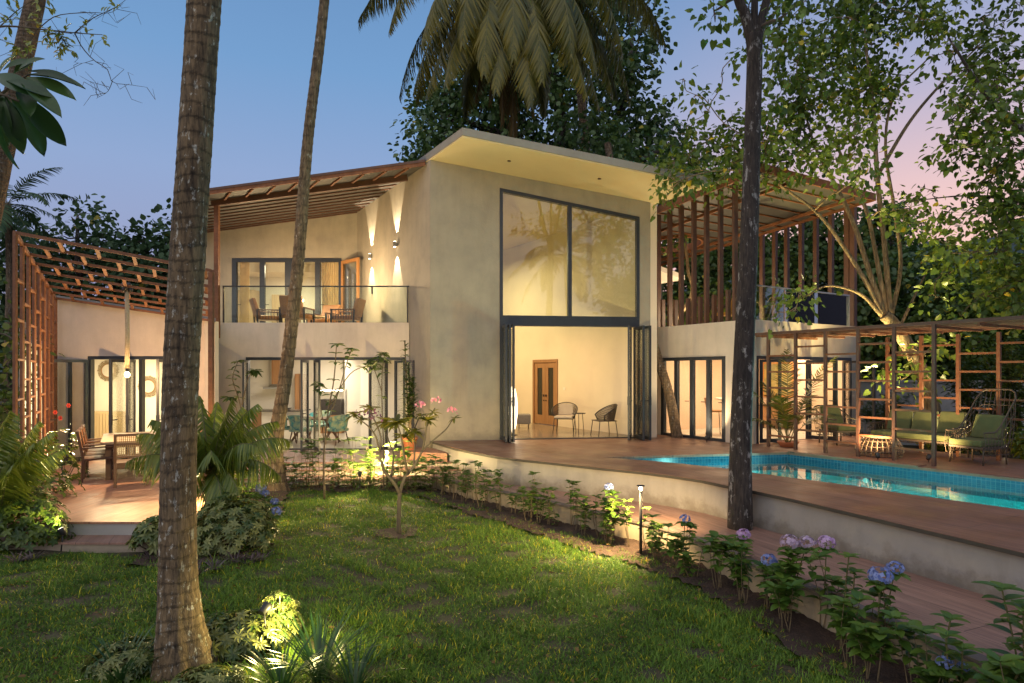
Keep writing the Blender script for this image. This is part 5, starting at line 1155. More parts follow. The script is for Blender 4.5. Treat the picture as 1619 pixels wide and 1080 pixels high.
def frond(nb, mb, rng, base, az, elev, length, droop, lf_len, n_lf=46, start=.14, width=.035, vshape=.35, hang=.5, tint=(0, .8), rr=.018, twist=0):
    p = Vector(base); d = Vector((math.cos(az) * math.cos(elev), math.sin(az) * math.cos(elev), math.sin(elev))); P = [p.copy()]; D = [d.copy()]; k = 22; ds = length / k
    for i in range(k):
        d = (d + Vector((0, 0, -1)) * droop * ds * (.35 + 1.3 * i / k)).normalized(); p = p + d * ds; P.append(p.copy()); D.append(d.copy())
    mb.tube(P, [rr * (1 - .85 * i / k) + .002 for i in range(k + 1)], 5, squash=.7)
    f = np.sort(np.concatenate([np.linspace(start, 1, n_lf)] * 2)) ; f = np.clip(f + rng.normal(0, .004, len(f)), start, .999); side = np.tile([1, -1], n_lf).astype(float)
    Pa = np.array([tuple(q) for q in P]); Da = np.array([tuple(q) for q in D]); x = f * k; i0 = np.minimum(x.astype(int), k - 1); t = (x - i0)[:, None]
    pos = Pa[i0] * (1 - t) + Pa[i0 + 1] * t; dd = unit(Da[i0] * (1 - t) + Da[i0 + 1] * t)
    sd = unit(np.cross(dd, np.array([0, 0, 1.0]) + 1e-4)) ; up = np.cross(sd, dd)
    fw = .45 + .75 * f[:, None] ** 2
    ld = unit(sd * side[:, None] + dd * fw + up * vshape + np.array([0, 0, -1.0]) * hang * (.4 + f[:, None]) + rng.normal(0, .10, (len(f), 3)))
    ll = lf_len * (np.sin(np.clip((f - start) / (1 - start), 0, 1) * np.pi * .8 + .5) * .95 + .05).clip(.25, 1) * rng.uniform(.85, 1.1, len(f))
    nb.add(PIN_V, PIN_F, pos, ld, up + rng.normal(0, .15, (len(f), 3)), ll, width, rng.uniform(*tint, len(f)))
def palm_crown(root, rng, top, nfr, length, lf_len, mat='palm', elevs=(-1.2, 1.1), droop=.35, dead=0, **kw):
    nb, mb = NB(), MB()
    for i in range(nfr):
        f = (i + .5) / nfr; frond(nb, mb, rng, top, i * 2.399 + rng.uniform(-.2, .2), elevs[1] + (elevs[0] - elevs[1]) * f, length * rng.uniform(.85, 1.08), droop * rng.uniform(.8, 1.2), lf_len, **kw)
    nb.build('leaflets', G[mat], root); mb.build('frond_stalks', M['green_stem'], root)
    if dead:
        nb, mb = NB(), MB()
        for i in range(dead): frond(nb, mb, rng, top, i * 2.1 + 4.2, -1.2 + .1 * (i % 3), length * rng.uniform(.7, .95), .5, lf_len * .8, hang=1.3, vshape=0, tint=(0, .9))
        nb.build('dead_fronds', G['dead'], root); mb.build('dead_stalks', M['stem'], root)

def clump_leaves(nb, rng, c, r, n, size, tmpl, tF, flat=.7, tint=(0, .85), hang=.5):
    """leaves gathered in sprays inside an ellipsoid of radius r"""
    ns = max(3, n // 11); sc = rdir(rng, ns) * (rng.uniform(.15, 1, (ns, 1)) ** .6); sc[:, 2] *= flat; sc = sc * r + np.array(c)
    k = n // ns; base = np.repeat(sc, k, 0); N_ = len(base); off = rng.normal(0, 1, (N_, 3)) * size * 1.1; pos = base + off
    d = unit(off * .6 / size + rdir(rng, N_) * .5 + np.array([0, 0, -hang])); nr = unit(rng.normal(0, .6, (N_, 3)) + np.array([0, 0, 1.0]))
    s_ = size * rng.uniform(.6, 1.15, N_); tt = np.clip(np.repeat(rng.uniform(*tint, ns), k) + rng.normal(0, .12, N_), 0, .92); tt[rng.random(N_) < .012] = 1
    nb.add(tmpl, tF, pos, d, nr, s_, s_ * .8, tt); return sc
def limb(mb, rng, a, b, r0, r1, sag=.15, n=7, sides=6):
    a = Vector(a); b = Vector(b); l = (b - a).length; m1 = a.lerp(b, .35) + Vector(rng.normal(0, .08, 3)) * l + Vector((0, 0, sag * l)); m2 = a.lerp(b, .7) + Vector(rng.normal(0, .06, 3)) * l + Vector((0, 0, sag * .6 * l))
    P = curve([a, m1, m2, b], n); mb.tube(P, [r0 + (r1 - r0) * i / n for i in range(n + 1)], sides); return P
def leafy_tree(name, label, cat, base, skeleton, clumps, leaf, mat, barkmat, seed, tmpl='LEAF', dens=55, group=None, twig=True, hang=.5, flat=.75, tint=(0, .85)):
    """skeleton: list of ([points],[radii]); clumps: (x,y,z,r)"""
    rng = np.random.default_rng(seed); r = empty(name, base, label, cat, group); mb = MB(); nodes = []
    for pts, rad in skeleton:
        n = max(8, 5 * len(pts)); P = curve(pts, n); m = len(rad) - 1
        R_ = [rad[min(int(i / n * m), m - 1)] + (rad[min(int(i / n * m), m - 1) + 1] - rad[min(int(i / n * m), m - 1)]) * (i / n * m - min(int(i / n * m), m - 1)) for i in range(n + 1)]
        mb.tube(P, R_, 12); nodes += [(p, q) for p, q in zip(P[n // 3:], R_[n // 3:])]
    nb = NB(); tV, tF = {'LEAF': (LEAF_V, LEAF_F), 'HEART': (HEART_V, LEAF_F), 'DIA': (DIA_V, DIA_F)}[tmpl]
    mt = MB()
    for c in clumps:
        c = tuple(c); n = int(dens * (c[3] / leaf) ** 2 * .05) + 8
        sc = clump_leaves(nb, rng, c[:3], c[3], n, leaf, tV, tF, flat, tint, hang)
        if twig:
            q, qr = min(nodes, key=lambda a: (a[0] - Vector(c[:3])).length); P = limb(mt, rng, q, c[:3], min(qr * .55, .05), .012, .05)
            nodes += [(P[4], .02), (P[-1], .012)]
            for s_ in sc[:6]: mt.tube([c[:3], tuple((np.array(c[:3]) + s_) / 2 + rng.normal(0, .05, 3)), tuple(s_)], [.01, .006, .003], 4)
    mb.build('trunk', M[barkmat], r)
    if mt.v: mt.build('twigs', M['twig'] if barkmat != 'pale_bark' else M['pale_bark'], r)
    nb.build('crown', G[mat], r); return r
def pixclumps(lst, Y, rng, jitter=.6):
    """(px, py, radius in px[, count]) -> world clumps near depth Y"""
    out = []
    for c in lst:
        y = Y + rng.normal(0, jitter); p = at(c[0], c[1], y); out.append((p.x, p.y, p.z, c[2] * y / F))
    return out
def fillclumps(rng, poly, n, rpx, Y, jit):
    xs = [p[0] for p in poly]; ys = [p[1] for p in poly]; out = []; pts = []
    while len(out) < n:
        best = None
        for _ in range(8):
            x, y = rng.uniform(min(xs), max(xs)), rng.uniform(min(ys), max(ys))
            if not inside(x, y, poly): continue
            d = min([math.hypot(x - a, y - b) for a, b in pts] or [1e9])
            if best is None or d > best[0]: best = (d, x, y)
        if best is None: continue
        pts.append(best[1:]); y = Y + rng.uniform(-jit, jit); p = at(best[1], best[2], y); out.append((p.x, p.y, p.z, rng.uniform(*rpx) * y / F))
    return out
# ================================================================ lawn and beds
LAWN = [(-9.5, 3.6), (-9.0, 7.6), (-7.6, 8.5), (-4.9, 8.5), (-4.3, 9.4), (-4.4, 11.2), (-4.9, 12.7), (-4.2, 13.35), (-1.9, 13.35), (-1.2, 12.85), (-.65, 12.05), (.15, 11.12), (.95, 10.12), (1.6, 9.5), (2.05, 8.9), (2.5, 8.05), (2.7, 7.05), (2.87, 6.25), (3.08, 5.5), (3.4, 4.4), (3.6, 3.6)]
def make_grass():
    rng = np.random.default_rng(5); cells = []
    xs = np.arange(-8.5, 3.4, .05); ys = np.arange(4.4, 13.4, .05); PX = {}
    Pts = []
    for y0 in ys:
        dens = 7200 if y0 < 6.5 else (5000 if y0 < 8.5 else 3600); n = int(dens * .05 * 11.9); x = rng.uniform(-8.5, 3.4, n); y = rng.uniform(y0, y0 + .05, n); Pts.append(np.stack([x, y], 1))
    P = np.concatenate(Pts); P = P[np.abs(P[:, 0]) < P[:, 1] * .86]
    def inpoly(P, poly):
        c = np.zeros(len(P), bool); j = len(poly) - 1
        for i in range(len(poly)):
            (xi, yi), (xj, yj) = poly[i], poly[j]; m = ((yi > P[:, 1]) != (yj > P[:, 1])); xx = (xj - xi) * (P[:, 1] - yi) / (yj - yi + 1e-12) + xi; c ^= m & (P[:, 0] < xx); j = i
        return c
    wob = P + .12 * np.stack([np.sin(P[:, 1] * 5.1) + np.sin(P[:, 1] * 13.3) * .5, np.sin(P[:, 0] * 4.7) + .5 * np.sin(P[:, 0] * 11.9)], 1); P = P[inpoly(wob, LAWN)]
    def sm(a, b, x): t = np.clip((x - a) / (b - a), 0, 1); return t * t * (3 - 2 * t)
    x, y = P[:, 0], P[:, 1]; z = .12 - .13 * sm(-6, -1, x) - .07 * sm(-1, 3, x) + .02 * np.sin(x * 1.7 + y * .9) + .012 * np.sin(x * 4.1 - y * 3.3)
    pat = .5 + .25 * np.sin(x * 1.3 + 1.7 * np.sin(y * .8)) + .2 * np.sin(x * 3.7 - y * 2.9) + .15 * np.sin(x * 9.1 + y * 7.7) + .12 * np.sin(x * 17 - y * 21)
    bare = (.5 + .5 * np.sin(x * 5.3 + 2 * np.sin(y * 3.1)) * np.sin(y * 6.1 + np.cos(x * 4.0))) + rng.normal(0, .15, len(x)); keep = bare > .22; P, x, y, z, pat = P[keep], x[keep], y[keep], z[keep], pat[keep]
    n = len(P); big = np.clip(np.sin(x * 2.3 + np.sin(y * 3.7)) * np.sin(y * 2.9 - x * 1.1) + .3 * np.sin(x * 7 + y * 5), 0, 1); h = (.034 + .026 * np.clip(pat, 0, 1) + .035 * big) * rng.uniform(.5, 1.6, n); h[rng.random(n) < .02] *= 1.7; a = rng.uniform(0, 2 * np.pi, n); lean = rng.uniform(.15, 1.7, n); d = np.stack([np.cos(a) * lean, np.sin(a) * lean, np.ones(n)], 1)
    tint = np.clip(pat * .5 + rng.uniform(-.15, .5, n), 0, .9); tint[rng.random(n) < .06] = 1
    nb = NB(); T = np.array([[-.5, 0, 0], [.5, 0, 0], [-.38, .55, -.03], [.38, .55, -.03], [0, 1, -.2]]); TF = np.array([[0, 1, 3], [0, 3, 2], [2, 3, 4]])
    nr = np.stack([-np.cos(a), -np.sin(a), lean + .2], 1); nb.add(T, TF, np.stack([x, y, z - .006], 1), d, nr, h, rng.uniform(.005, .0115, n), tint)
    return tag(nb.build('grass', G['grass']), kind='stuff')
make_grass()
def fallen_leaves():
    rng = np.random.default_rng(17); nb = NB(); P = []
    while len(P) < 420:
        x, y = rng.uniform(-6, 3.4), 5 + 8.6 * rng.random() ** 1.3
        if inside(x, y, LAWN): P.append((x, y, gz(x, y) + .035 + .02 * rng.random()))
    n = len(P); a = rng.uniform(0, 6.28, n); nb.add(LEAF_V, LEAF_F, np.array(P), np.stack([np.cos(a), np.sin(a), rng.normal(0, .25, n)], 1), np.stack([rng.normal(0, .4, n), rng.normal(0, .4, n), np.ones(n)], 1), rng.uniform(.03, .085, n), rng.uniform(.018, .04, n), rng.uniform(0, .9, n)); tag(nb.build('fallen_leaves', G['dead']), kind='stuff')
fallen_leaves()
def soil_strip(name, poly, h=.05, seed=1):
    rng = np.random.default_rng(seed); xs = [p[0] for p in poly]; ys = [p[1] for p in poly]; mb = MB(); s_ = .1; nx = int((max(xs) - min(xs)) / s_) + 1; ny = int((max(ys) - min(ys)) / s_) + 1; idx = {}
    for j in range(ny + 1):
        for i in range(nx + 1):
            x, y = min(xs) + i * s_, min(ys) + j * s_; idx[i, j] = len(mb.v); mb.v.append((x, y, gz(x, y) + .006 + h * rng.random()))
    for j in range(ny):
        for i in range(nx):
            if inside(min(xs) + (i + .5) * s_, min(ys) + (j + .5) * s_, poly): mb.f.append((idx[i, j], idx[i + 1, j], idx[i + 1, j + 1], idx[i, j + 1])); mb.m.append(0); mb.sm.append(True)
    return tag(mb.build(name, M['soil']), kind='structure')
kin_ = [(p[0] + .03, p[1]) for p in KERB]
soil_strip('flower_bed', [(-4.2, 13.2), (-2.2, 13.2), (-1.6, 12.4), (-.9, 11.5), (-.1, 10.6), (.7, 9.6), (1.3, 9.0), (1.8, 8.4), (2.3, 7.6), (2.5, 6.6), (2.65, 5.8), (2.9, 4.9), (3.2, 3.9)] + [(4.15, 3.9)] + [k for k in KERB[::-1][2:]] + [(-1.9, 13.95), (-4.3, 13.95)])
soil_strip('flower_bed', [(-4.9, 8.0), (-3.6, 8.05), (-3.3, 8.45), (-3.45, 9.1), (-3.8, 9.6), (-4.0, 11), (-4.55, 12.8), (-5.6, 13.6), (-6.4, 13.7), (-4.9, 10.6)], seed=2)
c = at(630, 838, 10.04); soil_strip('flower_bed', [(c.x + .33 * math.cos(a), c.y + .3 * math.sin(a)) for a in np.linspace(0, 6, 14)], .03, 3)

# ================================================================ hydrangeas and other bed plants
def ball_flower(nb, rng, c, r, n=70):
    d = rdir(rng, n); d = d[d[:, 2] > -.55]; n = len(d); pos = np.array(c) + d * r * np.array([1, 1, .8]) * rng.uniform(.88, 1.05, (n, 1)); t1 = np.cross(d, rdir(rng, n)); t1 = unit(t1); t2 = np.cross(d, t1); tt = rng.uniform(.1, .8, n)
    for q in (t1, -t1, t2, -t2): nb.add(DIA_V, DIA_F, pos, q + d * .2, d, r * .27, r * .25, tt)
def hydrangea(label, x, y, h, seed, flowers=(), spread=.2, nst=6, leafL=.10, group='hydrangeas along the kerb', low=.42):
    rng = np.random.default_rng(seed); g = gz(x, y); r = empty('hydrangea', (x, y, g), label, 'hydrangea', group); nb, ms = NB(), MB(); tips = []
    for i in range(nst):
        a = rng.uniform(0, 6.28); hh = h * rng.uniform(.55, 1.0) if i else h; sp = spread * rng.uniform(.3, 1); b0 = Vector((x + .04 * math.cos(a), y + .04 * math.sin(a), g - .02)); tp = Vector((x + sp * math.cos(a), y + sp * math.sin(a), g + hh)); md = b0.lerp(tp, .5) + Vector(rng.normal(0, .035, 3)); P = curve([b0, md, tp], 8); ms.tube(P, [.006 - .0004 * k for k in range(9)], 5); tips.append(tp)
        for k, f in enumerate(np.linspace(low + rng.uniform(-.12, .1), 1, 5)):
            q = P[min(8, int(f * 8))]; b = k * 1.571 + rng.uniform(-.3, .3) + i; m = 2 if f < .95 else 5
            for e in range(m):
                aa = b + e * 2 * math.pi / m; up = rng.uniform(-.15, .45) + (.35 if m > 2 else 0); L_ = leafL * rng.uniform(.75, 1.2) * (.7 + .4 * f); nb.add(HYD_V, HYD_F, [tuple(q)], [(math.cos(aa), math.sin(aa), up)], [(-.4 * math.cos(aa), -.4 * math.sin(aa), 1)], L_, L_ * rng.uniform(.62, .75), rng.uniform(.1, .85))
    nb.build('leaves', G['hyd'], r); ms.build('stems', M['stem'], r)
    for (fx, fy, fz, fr, fm) in flowers:
        fb = NB(); ball_flower(fb, rng, (fx, fy, fz), fr); fo = fb.build('flower_head', G[fm], r); m2 = MB(); m2.tube([(x, y, g), ((x + fx) / 2, (y + fy) / 2 + .01, (g + fz) / 2), (fx, fy, fz)], [.007, .006, .005], 5); m2.build('flower_stalk', M['green_stem'], r)
        lv = NB(); n = 6
        for e in range(n): aa = e * 6.28 / n; lv.add(HYD_V, HYD_F, [(fx, fy, fz - fr * .8)], [(math.cos(aa), math.sin(aa), .1)], [(0, 0, 1)], leafL * 1.05, leafL * .7, rng.uniform(.1, .8))
        lv.build('flower_leaves', G['hyd'], r)
    return r
def along(pl, s_):
    acc = 0
    for a, b in zip(pl, pl[1:]):
        l = math.dist(a, b)
        if acc + l >= s_: t = (s_ - acc) / l; return (a[0] + (b[0] - a[0]) * t, a[1] + (b[1] - a[1]) * t)
        acc += l
    return pl[-1]
NOFL = 'leafy hydrangea without any flower head planted in the bed along the kerb'
rng0 = np.random.default_rng(42)
row = offset(KERB, -.30)
# flowering ones: label, list of flower pixels (px, py, depth, radius, material)
FLW = [('hydrangea with one blue flower head beside the kerb lamp', [(963, 770, 9.75, .085, 'blue_flower')]),
       ('hydrangea with a small blue flower head below the dark trunk', [(1083, 820, 8.35, .08, 'blue_flower')]),
       ('hydrangea with a single mauve flower head at the foot of the dark trunk', [(1175, 845, 7.75, .10, 'mauve_flower')]),
       ('hydrangea with a drooping lavender blue flower head', [(1216, 886, 7.0, .10, 'blue_flower')]),
       ('hydrangea with a pair of pale faded lilac flower heads', [(1248, 857, 6.85, .11, 'pale_flower'), (1276, 858, 6.85, .10, 'pale_flower')]),
       ('tall hydrangea with a bright mauve pink flower head', [(1307, 858, 6.55, .10, 'mauve_flower')]),
       ('hydrangea with twin vivid blue flower heads above the kerb', [(1392, 910, 5.75, .115, 'blue_flower'), (1416, 898, 5.8, .085, 'blue_flower')]),
       ('low hydrangea with two small blue flower heads in the near corner', [(1494, 1048, 4.95, .07, 'blue_flower'), (1523, 1054, 4.95, .05, 'blue_flower')])]
for i, (lb, fl) in enumerate(FLW):
    F_ = []
    for px, py, Y, fr, fm in fl: q = at(px, py, Y); F_.append((q.x, q.y, q.z, fr * .86, fm))
    x, y = F_[0][0], F_[0][1]; h = F_[0][2] - gz(x, y) - .05; hydrangea(lb, x - .03, y, max(.3, h * .92), 100 + i, F_, spread=.17, nst=4, leafL=.13, low=.6)
s_ = .5; i = 0
while s_ < 11.2:
    x, y = along(row, s_); x += rng0.uniform(-.24, .14); y += rng0.uniform(-.14, .14)
    h = rng0.uniform(.5, .85) if y > 9 else rng0.uniform(.42, .68)
    hydrangea(NOFL, x, y, h, 200 + i, (), spread=.15, nst=int(rng0.integers(3, 6)), leafL=.10 if y > 8 else .125, low=rng0.uniform(.5, .75)); s_ += rng0.uniform(.17, .27) if y > 9.2 else rng0.uniform(.26, .42); i += 1
for i, px in enumerate((448, 458, 470, 484, 493, 505, 524, 538, 548, 556, 568, 575, 588, 596, 615, 622, 634, 640, 655, 668, 680)):
    q = at(px, 770, 13.55 + rng0.uniform(-.2, .2)); hydrangea('young leafy shrub in the bed at the foot of the garden steps', q.x, q.y, rng0.uniform(.55, 1.15), 300 + i, (), spread=.2, nst=5, leafL=.13, group='young shrubs below the garden steps', low=.25)
def tall_leafy(label, px, py0, Y, h, seed, leafL=.16, nst=3, spread=.15):
    q = at(px, py0, Y); rng = np.random.default_rng(seed); g = gz(q.x, q.y); r = empty('leafy_plant', (q.x, q.y, g), label, 'plant'); nb, ms = NB(), MB()
    for i in range(nst):
        a = rng.uniform(0, 6.28); tp = Vector((q.x + spread * math.cos(a), q.y + spread * math.sin(a), g + h * rng.uniform(.7, 1))); P = curve([(q.x, q.y, g - .02), Vector((q.x, q.y, g)).lerp(tp, .5) + Vector(rng.normal(0, .03, 3)), tp], 10); ms.tube(P, .007, 5)
        for k in range(4, 11):
            for e in range(2 if k < 10 else 5):
                aa = k * 1.4 + e * (3.14 if k < 10 else 1.257); nb.add(HDL_V, HDL_F, [tuple(P[k])], [(math.cos(aa), math.sin(aa), .35)], [(-.5 * math.cos(aa), -.5 * math.sin(aa), 1)], leafL * rng.uniform(.8, 1.2), leafL * .55, rng.uniform(.1, .9))
    nb.build('leaves', G['hyd'], r); ms.build('stems', M['green_stem'], r)
tall_leafy('tall broad leaved plant rising at the right edge of the bed', 1622, 1060, 4.95, .98, 61, .17); tall_leafy('broad leaved plant with upright leaf tufts near the corner of the kerb', 1506, 1060, 5.0, .66, 62, .13)
tall_leafy('slender plant with pointed tip between the mauve and blue hydrangeas', 1348, 960, 6.1, .88, 63, .11, 2, .05); tall_leafy('bright yellow green plant at the bottom right corner of the bed', 1585, 1085, 4.75, .52, 64, .15)

# ================================================================ palms
def palm_root(name, label, base): return empty(name, base, label, 'palm tree')
b = at(292, 1050, 5.35); b.z = gz(b.x, b.y) - .06
p1 = palm_root('coconut_palm', 'thick grey brown palm trunk standing in the front lawn', b)
pts = [b] + [at(px, py, Y) for px, py, Y in ((284, 980, 5.36), (281, 860, 5.38), (285, 620, 5.4), (297, 400, 5.42), (310, 200, 5.44), (323, 0, 5.46), (338, -250, 5.5))]
scarred_trunk(p1, pts, .146, .134, 'palm_scar', 1.75, rows=760, sides=64, scar=.11, amp=.028, seed=3, decay=.34)
b = at(440, 782, 13.1); b.z = gz(b.x, b.y) - .05
p2 = palm_root('coconut_palm', 'slender palm trunk curving up in front of the balcony wing', b)
top = at(540, -330, 13.3); pts = [b] + [at(px, py, Y) for px, py, Y in ((436, 700, 13.1), (452, 590, 13.12), (471, 420, 13.15), (487, 220, 13.2), (513, 0, 13.25))] + [top]
scarred_trunk(p2, pts, .158, .098, 'palm_scar_slim', 1.25, rows=420, sides=32, scar=.17, amp=.07, seed=4)
rng = np.random.default_rng(3)
nb, mb = NB(), MB()
for az, el, ln, dr in ((.25, .05, 4.9, .30), (-.35, -.35, 4.6, .25), (.75, .25, 4.9, .30), (2.9, .3, 3.8, .3), (1.9, .3, 4.2, .3), (3.9, .4, 3.8, .3), (5.0, .5, 3.6, .25)): frond(nb, mb, rng, top, az, el, ln, dr, .85, n_lf=64, hang=.75, width=.04)
nb.build('leaflets', G['palm'], p2); mb.build('frond_stalks', M['green_stem'], p2)
# palm behind the house whose crown hangs over the hall roof
b = at(945, 590, 25.6); b.z = 0
p3 = palm_root('coconut_palm', 'tall coconut palm behind the house with fronds drooping over the hall roof', b)
top = at(806, -50, 20.0); palm_trunk(p3, [b, at(931, 330, 25.4), at(921, 180, 24.6), at(905, 20, 23), at(865, -60, 21.5), top], .2, .14, 'palm_bark2', n=90, sides=14)
nb, mb = NB(), MB(); rng = np.random.default_rng(8)
for k, (az, el, ln, dr) in enumerate(((3.35, .15, 5.0, .42), (3.75, -.1, 4.9, .45), (4.05, -.45, 5.0, .35), (4.3, -.3, 4.7, .6), (4.5, -.7, 5.2, .35), (4.75, -.5, 4.9, .5), (5.0, -.75, 5.2, .35), (5.25, -.35, 5.0, .55), (5.5, -.55, 5.0, .4), (5.8, -.2, 4.8, .5), (6.15, .1, 5.2, .42), (.1, .25, 5.4, .40), (2.95, .35, 5.0, .36), (3.2, -.5, 4.9, .4), (.35, -.3, 4.8, .4), (2.6, -.3, 4.6, .4), (1.6, .2, 4, .3), (1.2, -.4, 4.3, .4), (2.1, -.5, 4.3, .4), (5.95, -.7, 4.9, .32), (3.55, -.75, 4.9, .32), (4.15, -.9, 5.2, .2), (4.6, -.95, 5.4, .2), (4.9, -1.0, 5.6, .2), (5.4, -.9, 5.4, .2), (5.7, -.95, 5.2, .2), (3.8, -.95, 5.0, .2), (6.1, -.45, 5.4, .4))):
    frond(nb, mb, rng, top + Vector((.25 * math.cos(az), .25 * math.sin(az), 0)), az, el + .12, ln * 1.12, dr * .95, 1.1, n_lf=120, hang=1.0, vshape=.1, width=.05, rr=.03)
nb.build('leaflets', G['palm'], p3); mb.build('frond_stalks', M['green_stem'], p3)
nb, mb = NB(), MB()
for k, (az, el, ln) in enumerate(((4.55, -1.25, 5.6), (4.8, -1.3, 6.4), (4.3, -1.2, 5.0), (5.3, -1.25, 5.2), (3.9, -1.2, 4.8))): frond(nb, mb, rng, top, az, el, ln, .12, .9, n_lf=60, hang=2.2, vshape=-.1, width=.03, rr=.03)
nb.build('dead_fronds', G['dead'], p3); mb.build('dead_stalks', M['stem'], p3)
# palm trunk leaning at the left edge
b = at(-75, 560, 12.5); b.z = 0; p4 = palm_root('coconut_palm', 'leaning palm trunk crossing the top left corner of the sky', b)
palm_trunk(p4, [b, at(-60, 560, 12.5), at(-8, 300, 12.5), at(30, 120, 12.5), at(62, -30, 12.5), at(85, -170, 12.5)], .23, .16, 'palm_bark2', n=90, sides=14)
# distant palm on the left
b = at(10, 560, 30); b.z = 0; p5 = palm_root('coconut_palm', 'distant coconut palm with a feathery crown beyond the patio', b); top = at(12, 322, 30); palm_trunk(p5, [b, at(16, 450, 30), top], .2, .15, 'palm_bark2', n=20, sides=8)
palm_crown(p5, np.random.default_rng(4), top, 18, 3.2, .7, 'far', n_lf=34, width=.06)
# small garden palms
b = at(331, 846, 9.5); b.z = gz(b.x, b.y) - .04; p6 = palm_root('bottle_palm', 'small arching palm beside the lamp at the patio corner', b); top = Vector((b.x, b.y, 1.0)); mb = MB(); mb.tube([b, (b.x, b.y, .5), top], [.075, .07, .05], 12); mb.build('trunk', M['green_stem'], p6)
nb, mb = NB(), MB(); rng = np.random.default_rng(12)
for az, el, ln, dr in ((3.3, .95, 1.25, 1.0), (3.9, .75, 1.2, 1.1), (2.7, 1.1, 1.2, .9), (1.8, 1.25, 1.2, .6), (1.0, 1.2, 1.15, .6), (.3, .85, 1.35, 1.0), (-.3, .6, 1.35, 1.1), (-.8, .45, 1.2, 1.2), (.1, 1.2, 1.3, .8), (4.6, .5, 1.1, 1.2), (5.3, .35, 1.2, 1.2), (5.0, 1.0, 1.2, .9), (2.2, .8, 1.2, .9), (3.6, 1.3, 1.3, .7), (-.1, 1.35, 1.2, .6), (2.4, 1.35, 1.25, .6), (-.55, .85, 1.3, 1.0), (4.1, 1.1, 1.25, .9), (.6, 1.0, 1.3, .9), (-1.1, .8, 1.2, 1.0)): frond(nb, mb, rng, top, az, el, ln, dr, .50, n_lf=60, hang=1.7, vshape=.4, width=.022, rr=.016, start=.12)
nb.build('leaflets', G['areca'], p6); mb.build('frond_stalks', M['green_stem'], p6)
b = at(-14, 815, 8.6); b.z = gz(b.x, b.y); p7 = palm_root('areca_palm', 'areca palm arching in from the edge over the patio trellis', b)
nb, mb = NB(), MB(); rng = np.random.default_rng(13)
for az, el, ln, dr in ((.05, 1.25, 1.75, .80), (.3, 1.35, 1.7, .75), (-.35, 1.2, 1.6, .75), (-.7, 1.1, 1.4, .8), (.9, 1.35, 1.6, .7), (2.0, 1.2, 1.6, .7), (3.2, 1.1, 1.5, .8), (.5, 1.15, 1.5, .85), (1.4, 1.4, 1.7, .5), (-.1, 1.42, 1.8, .7)): frond(nb, mb, rng, b + Vector((rng.normal(0, .06), rng.normal(0, .06), .3)), az, el, ln * .92, dr, .36, n_lf=58, hang=1.3, vshape=.4, width=.022, rr=.012, start=.25)
nb.build('leaflets', G['areca'], p7); mb.build('frond_stalks', M['green_stem'], p7)
# potted palm on the deck
q = on(1246, 706, DECK); r = empty('potted_palm', (q.x, q.y, DECK), 'potted palm in a shallow brown pot beside the pool pergola', 'potted plant'); mb = MB(); mb.lathe(q, [(.17, 0), (.24, .1), (.25, .12), (.22, .12), (.2, .1)], 20); mb.build('pot', M['terracotta'], r)
nb, mb = NB(), MB(); rng = np.random.default_rng(14)
for az, el, ln, dr in ((.2, 1.25, 2.4, .5), (2.9, 1.2, 1.9, .75), (1.2, 1.4, 2.3, .5), (.0, .95, 1.3, 1.0), (3.3, .9, 1.2, 1.0), (4.4, 1.0, 1.1, .9), (5.4, 1.1, 1.2, .9), (2.2, 1.3, 1.6, .7), (4.0, 1.25, 1.3, .8), (.6, 1.1, 1.7, .8)): frond(nb, mb, rng, q + Vector((rng.normal(0, .04), rng.normal(0, .04), .1)), az, el, ln, dr, .36, n_lf=26, hang=.2, vshape=.3, width=.028, rr=.011, start=.4)
nb.build('leaflets', G['palm'], r); mb.build('stems', M['green_stem'], r)

# ================================================================ shrubs
def whorl_shrub(name, label, c, rx, ry, rz_, n, seed, mat='scheff', L_=.11, lf=7, stems=9, W_=.36, z0=.1):
    rng = np.random.default_rng(seed); g = gz(c[0], c[1]); r = empty(name, (c[0], c[1], g), label, 'shrub'); nb, ms = NB(), MB()
    d = rdir(rng, n); d[:, 2] = np.abs(d[:, 2]); rad = rng.uniform(.35, 1, (n, 1)) ** .5; pos = d * rad * np.array([rx, ry, rz_]) + np.array([c[0], c[1], g + z0]); out = unit(d * np.array([1, 1, .8]) + np.array([0, 0, .5]) + rng.normal(0, .2, (n, 3)))
    t1 = unit(np.cross(out, rdir(rng, n))); t2 = np.cross(out, t1); tt = rng.uniform(0, .9, n)
    for k in range(lf):
        a = 2 * math.pi * k / lf; q = t1 * math.cos(a) + t2 * math.sin(a); nb.add(LEAF_V, LEAF_F, pos, q + out * .15 + np.array([0, 0, -.25]), out, L_ * rng.uniform(.75, 1.15, n), L_ * W_, np.clip(tt + rng.normal(0, .18, n), 0, .92))
    nb.build('leaves', G[mat], r)
    for i in range(stems):
        p = pos[rng.integers(n)]; ms.tube([(c[0] + rng.normal(0, rx * .2), c[1] + rng.normal(0, ry * .2), g - .03), tuple((p + np.array([c[0], c[1], g])) / 2), tuple(p)], [.01, .008, .005], 5)
    ms.build('stems', M['stem'], r); return r
c = at(368, 860, 8.75); whorl_shrub('schefflera', 'rounded variegated schefflera shrub behind the thick palm trunk', (c.x, c.y), .62, .55, .72, 560, 21, L_=.085, z0=.12)
c = at(250, 900, 8.55); whorl_shrub('schefflera', 'variegated shrub at the patio step half hidden by the thick palm trunk', (c.x - .05, c.y), .3, .3, .42, 90, 22)
c = at(38, 862, 8.7); whorl_shrub('shrub', 'dense yellow green bush at the corner of the patio step', (c.x, c.y), .62, .5, .75, 360, 23, 'bush', .085, 5, W_=.5)
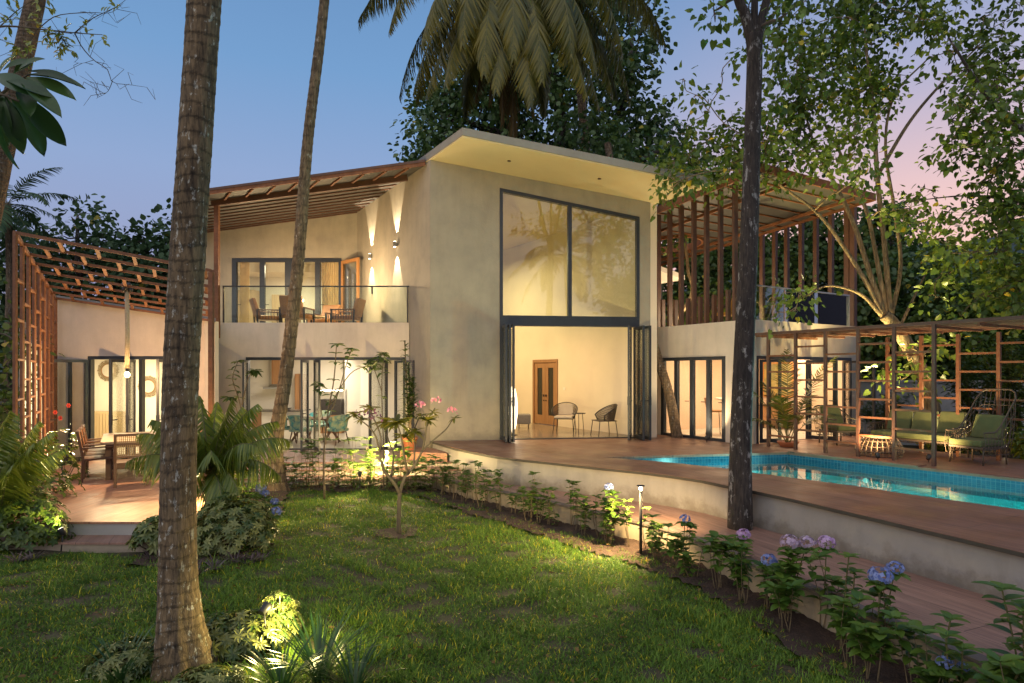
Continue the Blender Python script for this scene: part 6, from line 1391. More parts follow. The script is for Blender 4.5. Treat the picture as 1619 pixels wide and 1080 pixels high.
c = at(60, 720, 10.6); whorl_shrub('shrub', 'bush growing through the patio trellis', (c.x, c.y), .6, .8, .95, 240, 24, 'bush', .09, 4, W_=.5)
c = at(-40, 800, 9.3); whorl_shrub('shrub', 'dark bush at the left edge beyond the areca palm', (c.x, c.y), .7, .8, 1.3, 330, 25, 'bush', .09, 5, W_=.5)
c = at(122, 690, 12.6); whorl_shrub('hibiscus', 'hibiscus with red flowers beside the trellis and glass door', (c.x - .35, c.y), .5, .5, 1.3, 130, 26, 'bush', .08, 4, W_=.55)
hb_ = bpy.data.objects['hibiscus']; rng = np.random.default_rng(1)
for px, py in ((109, 641), (96, 661), (88, 652)):
    q = at(px, py, 12.3); nb = NB()
    for k in range(6): a = k * 1.05; nb.add(LEAF_V, LEAF_F, [tuple(q)], [(math.cos(a), -.4, math.sin(a))], [(0, -1, .2)], .05, .042, .4)
    nb.build('flower', G['red_flower'], hb_)
c = at(395, 1030, 5.75); whorl_shrub('schefflera', 'brightly lit yellow green schefflera at the foot of the thick palm', (c.x - .1, c.y), .5, .34, .27, 240, 27, 'scheff', .08, 7, z0=.06)
c = at(455, 1010, 5.95); whorl_shrub('schefflera', 'taller sprig of schefflera lit from below by the spike floodlight', (c.x - .08, c.y), .22, .22, .38, 150, 28, 'scheff', .06, 7, z0=.1)
c = at(205, 1055, 5.3); whorl_shrub('schefflera', 'low dark schefflera to the left of the thick palm base', (c.x, c.y), .36, .3, .22, 180, 29, 'scheff', .065, 7, z0=.05)
c = at(330, 1085, 5.0); whorl_shrub('schefflera', 'low schefflera in front of the thick palm base', (c.x, c.y), .32, .22, .18, 120, 30, 'scheff', .065, 7, z0=.03)
def strap_clump(name, label, c, n, L_, W_, seed, mat='lily', cat='plant', group=None, up=1.0):
    rng = np.random.default_rng(seed); g = gz(c[0], c[1]); r = empty(name, (c[0], c[1], g), label, cat, group); nb = NB(); a = rng.uniform(0, 6.28, n); t = rng.uniform(.2, .9, n); d = np.stack([np.cos(a) * t, np.sin(a) * t, np.full(n, up)], 1); nb.add(STRAP_V, STRAP_F, np.stack([c[0] + .05 * np.cos(a), c[1] + .05 * np.sin(a), np.full(n, g)], 1), d, np.stack([-np.cos(a), -np.sin(a), t + .1], 1), L_ * rng.uniform(.7, 1.1, n), W_, rng.uniform(0, .85, n)); nb.build('leaves', G[mat], r); return r
for i, (px, py, Y, n, l, lb) in enumerate(((505, 1075, 5.2, 34, .52, 'largest strap leaved lily clump at the bottom of the lawn'), (560, 1085, 5.05, 22, .42, 'strap leaved lily clump on the open lawn side'), (445, 1090, 5.0, 26, .42, 'strap leaved lily clump between the thick palm and the floodlight'), (190, 1065, 5.1, 22, .40, 'strap leaved lily with pale tips on the outer side of the thick palm'), (255, 1020, 5.5, 14, .35, 'small strap leaved lily tucked against the thick palm base'))):
    c = at(px, py, Y); strap_clump('lily', lb, (c.x, c.y), int(n * 1.9), l * 1.1, .019, 70 + i)
for i, (px, py, Y) in enumerate(((311, 915, 7.7), (340, 905, 7.9), (372, 885, 8.2), (395, 885, 8.2), (410, 880, 8.3), (240, 880, 8.3), (28, 895, 8.1), (50, 885, 8.2))):
    c = at(px, py, Y); strap_clump('spider_plant', 'small greyish purple spider plant at the edge of the shrubs by the patio', (c.x, c.y), 26, .19, .016, 90 + i, 'purple', 'plant', 'purple spider plants edging the shrubs', .6)
# hydrangea with blue heads by the garden palm
F_ = []
for px, py, Y, fr in ((345, 770, 9.9, .1), (412, 772, 9.4, .08), (418, 780, 9.3, .07), (434, 793, 9.1, .06), (436, 809, 9.0, .08)): q = at(px, py, Y); F_.append((q.x, q.y, q.z, fr, 'blue_flower'))
q = at(415, 850, 9.1); hydrangea('blue flowered hydrangea under the fronds of the small palm', q.x, q.y, .7, 131, F_[1:], group=None, nst=7, leafL=.12)
q = at(352, 800, 10.0); hydrangea('hydrangea with a large pale blue head lit by the patio lamp', q.x, q.y, .55, 132, F_[:1], group=None, nst=6, leafL=.12)
for i, px in enumerate((372, 392)):
    q = at(px, 800, 10.6); hydrangea('leafy shrub glowing in the light of the patio lamp', q.x, q.y, .75, 140 + i, (), group='lit shrubs by the patio lamp', nst=6, leafL=.11)

# saplings
def sapling(label, base, strands, seed, leafL=.17, mat='bush', name='sapling'):
    rng = np.random.default_rng(seed); b = Vector(base); r = empty(name, b, label, 'sapling'); nb, ms = NB(), MB()
    for pts, rad, fr in strands:
        P = curve(pts, 16); ms.tube(P, [rad * (1 - .6 * i / 16) for i in range(17)], 7)
        for k in range(17):
            f = k / 16
            if f < fr or (rng.random() < .25 and f < .95): continue
            m = 3 if f < .95 else 7; a0 = rng.uniform(0, 6.28)
            for e in range(m): a = a0 + e * 6.28 / m; nb.add(LEAF_V, LEAF_F, [tuple(P[k])], [(math.cos(a), math.sin(a), rng.uniform(-.6, .3))], [(.2 * math.cos(a), .2 * math.sin(a), 1)], leafL * rng.uniform(.7, 1.2), leafL * .42, rng.uniform(.05, .9))
    nb.build('leaves', G[mat], r); ms.build('stem', M['stem'], r)
b = at(513, 790, 12.4); b.z = gz(b.x, b.y); at2 = lambda px, py: at(px, py, 12.4)
sapling('thin forked sapling with drooping leaves on the lawn before the steps', b, [([b, at2(512, 720), at2(519, 650), at2(528, 600), at2(532, 545)], .022, .5), ([at2(516, 670), at2(535, 620), at2(548, 575), at2(556, 552)], .014, .35), ([at2(522, 640), at2(555, 590), at2(590, 575), at2(606, 558)], .012, .5), ([at2(516, 690), at2(508, 650), at2(505, 620), at2(503, 605)], .01, .6)], 31)
b = at(384, 800, 12.6); b.z = gz(b.x, b.y); at2 = lambda px, py: at(px, py, 12.6)
sapling('bright leaved sapling in front of the wing wall beside the slender palm', b, [([b, at2(384, 700), at2(380, 640), at2(368, 600), at2(376, 572)], .018, .5), ([at2(383, 640), at2(392, 600), at2(402, 585), at2(405, 590)], .012, .5), ([at2(384, 690), at2(372, 640), at2(362, 628)], .01, .7)], 32)
b = at(606, 775, 13.3); b.z = gz(b.x, b.y); at2 = lambda px, py: at(px, py, 13.3)
sapling('straight sapling beside the step lamp with a leafy top', b, [([b, at2(606, 700), at2(604, 640), at2(604, 590), at2(608, 560)], .016, .55), ([at2(604, 620), at2(592, 585), at2(584, 570)], .01, .5)], 33)
def frangipani():
    b = at(630, 838, 10.04); b.z = gz(b.x, b.y) - .03; r = empty('frangipani', b, 'small branching frangipani tree with pink flowers on the lawn', 'tree'); A_ = lambda px, py, dy=0: at(px, py, 10.04 + dy); ms, nb, fb, pb = MB(), NB(), NB(), NB(); rng = np.random.default_rng(9)
    ms.tube(curve([b, A_(631, 800), A_(632, 778)], 8), [.042, .036, .034, .033, .033, .033, .033, .033, .034], 10)
    tips = []
    def br(pts, r0, r1): P = curve([A_(*q) for q in pts], 12); ms.tube(P, [r0 + (r1 - r0) * i / 12 for i in range(13)], 8); return P
    br([(632, 780), (622, 762, -.1), (606, 742, -.2), (600, 715, -.25)], .03, .018); br([(600, 715, -.25), (594, 690, -.3), (580, 672, -.35), (560, 658, -.4)], .017, .009); br([(600, 717, -.25), (602, 690, -.2), (590, 660, -.2), (584, 646, -.2)], .015, .009)
    br([(618, 757, -.1), (622, 720, .15), (612, 690, .3), (610, 668, .35)], .018, .01); br([(632, 780), (640, 755, .1), (654, 738, .15), (668, 712, .15)], .028, .018)
    br([(645, 750, .1), (638, 715, -.2), (634, 690, -.3), (628, 668, -.3)], .018, .01); br([(668, 712, .15), (673, 685, .1), (676, 665, .05), (688, 645, 0)], .016, .009); br([(668, 712, .15), (690, 692, .2), (706, 678, .25), (716, 662, .25)], .015, .009); br([(654, 738, .15), (656, 705, .3), (655, 680, .35), (665, 655, .35)], .015, .009)
    for px, py, dy, n, l in ((560, 656, -.4, 9, .17), (584, 645, -.2, 9, .18), (572, 664, -.3, 7, .15), (610, 668, .35, 12, .24), (628, 668, -.3, 13, .26), (640, 690, -.2, 8, .22), (655, 683, .35, 9, .22), (676, 665, .05, 8, .22), (684, 652, 0, 5, .15), (718, 662, .25, 4, .14), (665, 657, .35, 5, .15)):
        q = A_(px, py, dy)
        for e in range(int(n * 1.8)): a = e * 2.4; nb.add(HDL_V, HDL_F, [tuple(q)], [(math.cos(a), math.sin(a), rng.uniform(-.6, .8))], [(-.3 * math.cos(a), -.3 * math.sin(a), 1)], l * rng.uniform(.7, 1.1), l * .28, rng.uniform(.05, .85))
    for px, py, dy in ((690, 636, 0), (715, 652, .25), (664, 643, .35)):
        q = A_(px, py, dy)
        fb = NB()
        for j in range(22): d = rdir(rng, 1)[0]; d[2] = abs(d[2]); fb.add(LEAF_V, LEAF_F, [tuple(np.array(q) + d * .06)], [tuple(rdir(rng, 1)[0] * .8 + d)], [tuple(d)], .05, .035, rng.uniform(0, .85))
        fb.build('flower_cluster', G['pink_flower'], r)
    for px, py, dy in ((578, 652, -.2), (592, 650, -.2), (588, 660, -.25), (563, 655, -.4), (600, 662, -.2)):
        q = A_(px, py, dy)
        pb = NB()
        for j in range(16): d = rdir(rng, 1)[0]; pb.add(DIA_V, DIA_F, [tuple(np.array(q) + d * .05)], [tuple(rdir(rng, 1)[0])], [tuple(d)], .04, .03, rng.uniform(0, .85))
        pb.build('bud_cluster', G['plum'], r)
    M['frangi_bark'] = mk('frangi_bark', (.075, .06, .04), (.045, .036, .026), 14, .85, .3, 60); ms.build('trunk', M['frangi_bark'], r); nb.build('leaves', G['palm'], r)
frangipani()
q = at(648, 700, 15.85); q.z = .62; r = empty('potted_plant', q, 'tall narrow plant in a terracotta pot at the corner of the hall', 'potted plant'); mb = MB(); mb.lathe(q, [(.13, 0), (.18, .26), (.2, .26), (.2, .32), (.17, .32), (.16, .28)], 20); mb.build('pot', M['terracotta'], r)
nb, ms = NB(), MB(); rng = np.random.default_rng(15)
for px, dx, top in ((640, -.1, 540), (652, .1, 600), (646, 0, 575)):
    P = curve([(q.x, q.y, .9), (q.x + dx * .6, q.y, 1.8), (at(px, top, 15.85))], 26); ms.tube(P, .016, 6)
    for k in range(7, 27):
        for e in range(7): a = rng.uniform(0, 6.28); nb.add(STRAP_V, STRAP_F, [tuple(P[k])], [(math.cos(a), math.sin(a), rng.uniform(.1, .9))], [(-math.cos(a), -math.sin(a), .8)], rng.uniform(.28, .48) * (1 - .02 * k), .045, rng.uniform(0, .8))
nb.build('leaves', G['bush'], r); ms.build('stems', M['stem'], r)
# ================================================================ trees
rng = np.random.default_rng(77)
# straight dark tree in front of the terrace
b = at(1170, 835, 9.35); b.z = .2
T = lambda px, py, dy=0, Y=9.35: at(px, py, Y + dy)
sk = [([b, T(1171, 700), T(1176, 560), T(1185, 360), T(1190, 200), T(1193, 95), T(1192, 55)], [.185, .155, .145, .130, .115, .112, .118]), ([T(1193, 85), T(1180, 30), T(1165, -10), T(1140, -120)], [.085, .075, .065, .05]), ([T(1193, 85), T(1202, 40), T(1212, 0), T(1240, -120)], [.085, .07, .06, .05]), ([T(1192, 60), T(1193, 10), T(1195, -120)], [.06, .05, .04])]
leafy_tree('forked_tree', 'straight dark barked tree forking near its top beside the pool terrace wall', 'tree', b, sk, fillclumps(rng, [(1090, -120), (1330, -120), (1330, 30), (1240, 60), (1120, 30)], 12, (26, 40), 9.6, .8), .14, 'heart', 'dark_bark', 1, 'HEART', dens=110)
# pale multi-stemmed tree beyond the pergola
b = at(1492, 712, 15.6); b.z = .6; Y0 = 15.6
T = lambda px, py, dy=0: at(px, py, Y0 + dy)
sk = [([b, T(1478, 660), T(1462, 600), T(1440, 555), T(1412, 512), T(1398, 498)], [.19, .17, .16, .155, .15, .14]),
      ([T(1400, 502), T(1378, 440), T(1352, 360), T(1325, 300), T(1290, 235), T(1268, 160, .4)], [.07, .062, .055, .045, .032, .018]), ([T(1402, 500), T(1388, 420), T(1372, 340), T(1350, 290), T(1320, 225), T(1290, 175), T(1255, 120)], [.06, .052, .046, .04, .03, .022, .012]),
      ([T(1396, 500), T(1360, 430), T(1300, 345), T(1250, 305), T(1200, 275, -.8), T(1130, 270, -1.6), T(1060, 290, -2.4)], [.06, .05, .04, .03, .024, .018, .01]), ([T(1408, 505), T(1398, 380), T(1388, 290), T(1380, 170), T(1372, 100), T(1366, 30)], [.065, .06, .055, .045, .034, .018]),
      ([T(1408, 505), T(1424, 420, .3), T(1414, 330, .4), T(1400, 230, .4), T(1415, 150, .4), T(1470, 90, .4)], [.052, .046, .04, .034, .028, .016]), ([T(1396, 500), T(1360, 465), T(1310, 452, -.4), T(1270, 470, -.8)], [.06, .04, .025, .012]), ([T(1420, 522), T(1460, 440, .3), T(1470, 425, .4)], [.04, .02, .008]), ([T(1386, 280), T(1440, 190, .4), T(1500, 120, .8), T(1560, 60, 1)], [.05, .04, .03, .015])]
cl = fillclumps(rng, [(1040, 250), (1110, 215), (1190, 170), (1250, 190), (1330, 230), (1370, 300), (1300, 285), (1200, 275), (1120, 285), (1060, 290)], 30, (24, 42), 14.9, 1.3) \
   + fillclumps(rng, [(1190, -30), (1430, -30), (1460, 60), (1430, 130), (1370, 200), (1290, 190), (1210, 130)], 38, (26, 46), 15.4, 1.3) \
   + fillclumps(rng, [(1430, -40), (1640, -40), (1640, 60), (1560, 120), (1500, 110), (1450, 90)], 16, (26, 44), 15.8, 1.2) \
   + pixclumps([(1065, 300, 18), (1048, 320, 14), (1085, 285, 22), (1240, 462, 18), (1262, 470, 20), (1285, 462, 16), (1255, 492, 12), (1225, 500, 12), (1462, 560, 16), (1480, 535, 18), (1500, 545, 14), (1450, 590, 20), (1425, 600, 16), (1400, 585, 12), (1470, 600, 12), (1430, 560, 12), (1395, 600, 14), (1445, 620, 10), (1415, 340, 26), (1440, 330, 20), (1335, 215, 26), (1100, 150, 18), (1080, 125, 10), (1120, 175, 20), (1090, 210, 22), (1150, 190, 20), (1160, 90, 14)], 14.6, rng, .5)
leafy_tree('spreading_tree', 'pale stemmed spreading tree with heart shaped leaves rising beyond the pool pergola', 'tree', b, sk, cl, .16, 'heart', 'pale_bark', 2, 'HEART', dens=150)
# tree reaching in from the right edge
b = at(1760, 720, 14); b.z = .6; T = lambda px, py, dy=0: at(px, py, 14 + dy)
sk = [([b, T(1750, 500), T(1700, 320), T(1640, 230), T(1560, 150), T(1500, 60)], [.2, .17, .13, .09, .05, .02]), ([T(1720, 400), T(1640, 330), T(1540, 310), T(1440, 318)], [.07, .04, .02, .008]), ([T(1735, 450), T(1660, 420), T(1580, 400), T(1500, 420)], [.08, .05, .03, .012])]
cl = fillclumps(rng, [(1520, 130), (1625, 90), (1640, 330), (1580, 330), (1510, 270), (1495, 200)], 26, (24, 40), 14, 1.0) + fillclumps(rng, [(1450, 350), (1560, 330), (1640, 310), (1640, 500), (1560, 470), (1500, 440)], 30, (24, 40), 14.3, 1.2) + pixclumps([(1470, 300, 14), (1445, 318, 10), (1430, 350, 16), (1480, 470, 16), (1520, 500, 16), (1605, 520, 18), (1600, 470, 20)], 14, rng, .4)
leafy_tree('overhanging_tree', 'leafy tree reaching in from the far right edge', 'tree', b, sk, cl, .16, 'heart', 'dark_bark', 3, 'HEART', dens=150)
# big dark tree behind the hall
b = Vector((4, 31, 0)); sk = [([b, at(900, 300, 31), at(880, 150, 31), at(850, 60, 31)], [.5, .4, .25, .1]), ([at(900, 300, 31), at(980, 180, 31), at(1000, 60, 31)], [.3, .2, .08]), ([at(890, 250, 31), at(760, 200, 31), at(710, 190, 31)], [.25, .15, .06]), ([at(905, 320, 31), at(1040, 240, 31), at(1100, 230, 31)], [.2, .12, .05])]
leafy_tree('mango_tree', 'large dark rounded tree rising behind the tall hall', 'tree', b, sk, fillclumps(rng, [(668, 170), (690, 130), (740, 90), (800, 20), (900, -40), (1000, -30), (1025, 60), (1040, 150), (1055, 230), (1120, 280), (1180, 330), (680, 300), (672, 220)], 95, (30, 52), 31, 3), .31, 'mango', 'dark_bark', 4, 'LEAF', dens=290)
# trees beyond the upper terrace
def bg_tree(label, px0, px1, py0, py1, Y, n, seed, leaf=.25, mat='mango', dens=330, name='garden_tree', group=None, poly=None):
    rg = np.random.default_rng(seed); cx = (px0 + px1) / 2; b = at(cx, 590, Y); b.z = gz(b.x, b.y) - .1; mid = at(cx, py0 * .5 + py1 * .5, Y); hi = at(cx, py0 + 20, Y)
    pl = poly or [(px0, py1), (px0 + (px1 - px0) * .04, py0 + (py1 - py0) * .35), (px0 + (px1 - px0) * .3, py0 + (py1 - py0) * .03), (px0 + (px1 - px0) * .6, py0), (px0 + (px1 - px0) * .93, py0 + (py1 - py0) * .3), (px1, py1)]
    leafy_tree(name, label, 'tree', b, [([b, mid, hi], [.22, .16, .06]), ([mid, at(px0 * .6 + cx * .4, py0 * .7 + py1 * .3, Y)], [.1, .04]), ([mid, at(px1 * .6 + cx * .4, py0 * .7 + py1 * .3, Y)], [.1, .04])], fillclumps(rg, pl, n, (26, 46), Y, 1.4), leaf, mat, 'dark_bark', seed, 'LEAF', dens=dens, group=group)
bg_tree('dark leafy tree directly behind the upper terrace slats', 1000, 1200, 330, 560, 28, 40, 41); bg_tree('dark tree behind the posts of the terrace roof', 1180, 1360, 310, 560, 27, 44, 42)
bg_tree('broad dark tree between the terrace column and the pale stemmed tree', 1330, 1480, 330, 640, 25, 44, 43); bg_tree('blackish green tree behind the pool pergola', 1430, 1580, 440, 700, 23, 40, 44, mat='mango'); bg_tree('bushy tree at the right edge behind the pergola', 1540, 1680, 430, 720, 21, 40, 45, mat='heart', leaf=.2)
bg_tree('low dense tree behind the boundary wall', 1340, 1450, 520, 640, 24, 20, 46)
bg_tree('fresh green small tree growing on the terrace behind the low slats', 1070, 1180, 455, 530, 24, 16, 47, leaf=.16, mat='heart', dens=80)
for i, (x0, x1, y0, lb) in enumerate(((-60, 90, 345, 'dark far tree behind the edge of the patio trellis'), (55, 190, 322, 'tallest of the far trees above the patio pergola'), (170, 290, 372, 'lower far tree showing left of the thick palm trunk'), (225, 345, 352, 'far tree partly behind the thick palm trunk'))):
    bg_tree(lb, x0, x1, y0, 560, 34, 36, 50 + i, leaf=.36, mat='far', dens=150, group='far trees beyond the patio')
bg_tree('thick green tree just outside the patio trellis', -140, 30, 430, 760, 15, 44, 56, leaf=.18, mat='bush', dens=110)
# tree growing through the round opening in the terrace roof
b = rw(5.4, 2.3).to_3d(); b.z = 3.5; T = lambda px, py, Y=20.6: at(px, py, Y)
leafy_tree('terrace_tree', 'pale thin tree growing up through the round opening in the terrace roof', 'tree', b, [([b, T(1092, 470), T(1088, 430), T(1085, 400), T(1080, 388), T(1072, 383)], [.07, .06, .055, .05, .045, .03]), ([T(1085, 402), T(1083, 360), T(1078, 300)], [.04, .03, .01])], pixclumps([(1066, 385, 12), (1060, 392, 10), (1074, 378, 8)], 20.6, rng, .2), .14, 'heart', 'pale_bark', 5, 'HEART', dens=70)
# trunk leaning behind the corner of the hall
b = Vector((4.47, 17.1, DECK - .05)); r = empty('leaning_trunk', b, 'leaning brown tree trunk rising between the hall and the side wing', 'tree')
palm_trunk(r, [b, (4.3, 17.25, 1.9), (4.02, 17.5, 3.0), (3.8, 17.75, 4.0), (3.3, 18.6, 6.5), (2.9, 19.2, 9.5)], .14, .11, 'palm_bark2', flare=1.15, ringh=.03, n=60, sides=14)
nb = NB(); rgx = np.random.default_rng(6)
for k in range(8): clump_leaves(nb, rgx, (2.9 + rgx.normal(0, .9), 19.6 + rgx.normal(0, .7), 9.8 + rgx.normal(0, .5)), .7, 160, .2, LEAF_V, LEAF_F)
nb.build('crown', G['mango'], r)
# bamboo-like screen and ground planting beyond the seating
def screen(label, px, Y, h, n, seed, mat='bush', L_=.16):
    rg = np.random.default_rng(seed); b = at(px, 700, Y); b.z = gz(b.x, b.y) - .05; r = empty('garden_shrub', b, label, 'shrub'); nb, ms = NB(), MB()
    for i in range(n):
        a = rg.uniform(0, 6.28); t = rg.uniform(.1, .55); hh = h * rg.uniform(.6, 1); P = curve([b + Vector((rg.normal(0, .2), rg.normal(0, .2), 0)), b + Vector((math.cos(a) * t * .5, math.sin(a) * t * .5, hh * .6)), b + Vector((math.cos(a) * t * 1.6, math.sin(a) * t * 1.6, hh))], 12); ms.tube(P, [.014 - .001 * k for k in range(13)], 5)
        for k in range(3, 13):
            m = 9; ang = rg.uniform(0, 6.28, m); nb.add(LEAF_V, LEAF_F, np.array([tuple(P[k])] * m) + rg.normal(0, .07, (m, 3)), np.stack([np.cos(ang), np.sin(ang), rg.uniform(-.7, .3, m)], 1), np.stack([.3 * np.cos(ang), .3 * np.sin(ang), np.ones(m)], 1), L_ * rg.uniform(.7, 1.2, m), L_ * .3, rg.uniform(0, .9, m))
    nb.build('leaves', G[mat], r); ms.build('stems', M['stem'], r)
screen('tall feathery shrub behind the pergola at the far right', 1600, 14.6, 2.9, 16, 81); screen('lit yellow green shrub beside the tall backed wicker chair', 1640, 13.0, .95, 14, 82, 'areca', .2); screen('feathery shrub behind the wicker sofa', 1535, 16.2, 2.6, 14, 83); screen('low bright plant behind the sofa back', 1500, 15.0, .7, 10, 84, 'areca', .18); screen('dark shrub against the boundary wall', 1395, 18.6, 1.5, 12, 85)
screen('feathery shrub behind the round backed chair', 1572, 15.6, 2.3, 12, 86)
# near leaves and bare twigs in the top left corner
def near_branch():
    b = at(-60, 190, 4.2); r = empty('leafy_branch', b, 'large glossy leaves of a near branch at the top left edge', 'branch'); nb, ms = NB(), MB(); rg = np.random.default_rng(91); ms.tube(curve([b, at(-20, 165, 4.2), at(20, 135, 4.2), at(45, 118, 4.2)], 10), [.014 - .0008 * k for k in range(11)], 6); ms.tube(curve([b, at(-10, 150, 4.1), at(30, 160, 4.1)], 8), .008, 6)
    for px, py, dx, dy, l in ((40, 118, 1, -.15, .24), (36, 122, 1, .2, .25), (30, 128, .9, .5, .26), (24, 140, .6, .9, .30), (14, 150, .45, 1, .30), (8, 150, .25, 1, .27), (0, 140, 0, 1, .26), (28, 112, .8, -.5, .14), (20, 118, .5, -.8, .13), (5, 110, .6, -.7, .15), (-4, 120, .4, -.9, .14), (34, 135, .75, .75, .24), (44, 112, .9, .0, .2), (-6, 160, -.2, 1, .3), (10, 128, .9, .15, .22), (-10, 118, .8, .3, .26), (-14, 135, .5, .8, .3)):
        q = at(px, py, 4.2 + rg.normal(0, .06)); nb.add(BIG_V, BIG_F, [tuple(q)], [(dx, rg.normal(0, .35), -dy)], [(rg.normal(0, .4), -.75, .7)], l * 1.35, l * .46, rg.uniform(.0, .6))
    nb.build('leaves', G['lily'], r); ms.build('stem', M['twig'], r)
near_branch()
def twigs():
    b = at(-90, 60, 7); r = empty('bare_branch', b, 'thin bare branch with a few yellowing leaflets high at the left', 'branch'); nb, ms = NB(), MB(); rg = np.random.default_rng(92)
    def tw(pts, r0, lv=0, sub=4):
        P = curve([at(a, c, 7 + .12 * math.sin(a * .03 + c * .05)) for a, c in pts], 14); ms.tube(P, [r0 * (1 - .75 * k / 14) for k in range(15)], 5)
        for k in range(3, 15):
            if rg.random() < sub * .12:
                d = Vector(rg.normal(0, 1, 3)); d.y *= .4; e = P[k] + d * .12; e2 = e + Vector(rg.normal(0, .08, 3)); ms.tube([P[k], e, e2], [.003, .0025, .0015], 4)
            if rg.random() < lv:
                d = rg.normal(0, 1, 3); d[2] -= .6
                for j in range(6): nb.add(LEAF_V, LEAF_F, [tuple(np.array(P[k]) + unit(d) * .03 * j)], [tuple(unit(d) + rg.normal(0, .5, 3))], [(0, -.6, .8)], .075, .036, rg.uniform(.2, 1))
    tw([(-90, 60), (0, 42), (60, 46), (118, 52), (162, 55)], .014, .35); tw([(118, 52), (130, 75), (148, 95), (170, 110), (178, 130), (205, 134), (232, 138)], .007); tw([(178, 128), (170, 145), (152, 156)], .004); tw([(118, 52), (145, 30), (185, 10), (210, -10)], .006); tw([(60, 46), (90, 25), (140, 20), (175, 20), (195, 5)], .006, .25); tw([(0, 42), (30, 15), (70, -10)], .007, .4); tw([(-30, 48), (20, 30), (60, 40), (90, 55)], .005, .6); tw([(90, 48), (100, 60), (95, 80)], .004, .5, 1); tw([(148, 95), (130, 100), (116, 98)], .003); tw([(60, 45), (40, 75), (20, 70)], .004, .6)
    nb.build('leaflets', G['areca'], r); ms.build('twig', M['twig'], r)
twigs()
# ================================================================ background walls, neighbour's house, hills
M['bwall'] = mk('bwall', (.30, .30, .30), (.22, .22, .225), 1.2, .9, .2, 20, c3=(.12, .12, .12), c3scale=2, c3amt=.5)
mb = MB(); a_, b_ = Vector((9.6, 20.6)), Vector((19, 17.5)); ln = Line(a_, b_ - a_); mb.lbox(ln, 0, 10, .3, 2.25, 0, -.2); mb.lbox(ln, -.05, 10.05, 2.252, 2.32, .04, -.24); tag(mb.build('boundary_wall', M['bwall'], bevel=0), 'grey rendered boundary wall behind the pool garden', 'wall')
nh = empty('neighbour_house', (26, 38, 0), 'low neighbouring house with tiled roofs beyond the garden trees', 'house'); M['rooftile'] = stonemat('rooftile', (.10, .075, .075), (.075, .06, .065), (.02, .02, .022), .3, .22)
mb = MB(); mb.box(21, 34, 36, 44, 0, 5.2); mb.build('wall', M['bwall'], nh)
mb = MB(); mb.hexa([(20.3, 35.3, 5.1), (34.7, 35.3, 5.1), (34.7, 44.7, 5.1), (20.3, 44.7, 5.1), (22.5, 39.8, 7.6), (32.5, 39.8, 7.6), (32.5, 40.2, 7.6), (22.5, 40.2, 7.6)]); mb.build('roof', M['rooftile'], nh)
def hills():
    mb = MB(); n = 240; prof = []
    for i in range(n + 1):
        a = -1.25 + 2.5 * i / n; d = 420; h = 38 + 4 * math.sin(a * 8.3) + 4 * math.sin(a * 19) + 44 * smooth(.05, .5, a) + 2.5 * math.sin(a * 47) + 1.5 * math.sin(a * 131); prof.append((d * math.sin(a), d * math.cos(a), max(12, h)))
    for i in range(n):
        (x0, y0, h0), (x1, y1, h1) = prof[i], prof[i + 1]
        P = lambda x, y, h, f, s_: (x * s_, y * s_, h * f)
        for f0, s0, f1, s1 in ((-.3, .72, .3, .8), (.3, .8, .75, .92), (.75, .92, 1, 1.02), (1, 1.02, .0, 1.4)): mb.face([P(x0, y0, h0, f0, s0), P(x1, y1, h1, f0, s0), P(x1, y1, h1, f1, s1), P(x0, y0, h0, f1, s1)], True)
    return mb
M['hillside'] = mk('hillside', (.035, .06, .05), (.022, .04, .035), .06, .95, .0, c3=(.05, .075, .06), c3scale=.15, c3amt=.6)
tag(hills().build('hills', M['hillside'], merge=True), kind='structure')

# a palm and a dark tree across the garden, behind the viewer: what the big window mirrors
b = Vector((10.2, -5.5, 0)); pb_ = empty('coconut_palm', b, 'coconut palm across the garden mirrored in the upper window of the hall', 'palm tree'); palm_trunk(pb_, [b, (10.0, -5.6, 5), (9.8, -5.7, 10.2)], .2, .14, 'palm_bark2', n=30, sides=10)
palm_crown(pb_, np.random.default_rng(44), Vector((9.8, -5.7, 10.2)), 20, 4.2, .9, 'palm', n_lf=44, width=.06, elevs=(-.6, 1.2))
b = Vector((17, -8, 0)); rgb_ = np.random.default_rng(45)
leafy_tree('garden_tree', 'broad tree across the garden mirrored dimly in the upper window of the hall', 'tree', b, [([b, (17, -8, 5), (16.5, -8, 9)], [.35, .28, .15]), ([(17, -8, 5), (20, -8, 9)], [.2, .1])], [(rgb_.uniform(13.2, 22), rgb_.uniform(-10, -7), rgb_.uniform(4.5, 13), rgb_.uniform(1.1, 1.6)) for _ in range(46)], .3, 'mango', 'dark_bark', 46, 'LEAF', dens=150)
# ================================================================ lamps of the house and garden
WARM = (1, .74, .46); NEUT = (1, .86, .66)
p = bx(2.6, 5.0); lamp('hall_lamp', 'AREA', (p.x, p.y, 6.6), 230, (1, .82, .42), 1.6, target=(p.x, p.y, 0))
p = bx(3.2, 2.0); lamp('hall_lamp', 'AREA', (p.x, p.y, 3.9), 42, (1, .60, .30), 2.2, target=(p.x, p.y, 0)); p = bx(3.0, 5.2); lamp('hall_lamp', 'AREA', (p.x, p.y, 3.9), 42, (1, .60, .30), 2.2, target=(p.x, p.y, 0))
lamp('kitchen_lamp', 'AREA', (-6.6, 19.8, 3.3), 140, NEUT, 2.2, target=(-7.2, 19.8, 0))
lamp('bedroom_lamp', 'AREA', (-8.3, 22.6, 6.25), 100, (1, .86, .58), 1.6, target=(-8.3, 22.6, 0))
lamp('dining_lamp', 'AREA', (-10.8, 17.3, 3.2), 150, (1, .82, .50), 1.6, target=(-10.8, 17.3, 0))
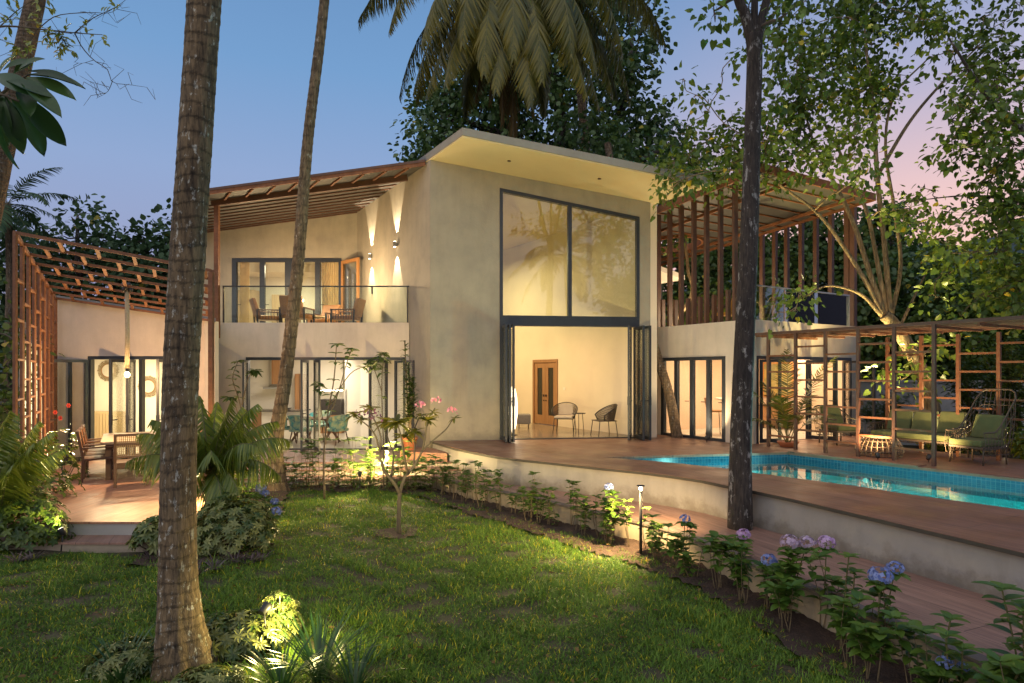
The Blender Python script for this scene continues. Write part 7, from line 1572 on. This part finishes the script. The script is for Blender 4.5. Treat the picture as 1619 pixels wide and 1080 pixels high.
p = rw(1.9, 1.6); lamp('lounge_lamp', 'AREA', (p.x, p.y, 3.35), 85, (1, .72, .46), 1.4, target=(p.x, p.y, 0))
p = rw(1.6, 3.9); lamp('lounge_lamp', 'AREA', (p.x, p.y, 3.35), 65, (1, .72, .46), 1.2, target=(p.x, p.y, 0))
p = rw(5.4, .4); lamp('upper_lamp', 'POINT', (p.x, p.y, 5.2), 60, (1, .86, .55), .15)
p = rw(2.2, 1.5); lamp('terrace_lamp', 'POINT', (p.x, p.y, 4.2), 95, (1, .72, .42), .1)
p = rw(4.2, 3.0); lamp('terrace_lamp', 'POINT', (p.x, p.y, 4.2), 95, (1, .72, .42), .1)
lamp('balcony_lamp', 'POINT', (-5.2, 18.9, 5.2), 170, (1, .72, .40), .04); lamp('balcony_lamp', 'POINT', (-7.7, 19.6, 5.2), 130, (1, .72, .40), .04)
# floodlights in the beds
spike_spot('spike floodlight in the front bed aimed at the tall hall', (-2.2, 5.7, .45), (.9, 16, 5.6), 2000, (1, .78, .34), 72, .9, .3)
lamp('spill_light', 'POINT', (-1.98, 5.62, .36), 28, (1, .82, .30), .05)
spike_spot('spike floodlight by the steps aimed at the balcony wing', (-3.2, 13.3, .45), (-4.6, 19, 5.0), 620, (1, .68, .36), 100, .9, .25)
spike_spot('spike lamp at the root of the areca palm', (-6.15, 8.62, .42), (-7.2, 8.7, 2.0), 110, (1, .82, .34), 110, .9)
spike_spot('spike floodlight at the foot of the patio trellis', (-9.75, 13.7, .62), (-7.4, 11.6, 4.3), 520, (1, .66, .30), 110, .9)
spike_spot('spike floodlight under the branching tree beyond the pergola', (8.75, 15.7, .95), (8.3, 14.7, 8), 1700, (1, .80, .32), 84, .9)
spike_spot('spike floodlight in the planting behind the sofa', (10.6, 13.6, .95), (8.6, 14.0, 2.8), 420, (1, .72, .32), 120, .9)
spike_spot('spike floodlight at the foot of the side wing wall', (4.9, 15.9, .95), (5.4, 17.2, 3.2), 170, (1, .74, .42), 120, .9)
spike_spot('low spike floodlight between the pool pergola posts', (7.25, 12.55, .95), (7.8, 14.2, 3.4), 220, (1, .62, .30), 130, .9)
spike_spot('spike floodlight added on the deck by the basket table to light the pergola', (8.15, 12.35, .93), (9.5, 13.4, 2.6), 150, (1, .64, .28), 130, .9)  # added fixture: brightens the pool side of the pergola's back row
# underwater pool lamp
M['pool_lens'] = emis('pool_lens', (.3, .75, .68), .4)
q = Vector((7.0, 12.5)); qd = -pdir
mb = MB(); mb.tube([(q.x + qd.x * .005, q.y + qd.y * .005, .42), (q.x + qd.x * .04, q.y + qd.y * .04, .42)], [.05, .045], 16); o = mb.build('pool_lamp', M['pool_lens']); tag(o, 'round underwater lamp glowing in the pool wall', 'pool lamp')
lamp('pool_light', 'SPOT', (q.x + qd.x * .08, q.y + qd.y * .08, .38), 800, (.6, 1, .9), .05, target=(q.x + qd.x * 5, q.y + qd.y * 5, .15), spot=150, blend=.5)
lamp('pool_light', 'POINT', (6.6, 8.6, -.2), 90, (.55, 1, .9), .1)
